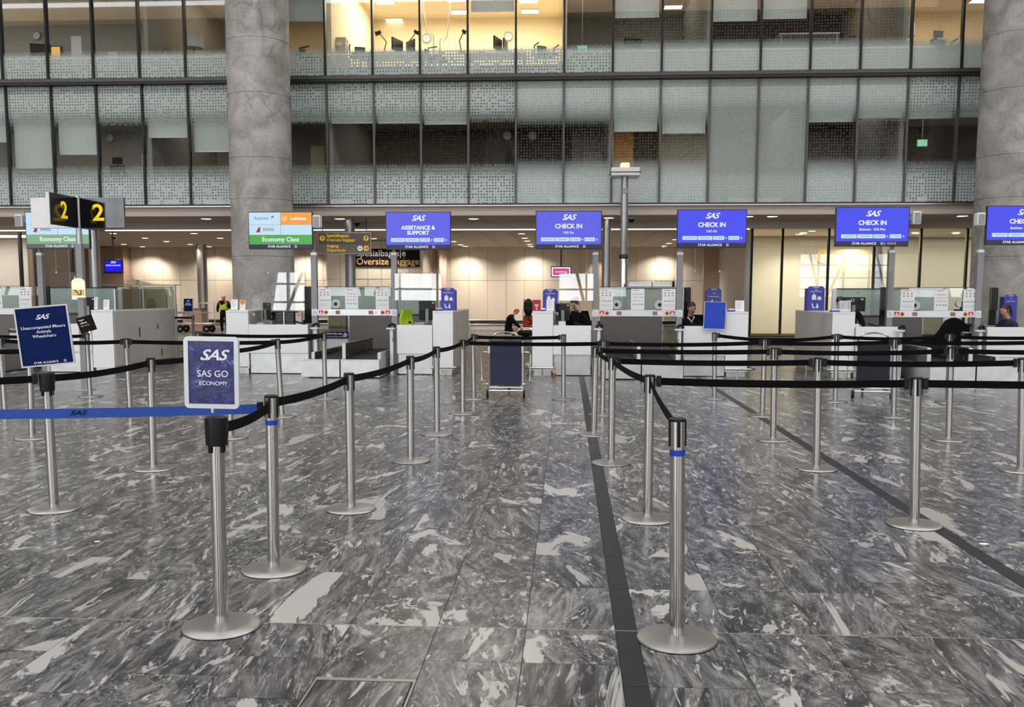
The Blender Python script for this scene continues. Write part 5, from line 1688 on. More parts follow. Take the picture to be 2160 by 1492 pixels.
def person(label, loc, yaw, J, top, hair_mat, skin='skin', legs=None, leg_len='full', hair='bun', extra=None, bulk=1.0):
    """J: joints in metres around the seat point. The body is one skin; hair and clothes are its children"""
    t = thing('person', label, 'person', loc, (0, 0, yaw))
    V = {k: Vector(v) for k, v in J.items()}
    f = Fig()
    f.add('pelvis', V['pelvis'], .125, r2=.10)
    f.add('waist', V['pelvis'].lerp(V['chest'], .5), .115, 'pelvis', .085)
    f.add('chest', V['chest'], .135, 'waist', .095)
    f.add('nb', V['chest'].lerp(V['neck'], .62), .07, 'chest', .06)
    f.add('neck', V['neck'], .047, 'nb')
    hd = (V['head'] - V['neck'])
    fw = V['face'].normalized()
    f.add('jaw', V['neck'] + hd * .35 + fw * .02, .058, 'neck', .06)
    f.add('head', V['head'], .074, 'jaw', .088)
    f.add('crown', V['head'] + hd.normalized() * .07 - fw * .008, .058, 'head', .068)
    f.add('nose', V['head'] + fw * .103 - hd.normalized() * .022, .012, 'head')
    for s_ in ('l', 'r'):
        f.add(s_ + 'sho', V[s_ + 'sho'], .058, 'nb', .052)
        f.add(s_ + 'elb', V[s_ + 'elb'], .042, s_ + 'sho')
        f.add(s_ + 'wri', V[s_ + 'wri'], .028, s_ + 'elb')
        d = (V[s_ + 'wri'] - V[s_ + 'elb']).normalized()
        palm = V[s_ + 'wri'] + d * .055
        f.add(s_ + 'palm', palm, .030, s_ + 'wri', .018)
        sd = d.cross(fw)
        if sd.length < .1: sd = Vector((1, 0, 0))
        sd.normalize()
        nn = sd.cross(d).normalized()
        for q, (o_, ln) in enumerate(((-.028, .062), (-.01, .074), (.009, .07), (.027, .056))):
            k1 = palm + d * (.035 + ln * .45) + sd * o_
            k2 = palm + d * (.03 + ln * .85) + sd * o_ * .9 - nn * .018
            f.add(s_ + 'f%d' % q, k1, .0085, s_ + 'palm'); f.add(s_ + 'g%d' % q, k2, .0075, s_ + 'f%d' % q)
        f.add(s_ + 't0', palm + sd * -.042 + d * .012, .011, s_ + 'palm'); f.add(s_ + 't1', palm + sd * -.05 + d * .045 - nn * .01, .009, s_ + 't0')
        f.add(s_ + 'hip', V[s_ + 'hip'], .085, 'pelvis')
        f.add(s_ + 'kne', V[s_ + 'kne'], .058, s_ + 'hip')
        f.add(s_ + 'ank', V[s_ + 'ank'], .038, s_ + 'kne')
        f.add(s_ + 'toe', V[s_ + 'toe'], .032, s_ + 'ank', .025)
    body = grow('body', f.n, f.e, skin, t)
    # clothes follow the same joints, a little wider
    g = Fig()
    bulk *= 1.1
    k_ = 1.18 * bulk
    for key, frm in (('pelvis', None), ('waist', 'pelvis'), ('chest', 'waist'), ('nb', 'chest')):
        n = f.n[f.ix[key]]; g.add(key, n[0], n[1] * k_, frm, n[2] * k_)
    g.add('col', V['chest'].lerp(V['neck'], .85), .066, 'nb'); g.add('col2', V['neck'] + hd * .10, .06, 'col')
    for s_ in ('l', 'r'):
        for key, frm in (('sho', 'nb'), ('elb', s_ + 'sho'), ('wri', s_ + 'elb')):
            n = f.n[f.ix[s_ + key]]; g.add(s_ + key, n[0], n[1] * 1.25 * bulk, frm, n[2] * 1.25 * bulk)
    grow('jacket', g.n, g.e, top, body)
    if legs:
        g = Fig()
        n = f.n[0]; g.add('pelvis', n[0], n[1] * 1.12, None, n[2] * 1.12)
        for s_ in ('l', 'r'):
            for key, frm in (('hip', 'pelvis'), ('kne', s_ + 'hip')) + ((('ank', s_ + 'kne'),) if leg_len == 'full' else ()):
                n = f.n[f.ix[s_ + key]]
                p = n[0]
                if leg_len != 'full' and key == 'kne': p = V[s_ + 'hip'].lerp(V[s_ + 'kne'], .6)
                g.add(s_ + key, p, n[1] * 1.15, frm, n[2] * 1.15)
        grow('trousers', g.n, g.e, legs, body)
    for s_ in ('l', 'r'):
        g = Fig(); a, b = V[s_ + 'ank'], V[s_ + 'toe']
        g.add('a', a + Vector((0, 0, -.02)), .045, None, .04); g.add('b', b, .042, 'a', .03)
        grow('shoe', g.n, g.e, 'black_plastic', body)
    # face
    up = hd.normalized(); side = fw.cross(up).normalized()
    hc = V['head']
    ey = MB()
    for q in (-1, 1): ey.ball(hc + fw * .083 + side * q * .03 + up * .006, .0075, 8, 6)
    obj('eye', ey, 'hair_dark', body)
    br = MB()
    for q in (-1, 1): br.tube([hc + fw * .084 + side * q * .015 + up * .028, hc + fw * .078 + side * q * .047 + up * .026], .004, 5)
    obj('eyebrow', br, hair_mat, body)
    obj('mouth', MB().ball(hc + fw * .082 - up * .055, .017, 8, 6, (1, .5, .28)), 'lip', body)
    er = MB()
    for q in (-1, 1): er.ball(hc + side * q * .076 - fw * .008 - up * .006, .021, 8, 6, (.5, .8, 1.2))
    obj('ear', er, skin, body)
    # skull joined to the body skin, scalp of hair around it
    fr_ = Matrix((side, fw, up)).transposed()
    fw2 = (fw - up * fw.dot(up)).normalized()
    fr_ = Matrix((side, fw2, up)).transposed()
    bm = bmesh.new(); bm.from_mesh(body.data)
    sk = MB().ball((0, 0, 0), 1, 20, 14)
    vv = []
    for q in sk.v:
        x_, y_, z_ = q
        jaw = 1 - .34 * max(0, -z_) ** 1.5
        p_ = Vector((x_ * .074 * jaw, y_ * .092 * (1 - .1 * max(0, -z_)) + .012 * max(0, -z_) * (y_ > 0), z_ * .118))
        vv.append(bm.verts.new(hc + fr_ @ p_))
    for f_ in sk.f:
        fc = bm.faces.new([vv[k] for k in f_]); fc.smooth = True
    ns = [bm.verts.new(hc + fr_ @ Vector(p_)) for p_ in ((0, .088, .018), (-.016, .086, -.032), (.016, .086, -.032), (0, .116, -.028))]
    for f_ in ((0, 1, 3), (0, 3, 2), (1, 2, 3)): bm.faces.new([ns[k] for k in f_]).smooth = True
    bm.to_mesh(body.data); bm.free()
    hb = MB()
    bl_ = MB().ball((0, 0, 0), 1, 24, 18)
    keep = []
    for f_ in bl_.f:
        c_ = sum((Vector(bl_.v[k]) for k in f_), Vector()) / len(f_)
        if hair == 'bald': ok_ = -.35 < c_.z < .12 and c_.y < .25
        else: ok_ = (c_.z > .62 - .25 * (c_.y < .5)) or (c_.y < .18 and c_.z > -.42) or (c_.y < -.3 and c_.z > -.7)
        if ok_: keep.append(f_)
    hb.add([hc + fr_ @ Vector((q[0] * .083, q[1] * .102 - .006, q[2] * .127 + .004)) for q in bl_.v], keep, True)
    if hair == 'bun': hb.ball(hc + fr_ @ Vector((0, -.11, .05)), .045, 12, 8)
    if hair == 'tail': hb.tube([hc + fr_ @ Vector(p_) for p_ in ((0, -.09, .05), (0, -.14, .02), (0, -.15, -.08), (0, -.12, -.2))], .03, 8, r2=.015)
    if hair == 'long': hb.tube([hc + fr_ @ Vector(p_) for p_ in ((0, -.06, .03), (0, -.09, -.1), (0, -.07, -.22))], .075, 12, r2=.06)
    obj('hair', hb, hair_mat if hair != 'bald' else 'hall_grey', body)
    if extra: extra(t, body, V, fw, up, side)
    return t


def seat(head=(0, -.03, .78), neck=(0, 0, .60), chest=(0, .02, .38), face=(0, -1, -.1), **k):
    """sitting on a stool: pelvis at the origin, feet reach down and forward (-y)"""
    d = dict(pelvis=(0, .04, .08), chest=chest, neck=neck, head=head, face=face,
             lsho=(-.165, .02, .50), lelb=(-.23, -.10, .27), lwri=(-.10, -.30, .25), rsho=(.165, .02, .50), relb=(.23, -.10, .27), rwri=(.10, -.30, .25),
             lhip=(-.09, -.02, .07), lkne=(-.11, -.40, .05), lank=(-.11, -.33, -.33), ltoe=(-.12, -.46, -.38), rhip=(.09, -.02, .07), rkne=(.11, -.40, .05), rank=(.11, -.33, -.33), rtoe=(.12, -.46, -.38))
    d.update(k)
    return d


def stool(x, y, h, label, mat='cloth_black', back=True, bw=.21, bh=.5):
    t = thing('office_chair', label, 'chair', (x, y, 0))
    ft = MB()
    for q in range(5):
        a = q * 2 * PI / 5 + .3
        ft.tube([(0, 0, .09), (.27 * math.cos(a), .27 * math.sin(a), .06)], .018, 8)
    obj('star_base', ft, 'black_plastic', t)
    for q in range(5):
        a = q * 2 * PI / 5 + .3
        obj('caster', MB().lathe([(.01, -.012), (.028, -.012), (.028, .012), (.01, .012)], 12), 'black_plastic', t, loc=(.27 * math.cos(a), .27 * math.sin(a), .028), rot=(PI / 2, 0, a))
    obj('gas_lift', MB().rod((0, 0, .07), (0, 0, h - .15), .022, 10), 'chrome', t)
    box('seat', -.23, .23, -.22, .22, h - .15, h - .078, mat, t, .03)
    if back:
        mb = MB()
        vs, fs = [], []
        for j in range(7):
            z = h + .1 + bh * j / 6
            wv = bw * (1 - .28 * max(0, j - 3) / 3) * (1 - .1 * (j == 0))
            yv = .23 + .05 * math.sin(j / 6 * PI)
            for x_ in (-wv, -wv * .5, 0, wv * .5, wv): vs.append((x_, yv + .04 - abs(x_) ** 2 * .8, z))
        for j in range(7):
            for x_ in (-1, -.5, 0, .5, 1):
                v = vs[j * 5 + int((x_ + 1) * 2)]; vs.append((v[0], v[1] + .045, v[2]))
        for o_ in (0, 35):
            for j in range(6):
                for i in range(4): fs.append((o_ + j * 5 + i, o_ + j * 5 + i + 1, o_ + (j + 1) * 5 + i + 1, o_ + (j + 1) * 5 + i))
        for j in range(6):
            for i in (0, 4): fs.append((j * 5 + i, (j + 1) * 5 + i, 35 + (j + 1) * 5 + i, 35 + j * 5 + i))
        for i in range(4):
            for j in (0, 6): fs.append((j * 5 + i, j * 5 + i + 1, 35 + j * 5 + i + 1, 35 + j * 5 + i))
        mb.add(vs, fs, True)
        obj('backrest', mb, mat, t)
        obj('back_stem', MB().tube([(0, .15, h - .16), (0, .28, h - .1), (0, .31, h + .2)], .02, 8), 'black_plastic', t)
    return t


def at_desk(px, py_head, Y, label, yaw, J, hair='bun', **k):
    """put a sitting person so that the head meets the picture point"""
    xx, zz = at(px, py_head, Y)
    hx, hy, hz = J['head']
    c, s_ = math.cos(yaw), math.sin(yaw)
    return person(label, (xx - (c * hx - s_ * hy), Y - (s_ * hx + c * hy), zz - hz), yaw, J, hair=hair, hair_mat='hair_dark', **k)


def scarf(t, body, V, fw, up, side):
    mb = MB()
    n = V['neck']
    mb.tube([n + side * .07 + fw * .04 - up * .0, n + fw * .12 - up * .09, n + fw * .17 - up * .2 + side * .02], .018, 6)
    mb.tube([n - side * .07 + fw * .04 - up * .0, n + fw * .12 - up * .09, n + fw * .175 - up * .22 - side * .03], .018, 6)
    obj('scarf', mb, 'paper', body)
    obj('badge', MB().boxc(n + fw * .185 - up * .25, (.05, .01, .03)), 'text_white', body)


JP = seat(head=(-.05, -.10, .74), face=(-.55, -.75, -.35), lelb=(-.26, -.22, .30), lwri=(-.16, -.27, .56), relb=(.22, -.24, .28), rwri=(.05, -.30, .60))
w1 = at_desk(1212, 642, 18.98, 'woman in black behind a white desk, holding a paper up to her face', 0, JP, top='cloth_black', legs='cloth_black', skin='skin_pale')
h1 = w1.location
p1 = thing('paper_sheet', 'crumpled pale sheet held by the woman at her face', 'paper', (h1.x - .21, h1.y - .36, h1.z + .68), (.3, .4, .2))
mb = MB(); vs = []; rr_ = random.Random(5)
for j in range(5):
    for i in range(5): vs.append((-.1 + .05 * i, rr_.uniform(-.02, .02), -.09 + .045 * j))
mb.add(vs, [(j * 5 + i, j * 5 + i + 1, j * 5 + i + 6, j * 5 + i + 5) for j in range(4) for i in range(4)])
obj('sheet', mb, 'cream_box', p1)
st1 = stool(h1.x + .06, h1.y + .06, h1.z - .0, 'black office chair under the woman holding a paper', bw=.24)
w2 = at_desk(1459, 650, 18.95, 'woman in black with a white scarf looking down at her desk', math.radians(8), seat(head=(0, -.10, .76), face=(.1, -.9, -.3)), top='cloth_black', legs='cloth_black', skin='skin_pale', extra=scarf, hair='short')
st2 = stool(w2.location.x + .12, w2.location.y + .1, w2.location.z, 'black office chair behind the woman in the white scarf', bw=.25, bh=.52)
w3 = at_desk(2119, 655, 19.08, 'woman in black seen in profile at the right picture edge', math.radians(-66), seat(head=(0, -.09, .76), face=(0, -.95, -.25)), top='cloth_navy', legs='cloth_black', skin='skin', hair='tail')
stool(w3.location.x + .0, w3.location.y + .0, w3.location.z, 'black office chair under the woman in profile', back=False)
w4 = at_desk(1774, 638, 19.16, 'dark-haired person almost hidden behind a black monitor', math.radians(4), seat(head=(-.24, -.12, .72), neck=(-.11, -.03, .57), face=(-.1, -.8, -.5), lelb=(-.19, -.12, .27)), top='cloth_black', legs='cloth_black', skin='skin', hair='long')
stool(w4.location.x + .05, w4.location.y + .05, w4.location.z, 'black office chair under the person hidden behind the monitor', back=False)
sc_ = stool(X(884, 19.1) - .05, 19.25, .72, 'office chair with lime green back behind the assistance desk', 'lime', bw=.2, bh=.42)
sc_.rotation_euler.z = math.radians(62)

# squatting traveller in shorts
Y5 = 35.5
gx_, gy_ = X(1078, Y5), Y5
squat = dict(pelvis=(-.12, 0, .22), chest=(-.06, 0, .62), neck=(.10, 0, .84), head=(.2, 0, .93), face=(.75, -.15, -.65),
             lsho=(-.02, .17, .74), lelb=(.14, .22, .50), lwri=(.34, .14, .34), rsho=(.0, -.17, .74), relb=(.16, -.22, .50), rwri=(.36, -.12, .34),
             lhip=(-.10, .10, .2), lkne=(.28, .16, .36), lank=(.02, .14, .09), ltoe=(.16, .15, .045), rhip=(-.10, -.10, .2), rkne=(.30, -.14, .34), rank=(.02, -.14, .09), rtoe=(.17, -.15, .045))
person('red-haired man in black jacket and shorts squatting over a bag on the floor', (gx_, gy_, 0), 0, squat, 'cloth_black', 'hair_red', 'skin', legs='cloth_black', leg_len='short', hair='short', bulk=1.3)
t = thing('duffel_bag', 'black bag lying open on the floor before the squatting man', 'bag', (X(1110, Y5), Y5 - .1, 0))
obj('body', MB().ball((0, 0, .13), .2, 14, 10, (1.7, .9, .64)), 'bag_black', t)
obj('strap', MB().tube([(-.25, -.1, .2), (-.1, -.16, .3), (.1, -.16, .3), (.25, -.1, .2)], .014, 6), 'black_plastic', t)
obj('flap', MB().boxc((.02, .06, .27), (.4, .2, .015), (.5, 0, .1)), 'paper', t)
# luggage cart with orange board and a rucksack
Y6 = 36.5
t = thing('hand_cart', 'steel hand cart with orange advert board against the far wall', 'trolley', (X(1117, Y6), Y6, 0))
obj('frame', MB().tube([(-.25, 0, .1), (-.25, 0, 1.0), (.25, 0, 1.0), (.25, 0, .1)], .015, 8).rod((-.25, 0, .12), (.25, 0, .12), .012).tube([(-.24, 0, .12), (-.1, -.7, .12), (.1, -.7, .12), (.24, 0, .12)], .014, 8), 'steel', t)
box('basket', -.23, .23, -.42, -.016, .722, .733, 'steel', t)
bd = box('board', -.23, .23, -.03, -.0155, .30, .72, 'orange', t)
obj('board_print', MB().boxc((.02, -.032, .58), (.2, .003, .05), (0, .5, 0)).boxc((.05, -.032, .46), (.2, .003, .06), (0, -.5, 0)), 'black_plastic', bd)
for q in (-.25, .25): obj('wheel', MB().lathe([(.02, -.015), (.06, -.015), (.06, .015), (.02, .015)], 14), 'black_plastic', t, loc=(q, 0, .06), rot=(0, PI / 2, 0))
obj('wheel', MB().lathe([(.02, -.015), (.055, -.015), (.055, .015), (.02, .015)], 14), 'black_plastic', t, loc=(0, -.66, .056), rot=(0, PI / 2, 0))
t = thing('rucksack', 'black rucksack standing on the cart with the orange board', 'bag', (X(1115, Y6), Y6 - .22, .752))
obj('body', MB().ball((0, 0, .33), .2, 14, 10, (.95, .62, 1.7)), 'bag_black', t)
obj('pocket', MB().ball((0, -.12, .22), .12, 12, 8, (1, .5, 1.2)), 'bag_black', t)
obj('strap', MB().tube([(-.1, .1, .6), (-.16, -.03, .64), (-.17, -.1, .4)], .014, 6), 'black_plastic', t)
box('base_pad', -.14, .14, -.1, .1, -.017, .04, 'bag_black', t)

# man in the yellow vest
def vest(t, body, V, fw, up, side):
    g = Fig()
    g.add('a', V['pelvis'] + Vector((0, 0, .06)), .18, None, .15); g.add('b', V['chest'], .19, 'a', .15); g.add('c', V['chest'].lerp(V['neck'], .55), .11, 'b', .09)
    g.add('l', V['lsho'] * .75 + V['neck'] * .25 - Vector((0, 0, .03)), .07, 'c'); g.add('r', V['rsho'] * .75 + V['neck'] * .25 - Vector((0, 0, .03)), .07, 'c')
    grow('vest', g.n, g.e, 'hi_vis', body)


Y7 = 36.0
stand = dict(pelvis=(0, .06, .80), chest=(0, .02, 1.15), neck=(.02, -.03, 1.34), head=(.03, -.07, 1.44), face=(.35, -.9, -.1),
             lsho=(-.18, .02, 1.25), lelb=(-.24, -.02, .98), lwri=(-.14, -.2, .86), rsho=(.19, .02, 1.25), relb=(.27, -.08, 1.02), rwri=(.22, -.24, 1.2),
             lhip=(-.09, .05, .78), lkne=(-.1, .0, .43), lank=(-.1, .05, .09), ltoe=(-.11, -.1, .045), rhip=(.09, .05, .78), rkne=(.1, .0, .43), rank=(.1, .05, .09), rtoe=(.11, -.1, .045))
person('bald man in a yellow high visibility vest standing left of the concrete column', (X(471, Y7), Y7, 0), 0, stand, 'cloth_black', 'hair_dark', 'skin', legs='cloth_black', hair='bald', extra=vest, bulk=1.05)

# big baggage cart
Y8 = 38.0
xa, xb = X(372, Y8), X(452, Y8)
t = thing('baggage_cart', 'long steel platform baggage cart with upright end frames', 'cart', ((xa + xb) / 2, Y8, 0))
w2 = (xb - xa) / 2
box('deck', -w2, w2, -.4, .4, .32, .38, 'steel_plate', t, .01)
box('rail', -w2, w2, -.41, -.38, .80, .85, 'steel_plate', t)
for s_ in (-1, 1):
    x_ = s_ * (w2 - .15)
    fr = MB().tube([(x_, -.36, .38), (x_, -.36, 1.25), (x_, .36, 1.25), (x_, .36, .38)], .02, 8)
    fr.tube([(x_ - s_ * .35, -.36, .38), (x_ - s_ * .35, -.36, 1.2), (x_, -.36, 1.2)], .018, 8).rod((x_ - s_ * .35, -.36, .8), (x_, -.36, .8), .015)
    obj('end_frame', fr, 'aluminium', t)
for x_ in (-w2 + .25, w2 - .25):
    for y_ in (-.3, .3):
        wv = obj('wheel', MB().lathe([(.03, -.03), (.14, -.03), (.15, 0), (.14, .03), (.03, .03)], 18), 'black_plastic', t, loc=(x_, y_, .15), rot=(PI / 2, 0, 0))
        obj('hub_cap', MB().lathe([(.05, -.034), (.05, .034)], 12), 'aluminium', wv)
obj('caster_fork', MB().boxc((-w2 + .25, 0, .3), (.12, .7, .04)).boxc((w2 - .25, 0, .3), (.12, .7, .04)), 'steel', t)
t = thing('dark_bin', 'brown grey bin standing behind the baggage cart beside the steel column', 'bin', (X(410, 39.4), 39.4, 0))
box('body', -.42, .42, -.3, .3, 0, .92, 'brown_panel', t, .02); box('lid', -.43, .43, -.31, .31, .921, .96, 'dark_frame', t, .01)

# ================================================================== THINGS ON THE COUNTERS
def monitor(px, py, Y, z0, label, yaw, back=True, w_=.5, h_=.32, zc=None):
    xx = X(px, Y)
    t = thing('monitor', label, 'monitor', (xx, Y, z0), (0, 0, yaw))
    zb = .10
    box('housing', -w_ / 2, w_ / 2, -.015, .02, zb, zb + h_, 'black_plastic', t, .006)
    box('panel', -w_ / 2 + .012, w_ / 2 - .012, .0205, .022, zb + .012, zb + h_ - .012, 'black_satin', t)
    box('stand', -.03, .03, -.05, -.016, .012, zb + h_ * .6, 'grey_plastic', t, .004)
    box('foot', -.11, .11, -.11, .06, 0, .0115, 'black_plastic', t, .003)
    box('label', w_ * .3, w_ * .42, -.0165, -.0155, zb + h_ - .05, zb + h_ - .025, 'paper', t)
    return t


monitor(186, 640, 18.36, .9425, 'black monitor behind the far left cabinet papers', 0, w_=.28, h_=.44)
monitor(562, 655, 18.5, .9425, 'black monitor turned edgewise on the desk before the concrete column', -1.0, h_=.34)
monitor(901, 660, 18.55, .9425, 'black monitor beside the lime chair on the assistance desk', 0, w_=.33, h_=.38)
monitor(1187, 652, 18.5, .9425, 'black monitor between the paper stand and the woman holding a paper', .1, w_=.28, h_=.34)
monitor(1797, 640, 18.35, 1.236, 'black monitor with round sticker hiding a person at the right', -.06, w_=.44, h_=.27)
mq = [o for o in bpy.data.objects if o.name.startswith('monitor')][-1]
obj('round_sticker', MB().lathe([(.022, 0), (.032, 0), (.032, .001), (.022, .001), (.022, 0)], 20, caps=False), 'paper', mq, loc=(-.02, -.0155, .31), rot=(PI / 2, 0, 0))
mq.location = (5.52, 18.6, .9425)
for ch in mq.children:
    if ch.name.split('.')[0] not in ('foot', 'stand'): ch.location.z += .2
    elif ch.name.startswith('stand'): ch.scale.z = 1.6


def paper_stand(px, Y, z0, label, w_=.16, h_=.24, lean=-.12, yaw=0.0, orange=False):
    t = thing('paper_stand', label, 'paper', (X(px, Y), Y, z0 + (.007 if lean < -.2 else .0015)), (lean, 0, yaw))
    box('sheet', -w_ / 2, w_ / 2, -.004, 0, 0.004, h_, 'paper', t)
    pr = MB()
    for q in range(7): pr.box(-w_ * .38, w_ * (.3 - .12 * (q % 3)), -.0052, -.0042, h_ * (.85 - .1 * q), h_ * (.85 - .1 * q) + .004)
    obj('print', pr, 'ink_grey', t)
    box('foot', -w_ / 2, w_ / 2, -.002, .06, 0, .0038, 'glass_clear', t)
    if orange: obj('picture', MB().lathe([(.05, 0), (.05, .002)], 16), 'sticker_orange', t, loc=(.0, -.004, h_ * .8), rot=(PI / 2, 0, 0))
    return t


TC = 1.236
paper_stand(201, 18.25, TC, 'thin white paper stand on the far left cabinet, left one', .075, .25)
paper_stand(223, 18.2, TC, 'white leaflet holder on the far left cabinet, right one', .12, .2)
paper_stand(493, 18.2, TC, 'leaning white leaflet on the cabinet before the concrete column', .13, .21, -.25, .1)
paper_stand(511, 18.2, TC, 'leaflet with orange picture on the cabinet before the concrete column', .11, .2, -.1, 0, True)
paper_stand(1161, 18.22, TC, 'white printed sheet in a stand beside the red notice', .15, .22)
paper_stand(1561, 18.22, TC, 'white printed sheet on the cabinet beside the blue notice panel', .17, .21)
paper_stand(1781, 18.2, TC, 'white printed sheet before the monitor with the round sticker', .16, .21, -.12, .08)
paper_stand(1792, 18.3, TC, 'narrow white sheet behind the printed sheet at the right cabinet', .07, .22)


def sizer(px, Y, z0, w_, h_, label, mat='box_blue', pict=True, d_=.2):
    """blue cardboard cabin baggage gauge"""
    t = thing('baggage_gauge', label, 'box', (X(px, Y), Y, z0))
    b_ = box('body', -w_ / 2, w_ / 2, -d_ / 2, d_ / 2, 0, h_ - .045, mat, t, .003)
    obj('handle_flap', MB().prism([(-w_ / 2, h_ - .0445), (w_ / 2, h_ - .0445), (w_ / 2 - .045, h_), (-w_ / 2 + .045, h_)], -d_ / 2 + .0, -d_ / 2 + .008), mat, t)
    obj('handle_slot', MB().boxc((0, -d_ / 2 - .0015, h_ - .022), (w_ * .35, .003, .012)), 'paper', t)
    text('CABIN BAGGAGE', w_ * .085, (0, -d_ / 2 - .002, h_ * .78), 'text_white', t, bold=.012)
    text('SAS', w_ * .1, (0, -d_ / 2 - .002, h_ * .86), 'text_white', t, shear=.35, bold=.01)
    if pict:
        ic = MB()
        y0, y1 = -d_ / 2 - .003, -d_ / 2 - .0005
        ic.box(-w_ * .22, w_ * .02, y0, y1, h_ * .44, h_ * .64).box(-w_ * .14, -w_ * .06, y0, y1, h_ * .64, h_ * .7)
        ic.prism([(w_ * .08, h_ * .44), (w_ * .32, h_ * .44), (w_ * .3, h_ * .55), (w_ * .2, h_ * .6), (w_ * .1, h_ * .55)], y0, y1)
        ic.prism([(-w_ * .24, h_ * .3), (-w_ * .18, h_ * .3), (-w_ * .1, h_ * .14), (-w_ * .02, h_ * .14), (-w_ * .02, h_ * .1), (-w_ * .16, h_ * .1)], y0, y1)
        ic.prism([(w_ * .04, h_ * .1), (w_ * .16, h_ * .1), (w_ * .15, h_ * .22), (w_ * .1, h_ * .32), (w_ * .05, h_ * .22)], y0, y1)
        obj('pictogram', ic, 'text_white', t)
    return t


sizer(946, 18.75, TC, .31, .445, 'blue baggage gauge box on the assistance cabinet')
sizer(1161, 19.3, TC, .30, .43, 'blue baggage gauge box behind the printed sheet near the red notice')
sizer(1504, 18.42, .9425, .29, .74, 'violet baggage gauge box behind the blue notice panel')
sizer(1716, 19.9, TC, .36, .50, 'dark blue standing baggage gauge with luggage icons on the right cabinet', 'box_blue')
g_ = [o for o in bpy.data.objects if o.name.startswith('baggage_gauge')][-1]
g_.location.x = 5.11
sizer(2128, 19.72, .95, .26, .62, 'blue baggage gauge behind the woman in profile', 'box_blue', False)
t = thing('side_table', 'low white side unit behind the woman in profile', 'table', (X(2128, 19.72), 19.72, 0))
box('body', -.13, .13, -.13, .13, .02, .93, 'white_laminate', t, .004); box('top', -.135, .135, -.135, .135, .931, .949, 'white_laminate', t, .003); box('plinth', -.11, .11, -.12, .12, 0, .019, 'black_plastic', t)
t = thing('card_notice', 'red upright notice card on the cabinet right of the middle aisle', 'notice', (X(1132, 18.35), 18.35, TC))
box('card', -.082, .082, -.006, .006, 0, .215, 'dark_red', t, .002)
for i in range(3): obj('print', MB().boxc((0, -.0075, .12 - .022 * i), (.08 - .02 * i, .002, .01)), 'text_white', t)
obj('emblem', MB().lathe([(.014, 0), (.014, .002)], 14), 'text_white', t, loc=(0, -.006, .035), rot=(PI / 2, 0, 0))
t = thing('notice_board', 'tall plain blue panel hung on the front of the desk with the scarfed woman', 'notice', (X(1508, 17.9), 17.9, Z(694, 17.9)), (0, math.radians(1.5), 0))
hp = Z(636, 17.9) - Z(694, 17.9)
box('panel', -.195, .195, -.006, .006, .012, hp - .008, 'panel_blue', t)
obj('edge', MB().box(-.205, -.195, -.009, .009, 0, hp).box(.195, .205, -.009, .009, 0, hp).box(-.195, .195, -.009, .009, hp - .008, hp).box(-.195, .195, -.009, .009, 0, .012), 'silver_frame', t)
box('hook', -.05, .05, .0095, .08, .30, .31, 'aluminium', t)


def tray(px, Y, z0, label, w_=.16):
    t = thing('leaflet_tray', label, 'tray', (X(px, Y), Y, z0))
    box('tray', -w_ / 2, w_ / 2, -.06, .06, 0, .03, 'box_blue', t, .004)
    box('leaflets', -w_ * .42, w_ * .42, -.05, .05, .0305, .055, 'paper', t)
    return t


tray(926, 18.12, TC, 'small blue leaflet tray beside the blue gauge on the assistance cabinet', .13)
tray(1146, 18.14, TC, 'small blue grey leaflet tray under the printed sheet near the red notice', .1)
tray(1543, 18.14, TC, 'small blue leaflet tray beside the blue notice panel', .13)
tray(1762, 18.14, TC, 'small blue leaflet tray at the left front of the right cabinet', .16)


def dispenser(px, Y, z0, label, h_=.2):
    t = thing('hand_sanitizer', label, 'bottle', (X(px, Y), Y, z0))
    obj('bottle', MB().lathe([(.034, 0), (.036, .01), (.036, h_ * .6), (.016, h_ * .74), (.014, h_ * .8)], 16), 'bottle_clear', t)
    obj('pump', MB().rod((0, 0, h_ * .8), (0, 0, h_), .01, 8).boxc((-.02, 0, h_), (.07, .02, .014)), 'white_plastic', t)
    return t


dispenser(535, 18.15, .945, 'clear pump bottle on the desk before the concrete column', .22)
dispenser(1176, 18.15, .945, 'clear pump bottle beside the monitor of the woman holding a paper', .26)
dispenser(1115, 17.76, 0, 'white cleaning bottle on the floor by the crash rail of the middle aisle', .24)
# black drawer boxes and scanners on desk two
for px, w_, lb, st in ((589, .22, 'black drawer box with steel strip on the desk before the concrete column, left one', 1), (614, .19, 'black drawer box on the desk before the concrete column, right one', 0)):
    t = thing('ticket_printer', lb, 'printer', (X(px, 18.6), 18.6, .945))
    box('body', -w_ / 2, w_ / 2, -.14, .14, 0, .26, 'black_plastic', t, .006)
    for q in range(4): box('drawer_front', -w_ / 2 + .012, w_ / 2 - .012, -.146, -.1405, .01 + .06 * q, .062 + .06 * q, 'black_satin', t, .002)
    if st:
        box('side_strip', w_ / 2 + .001, w_ / 2 + .03, -.14, .1, 0, .26, 'aluminium', t, .003)
        for q in range(4): box('label', -w_ / 2 - .035, -w_ / 2 - .001, -.12, .1, .03 + .055 * q, .07 + .055 * q, 'sign_navy' if q % 2 else 'paper', t)
t = thing('card_box', 'small grey box with orange picture right of the black drawer boxes', 'box', (X(630, 18.5), 18.5, .945))
box('body', -.06, .06, -.05, .05, 0, .24, 'grey_laminate', t, .004); obj('picture', MB().lathe([(.03, 0), (.03, .002)], 14), 'sticker_orange', t, loc=(0, -.05, .19), rot=(PI / 2, 0, 0))
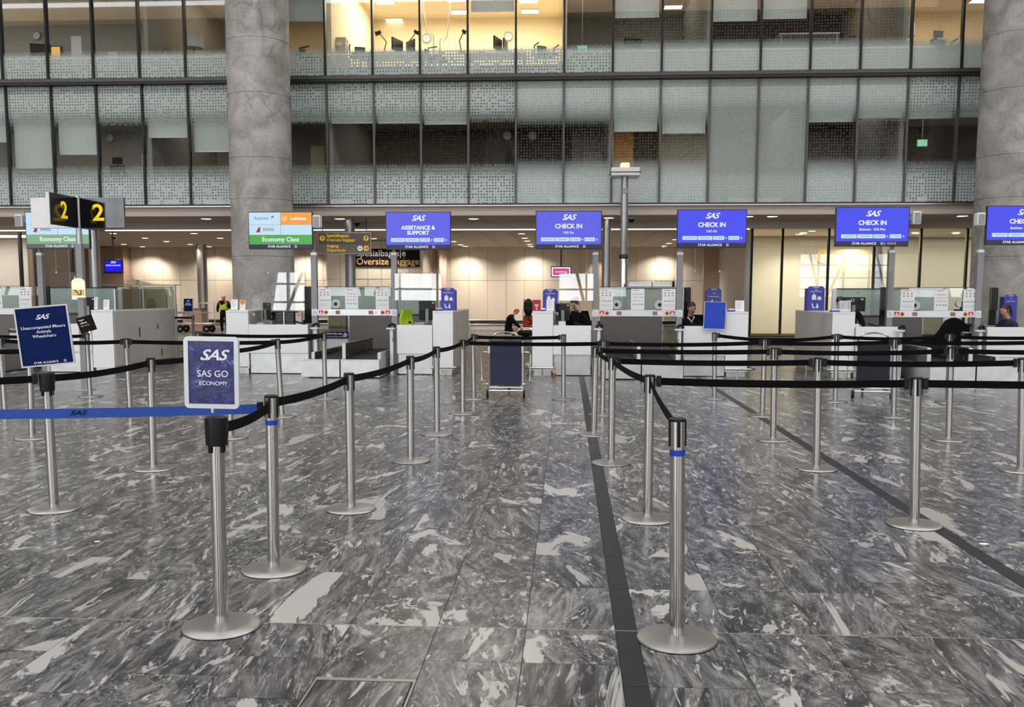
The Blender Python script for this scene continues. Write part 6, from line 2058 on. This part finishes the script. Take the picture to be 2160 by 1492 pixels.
for px, Y, lb in ((633, 18.25, 'black hand scanner lying on the desk before the concrete column'), (1468, 18.25, 'black hand scanner lying before the woman with the scarf'), (1845, 18.2, 'black hand scanner and cable on the desk behind the dark trolley'), (1222, 18.25, 'black hand scanner before the woman holding a paper')):
    t = thing('hand_scanner', lb, 'scanner', (X(px, Y), Y, .945))
    obj('grip', MB().tube([(-.07, 0, .06), (-.02, 0, .05), (.05, .0, .022), (.1, .01, .016)], .016, 8), 'black_plastic', t)
    obj('head', MB().boxc((-.075, 0, .06), (.06, .05, .035), (0, .4, 0)), 'black_plastic', t, .008)
    obj('cord', MB().tube([(.1, .01, .012), (.14, .03, .008), (.18, .0, .008), (.22, .03, .008)], .006, 6), 'black_plastic', t)
t = thing('stamp', 'small black stamp on the assistance desk front edge', 'stamp', (X(864, 18.2), 18.2, .945))
obj('body', MB().boxc((0, 0, .03), (.06, .04, .06)), 'black_plastic', t, .006); obj('knob', MB().ball((0, 0, .07), .022, 10, 8), 'black_plastic', t); obj('label', MB().boxc((0, -.021, .03), (.04, .002, .02)), 'paper', t)
for px, lb, w_, h_, Y in ((885, 'low grey box under the monitor on the assistance desk', .2, .05, 18.3), (1186, 'white carton with papers before the woman holding a paper', .14, .09, 18.2), (1808, 'white carton beside the right cabinet on the desk', .09, .06, 18.15), (549, 'low grey keyboard box under the edgewise monitor', .12, .04, 18.14)):
    t = thing('carton', lb, 'box', (X(px, Y), Y, .945))
    box('body', -w_ / 2, w_ / 2, -.07, .07, 0, h_, 'white_plastic' if h_ > .05 else 'grey_plastic', t, .004); box('lid', -w_ / 2, w_ / 2, -.07, .07, h_ + .0005, h_ + .006, 'paper', t)
t = thing('soda_bottle', 'half empty pink labelled bottle on the floor before the middle desk', 'bottle', (X(1170, 17.75), 17.8, 0))
obj('bottle', MB().lathe([(.03, 0), (.034, .006), (.034, .07)], 16), 'bottle_amber', t)
obj('label', MB().lathe([(.0345, .071), (.0345, .14)], 16), 'bottle_pink', t)
obj('neck', MB().lathe([(.034, .141), (.03, .17), (.013, .215), (.013, .235)], 16), 'bottle_clear', t)
obj('cap', MB().lathe([(.015, .236), (.015, .252)], 12), 'red', t)

# ================================================================== SIGNS AND LAMPS OVERHEAD
xa, za = at(672, 492, 22.4); xb, zb = at(782, 535, 22.4)
t = thing('hanging_sign', 'dark two-part hanging sign with yellow arrows for oversize baggage and departures', 'sign', ((xa + xb) / 2, 22.4, zb))
w2, h_ = (xb - xa) / 2, za - zb
lower = box('panel', -w2, w2, -.03, .03, 0, h_ * .485, 'sign_slate', t, .004)
upper = box('panel', -w2, w2, -.03, .03, h_ * .495, h_, 'sign_slate', t, .004)
obj('edge_strip', MB().box(-w2 - .008, w2 + .008, -.033, .033, h_ + .0005, h_ + .012).box(-w2 - .008, w2 + .008, -.033, .033, -.012, -.0005).box(-w2 - .008, -w2 - .0005, -.033, .033, 0, h_).box(w2 + .0005, w2 + .008, -.033, .033, 0, h_), 'pale_board', t)
for s_ in (-1, 1): obj('rod', MB().rod((s_ * w2 * .85, 0, h_ + .012), (s_ * w2 * .85, 0, ZS - zb), .008, 8), 'dark_frame', t)
text('Spesialbagasje', .098, (-w2 + .2, -.033, h_ * .87), 'sign_yellow', upper, align='LEFT', bold=.012)
text('Oversize baggage', .098, (-w2 + .2, -.033, h_ * .66), 'sign_yellow', upper, align='LEFT', bold=.004)
text('Avgang', .098, (-w2 + .2, -.033, h_ * .37), 'sign_yellow', lower, align='LEFT', bold=.012)
text('Departures', .098, (-w2 + .2, -.033, h_ * .16), 'sign_yellow', lower, align='LEFT', bold=.004)


def arrow_disc(x, z, par, ang, mat='sign_yellow', plane=False):
    d_ = obj('arrow_disc', MB().lathe([(.062, 0), (.062, .004)], 24), mat, par, loc=(x, -.0305, z), rot=(PI / 2, 0, 0))
    a_ = MB().boxc((0, -.01, .006), (.014, .07, .002)).prism([(0, 0), (.0, 0), (0, 0)], 0, 0) if False else MB().boxc((0, -.008, .006), (.014, .07, .002)).boxc((-.018, .018, .006), (.014, .05, .002), (0, 0, -.75)).boxc((.018, .018, .006), (.014, .05, .002), (0, 0, .75))
    if plane: a_ = MB().boxc((0, 0, .006), (.07, .01, .002)).boxc((.005, 0, .006), (.012, .05, .002), (0, 0, .4)).boxc((-.03, 0, .006), (.008, .024, .002), (0, 0, .4))
    obj('arrow', a_, 'ink', d_, rot=(0, 0, ang))


arrow_disc(-w2 + .095, h_ * .74, upper, 0)
arrow_disc(w2 - .10, h_ * .74, upper, 0)
arrow_disc(w2 - .10, h_ * .25, lower, -PI / 2)
arrow_disc(w2 - .25, h_ * .25, lower, 0, 'sign_white', True)

xa, za = at(748, 525, WN - .1); xb, zb = at(885, 563, WN - .1)
t = thing('wall_sign', 'large black wall sign reading Spesialbagasje Oversize baggage', 'sign', ((xa + xb) / 2, WN - .08, zb))
w2, h_ = (xb - xa) / 2, za - zb
pn = box('board', -w2, w2, -.03, .05, 0, h_, 'sign_matte', t, .004)
text('Spesialbagasje', .36, (-w2 + .06, -.035, h_ * .74), 'text_white', pn, align='LEFT', bold=.006)
text('Oversize baggage', .36, (-w2 + .06, -.035, h_ * .28), 'sign_gold', pn, align='LEFT', bold=.006)


def hung_screen(px0, px1, py0, py1, Y, label, mat, frame=None, lines=()):
    xa, za = at(px0, py0, Y); xb, zb = at(px1, py1, Y)
    w2, h_ = (xb - xa) / 2, za - zb
    t = thing('display_screen', label, 'screen', ((xa + xb) / 2, Y, zb))
    box('housing', -w2, w2, -.03, .04, 0, h_, 'bezel', t, .005)
    if frame: box('margin', -w2 + .03, w2 - .03, -.034, -.0305, .03, h_ - .03, frame, t)
    m_ = .03 if not frame else .07
    d_ = box('display', -w2 + m_, w2 - m_, -.038, -.0345, m_ + (.03 if not frame else 0), h_ - m_, mat, t)
    for i, (ln, sz, zz) in enumerate(lines): text(ln, sz, (0, -.041, h_ * zz), 'screen_white', d_, bold=.014, shear=.3 if ln == 'SAS' else 0)
    obj('pole', MB().rod((0, 0, h_), (0, 0, ZC - zb), .025, 8), 'dark_frame', t)
    return t


hung_screen(220, 260, 548, 577, 31.5, 'small deep blue screen hung from the ceiling at the left, for special baggage', 'screen_deep', None, (('SAS', .11, .8), ('SPECIAL BAGGAGE', .06, .58)))
hung_screen(1162, 1205, 562, 585, 31.5, 'small pink screen hung from the ceiling behind the shield', 'screen_pink', 'screen_white', (('Spesialbagasje', .07, .5),))

# tall lamp mast
xm, _ = at(1316, 500, 21.2)
t = thing('lamp_mast', 'tall steel mast with a flat box head and pale yellow lamp on top', 'lamp', (xm, 21.2, 0))
zt = Z(374, 21.2, 1316); zb_ = Z(357, 21.2, 1316)
obj('lower_pole', MB().lathe([(.11, 0), (.095, .05), (.095, 2.35)], 24), 'chrome', t)
obj('sleeve', MB().lathe([(.1, 2.35), (.1, 2.43), (.085, 2.45)], 24), 'black_satin', t)
obj('upper_pole', MB().lathe([(.085, 2.45), (.08, zt - .0)], 24), 'column_steel', t)
box('sensor_box', -.06, .06, -.11, -.08, zt - .36, zt - .24, 'grey_plastic', t, .006)
box('head', -.31, .31, -.31, .31, zt, zb_, 'pale_board', t, .012)
box('head_rim', -.33, .33, -.33, .33, zt + .07, zt + .085, 'dark_frame', t)
box('lamp_box', -.1, .1, -.1, .1, zb_ + .001, Z(344, 21.2, 1316), 'mast_glow', t, .03)

# round yellow sign in the right office
t = thing('round_sign', 'round yellow disc with a white bird outline on the office wall', 'sign', (X(1736, 35.3), 35.48, Z(540, 35.3, 1736)))
obj('disc', MB().lathe([(.26, 0), (.26, .04)], 40), 'tag_gold', t, rot=(PI / 2, 0, 0))
obj('bird', MB().prism([(-.02, .0), (.1, .16), (.2, .14), (.12, .08), (.04, -.12), (.0, -.2)], -.05, -.041), 'paper', t)
l = area('wall_lamp', (X(1800, 35), 35.2, 3.4), (math.radians(-25), 0, 0), .5, .2, 55, (1, .74, .36))

# ================================================================== OFFICE THINGS BEHIND THE FACADE
FL, FU = 3.862, 6.802


def office_chair(px, Y, floor_z, top_py, label, mat='sofa_dark', yaw=0.0):
    xx, zt_ = at(px, top_py, Y)
    t = thing('office_chair', label, 'chair', (xx, Y, floor_z), (0, 0, yaw))
    h_ = zt_ - floor_z
    ft = MB()
    for q in range(5):
        a = q * 2 * PI / 5
        ft.tube([(0, 0, .09), (.28 * math.cos(a), .28 * math.sin(a), .03)], .02, 6)
    ft.rod((0, 0, .08), (0, 0, .45), .025, 8)
    obj('base', ft, 'black_plastic', t)
    box('seat', -.24, .24, -.24, .22, .451, .53, mat, t, .03)
    box('backrest', -.2, .2, .2, .27, .58, h_ - .2, mat, t, .03)
    box('headrest', -.13, .13, .2, .26, h_ - .17, h_, mat, t, .025)
    obj('back_stem', MB().tube([(0, .15, .46), (0, .29, .55), (0, .29, h_ - .1)], .02, 6), 'black_plastic', t)
    for s_ in (-1, 1): obj('armrest', MB().tube([(s_ * .24, .1, .5), (s_ * .27, .1, .7), (s_ * .27, -.12, .72)], .018, 6), 'black_plastic', t)
    return t


office_chair(761, 23.2, FU, 94, 'dark high-backed office chair in the bright office, left', yaw=.3)
office_chair(655, 23.4, FU, 100, 'slim dark office chair left of the bright office', yaw=1.3)
office_chair(919, 23.6, FU, 104, 'small dark chair back in the bright office, beside the hanging cables', yaw=1.4)
office_chair(1152, 23.3, FU, 92, 'dark chair back at the right end of the bright office', yaw=.5)
office_chair(1796, 23.2, FU, 70, 'black curved office chair beside the dark sofas', yaw=1.2)
office_chair(1992, 23.3, FU, 58, 'grey chair with rounded back near the right column', 'grey_plastic', .2)
office_chair(240, 23.6, FL, 329, 'dark office chair behind the lower glass left of the concrete column', yaw=.1)


def desk_screen(px, Y, floor_z, py0, py1, label, yaw=0.0, w_=.5):
    xx, z1 = at(px, py0, Y); z0 = at(px, py1, Y)[1]
    t = thing('monitor', label, 'monitor', (xx, Y, z0), (0, 0, yaw))
    h_ = z1 - z0
    box('housing', -w_ / 2, w_ / 2, -.02, .02, h_ * .25, h_, 'black_plastic', t, .005)
    box('stand', -.03, .03, .021, .05, .01, h_ * .6, 'black_plastic', t)
    box('foot', -.12, .12, -.08, .1, 0, .0095, 'black_plastic', t)
    return t


DZ = FU + .75


def table(px0, px1, Y, fz, label, h_=.74, mat='white_laminate'):
    xa, xb = X(px0, Y), X(px1, Y)
    t = thing('office_table', label, 'table', ((xa + xb) / 2, Y, fz))
    w2 = (xb - xa) / 2
    box('top', -w2, w2, -.38, .38, h_ - .03, h_, mat, t, .004)
    for a in (-1, 1):
        for b in (-1, 1): box('leg', a * (w2 - .05) - .025, a * (w2 - .05) + .025, b * .33 - .025, b * .33 + .025, 0, h_ - .031, 'grey_plastic', t)
    return t


table(785, 905, 24.2, FU, 'white office table with screens in the bright office, left')
table(985, 1110, 24.3, FU, 'white office table with screens in the bright office, right')
table(1620, 1742, 23.0, FU, 'white table in front of the dark sofas')
table(1310, 1400, 24.2, FU, 'white office table behind the glass above the lamp mast')
table(850, 1130, 24.6, FL, 'long meeting table behind the lower facade glass', .74, 'wood_pale')
table(60, 140, 24.2, FU, 'office table at the far left of the upper row', .74)
dtop = FU + .742
for px, yaw, w_, lb in ((838, 1.2, .5, 'black monitor turned sideways in the bright office, left of two'), (866, -.9, .42, 'black monitor turned sideways in the bright office, right of two'), (1050, 1.25, .5, 'thin black monitor edge in the middle of the bright office'), (1066, 1.45, .5, 'second thin black monitor edge in the bright office'), (1334, .3, .45, 'dark monitor behind the glass above the lamp mast'), (85, .3, .5, 'dark monitor before the orange lit window at the far left')):
    Y = {866: 24.4, 1066: 24.5}.get(px, 24.25)
    t = desk_screen(px, Y, FU, 92 if px < 1300 else 96, 128, lb, yaw, w_)
    t.location.z = dtop


def task_lamp(px, label, sx):
    t = thing('task_lamp', label, 'lamp', (X(px, 23.98), 23.98, dtop))
    obj('base', MB().lathe([(.09, 0), (.09, .02)], 16), 'black_plastic', t)
    obj('arm', MB().tube([(0, 0, .02), (-.08 * sx, 0, .28), (.1 * sx, 0, .50)], .014, 6), 'black_plastic', t)
    obj('shade', MB().tube([(.06 * sx, 0, .54), (.12 * sx, 0, .50), (.2 * sx, 0, .48)], .04, 10, r2=.06), 'black_plastic', t)


task_lamp(815, 'black jointed desk lamp in the bright office, left of the screens', -1)
task_lamp(874, 'black jointed desk lamp in the bright office, right of the screens', 1)
task_lamp(975, 'black jointed desk lamp in the middle of the bright office', .6)


def floor_lamp(px, Y, py0, py1, label, fz=FU):
    xx, z1 = at(px, py0, Y); z0 = at(px, py1, Y)[1]
    t = thing('floor_lamp', label, 'lamp', (xx, Y, fz))
    obj('shade', MB().lathe([(.24, z0 - fz), (.23, z1 - fz)], 28), 'white_plastic', t)
    obj('pole', MB().rod((0, 0, .03), (0, 0, z0 - fz), .018, 8), 'black_plastic', t)
    obj('foot', MB().lathe([(.17, 0), (.17, .025), (.02, .035)], 20), 'black_plastic', t)


floor_lamp(408, 23.6, 76, 102, 'white drum floor lamp left of the left concrete column in the upper row')
floor_lamp(1908, 23.6, 50, 77, 'white drum floor lamp near the right concrete column in the upper row')


def carton_stack(px, py0, py1, Y, fz, label, lab2):
    xx, z1 = at(px, py0, Y)
    n_ = 2
    zt = fz
    t = thing('shelf_unit', 'low cream shelf unit under the archive boxes in the bright office', 'shelf', (xx, Y, fz))
    hb = at(px, py1, Y)[1] - fz
    box('body', -.2, .2, -.16, .16, .0, hb - .02, 'room_cream', t, .004); box('top', -.21, .21, -.17, .17, hb - .019, hb, 'room_cream', t)
    bh = (z1 - fz - hb) / n_
    for q in range(n_):
        b_ = thing('archive_box', (label, lab2)[q], 'box', (xx + .01 * q, Y, fz + hb + bh * q + .001))
        box('body', -.17, .17, -.15, .15, 0, bh - .045, 'grey_laminate', b_, .003); box('lid', -.178, .178, -.158, .158, bh - .044, bh - .002, 'grey_laminate', b_, .003)
        box('label', -.08, .08, -.153, -.1505, .05, .12, 'paper', b_)


carton_stack(716, 82, 125, 22.9, FU, 'grey archive box at the left of the bright office, lower of two', 'grey archive box at the left of the bright office, upper of two')
for px, py, Y, lb in ((1072, 76, 27.2, 'round wall clock on the back wall of the bright office'), (899, 80, 27.2, 'small round wall detector at the left of the bright office back wall'), (75, 74, 27.2, 'round wall clock at the far left of the upper row'), (452, 83, 27.2, 'round wall clock beside the left concrete column, upper row'), (1070, 286, 26.4, 'round wall clock in the lower row, left of two'), (1123, 286, 26.4, 'round wall clock in the lower row, right of two'), (230, 290, 26.4, 'round wall clock in the lower row at the left')):
    xx, zz = at(px, py, Y)
    t = thing('wall_clock', lb, 'clock', (xx, Y + .06, zz))
    obj('rim', MB().lathe([(.1, 0), (.125, 0), (.125, .04), (.1, .04), (.1, 0)], 24, caps=False), 'grey_plastic', t, rot=(PI / 2, 0, 0))
    obj('dial', MB().lathe([(.1, .01), (.1, .02)], 24), 'paper', t, rot=(PI / 2, 0, 0))
    obj('hand', MB().boxc((0, -.026, .03), (.008, .004, .07)).boxc((.02, -.026, .0), (.05, .004, .008)), 'ink', t)


def sofa(px0, px1, Y, label):
    xa, xb = X(px0, Y), X(px1, Y)
    w2 = (xb - xa) / 2
    t = thing('sofa', label, 'sofa', ((xa + xb) / 2, Y, FU))
    zt = at(px0, 66, Y)[1] - FU
    box('seat', -w2, w2, -.35, .3, .15, .45, 'sofa_dark', t, .04); box('backrest', -w2 * .97, w2 * .97, .2, .38, .46, zt, 'sofa_dark', t, .06)
    for s_ in (-1, 1): box('armrest', s_ * (w2 - .06) - .06, s_ * (w2 - .06) + .06, -.34, .19, .451, .7, 'sofa_dark', t, .03)
    for a in (-1, 1):
        for b in (-.25, .25): box('leg', a * (w2 - .1) - .025, a * (w2 - .1) + .025, b - .025, b + .025, 0, .149, 'black_plastic', t)


sofa(1618, 1684, 24.6, 'dark high sofa behind the upper facade glass, left one')
sofa(1692, 1756, 24.6, 'dark high sofa behind the upper facade glass, right one')
t = thing('cupboard', 'white upright cupboard in the upper row left of the left column', 'cupboard', (X(192, 23.4), 23.4, FU))
hh = at(192, 80, 23.4)[1] - FU
box('body', -.13, .13, -.18, .18, .05, hh, 'white_laminate', t, .004); box('plinth', -.12, .12, -.16, .16, 0, .049, 'dark_frame', t); box('handle', .08, .095, -.2, -.181, hh * .5, hh * .6, 'aluminium', t)
t = thing('pinboard', 'pale wooden board leaning upright in the lower row right of the left column', 'board', (X(676, 23.4), 23.4, FL))
hh = at(676, 308, 23.4)[1] - FL
box('board', -.17, .17, -.02, .02, 0, hh, 'wood_pale', t, .003); box('foot', -.17, .17, .021, .2, 0, .04, 'wood_pale', t)
t = thing('whiteboard', 'grey framed board on a stand in the lower row left of the lamp mast', 'board', (X(1246, 23.6), 23.6, FL))
hh = at(1246, 318, 23.6)[1] - FL
box('panel', -.24, .24, -.01, .01, .5, hh - .02, 'room_grey', t); obj('frame', MB().box(-.26, -.24, -.015, .015, 0, hh).box(.24, .26, -.015, .015, 0, hh).box(-.24, .24, -.015, .015, hh - .02, hh), 'dark_frame', t)
xa, za = at(75, 95, 27.1); xb, zb = at(125, 124, 27.1)
t = thing('wall_screen', 'orange glowing screen on the office wall at the far left', 'screen', ((xa + xb) / 2, 27.24, zb))
box('housing', -(xb - xa) / 2, (xb - xa) / 2, -.02, .04, 0, za - zb, 'bezel', t); box('display', -(xb - xa) / 2 + .03, (xb - xa) / 2 - .03, -.024, -.0205, .03, za - zb - .03, 'screen_amber', t)
for px, py, Y, lb in ((1228, 104, 25.5, 'green exit sign in the upper row right of the bright office'), (1945, 302, 25.4, 'green exit sign in the lower row near the right concrete column')):
    xx, zz = at(px, py, Y)
    t = thing('exit_sign', lb, 'sign', (xx, Y, zz))
    box('body', -.13, .13, -.02, .02, -.09, .09, 'white_plastic', t, .004)
    box('face', -.12, .12, -.024, -.0205, -.08, .08, 'exit_green', t)
    obj('pictogram', MB().boxc((-.03, -.026, .0), (.03, .003, .09), (0, .3, 0)).boxc((.05, -.026, 0), (.04, .003, .11)).ball((-.02, -.026, .06), .014, 8, 6, (1, .2, 1)), 'sign_white', t)
    ce = 9.3 if py < 200 else 6.1
    obj('rod', MB().rod((0, 0, .09), (0, 0, ce - zz), .01, 6), 'aluminium', t)
# hanging cables in the bright office
for px, py, lb, q in ((905, 78, 'grey cable hanging in a curve in the bright office, left', 1), (938, 88, 'grey cable hanging in a curve in the bright office, right', -1), (1838, 50, 'grey cable pole with a curved hose in the right upper office', 1)):
    xx, zz = at(px, py, 24.4)
    t = thing('cable_drop', lb, 'cable', (xx, 24.4, zz))
    top = 9.3 - zz
    obj('cable', MB().tube([(-.12 * q, 0, top), (-.14 * q, 0, top * .6), (-.06 * q, 0, .12), (.03 * q, 0, 0), (.06 * q, 0, .1), (.12 * q, 0, .02)], .012, 6), 'grey_plastic', t)
    obj('power_pole', MB().box(.12 * q - .02, .12 * q + .02, -.02, .02, FU - zz, .04), 'pale_board', t)
for px, py0, Y, lb, mt in ((1543, 95, 23.4, 'pale grey storage box in the upper row before the brown wall', 'grey_laminate'), (242, 112, 23.4, 'white planter box in the upper row left of the left column', 'white_plastic'), (1330, 106, 23.6, 'white carton with binders above the lamp mast', 'white_plastic')):
    xx, zt = at(px, py0, Y)
    t = thing('storage_box', lb, 'box', (xx, Y, FU))
    hh = zt - FU
    box('body', -.13, .13, -.12, .12, 0, hh - .03, mt, t, .004); box('lid', -.135, .135, -.125, .125, hh - .029, hh, mt, t, .003)
for px, py0, lb in ((310, 326, 'white upright cabinet in the lower row, left of two'), (327, 326, 'white upright cabinet in the lower row, right of two')):
    xx, zt = at(px, py0, 23.4)
    t = thing('cupboard', lb, 'cupboard', (xx, 23.4, FL))
    box('body', -.07, .07, -.15, .15, .03, zt - FL, 'white_laminate', t, .003); box('plinth', -.06, .06, -.13, .13, 0, .029, 'dark_frame', t); box('handle', .04, .05, -.165, -.151, .9, 1.05, 'aluminium', t)

# ---- a little litter on the floor
for px, py, s_, lb in ((2075, 1148, .03, 'white paper scrap on the floor at the right beside the dark stripe'), (1155, 1224, .012, 'tiny white crumb in the middle of the aisle'), (205, 1143, .02, 'white paper curl on the floor at the left between two posts'), (1270, 1353, .022, 'dark oval leaf scrap beside the dark stripe at the front'), (1083, 1022, .015, 'dark crumb on the floor in the middle aisle')):
    gx_, gy_ = ground(px, py)
    o = obj('scrap', MB().prism([(-s_, 0), (-s_ * .2, -s_ * .7), (s_, -s_ * .3), (s_ * .8, s_ * .5), (-s_ * .5, s_ * .6)], 0, .0015, Matrix.Rotation(-PI / 2, 4, 'X')), 'paper' if 'white' in lb else 'ink', loc=(gx_, gy_, .002))
    tag(o, lb, 'litter')
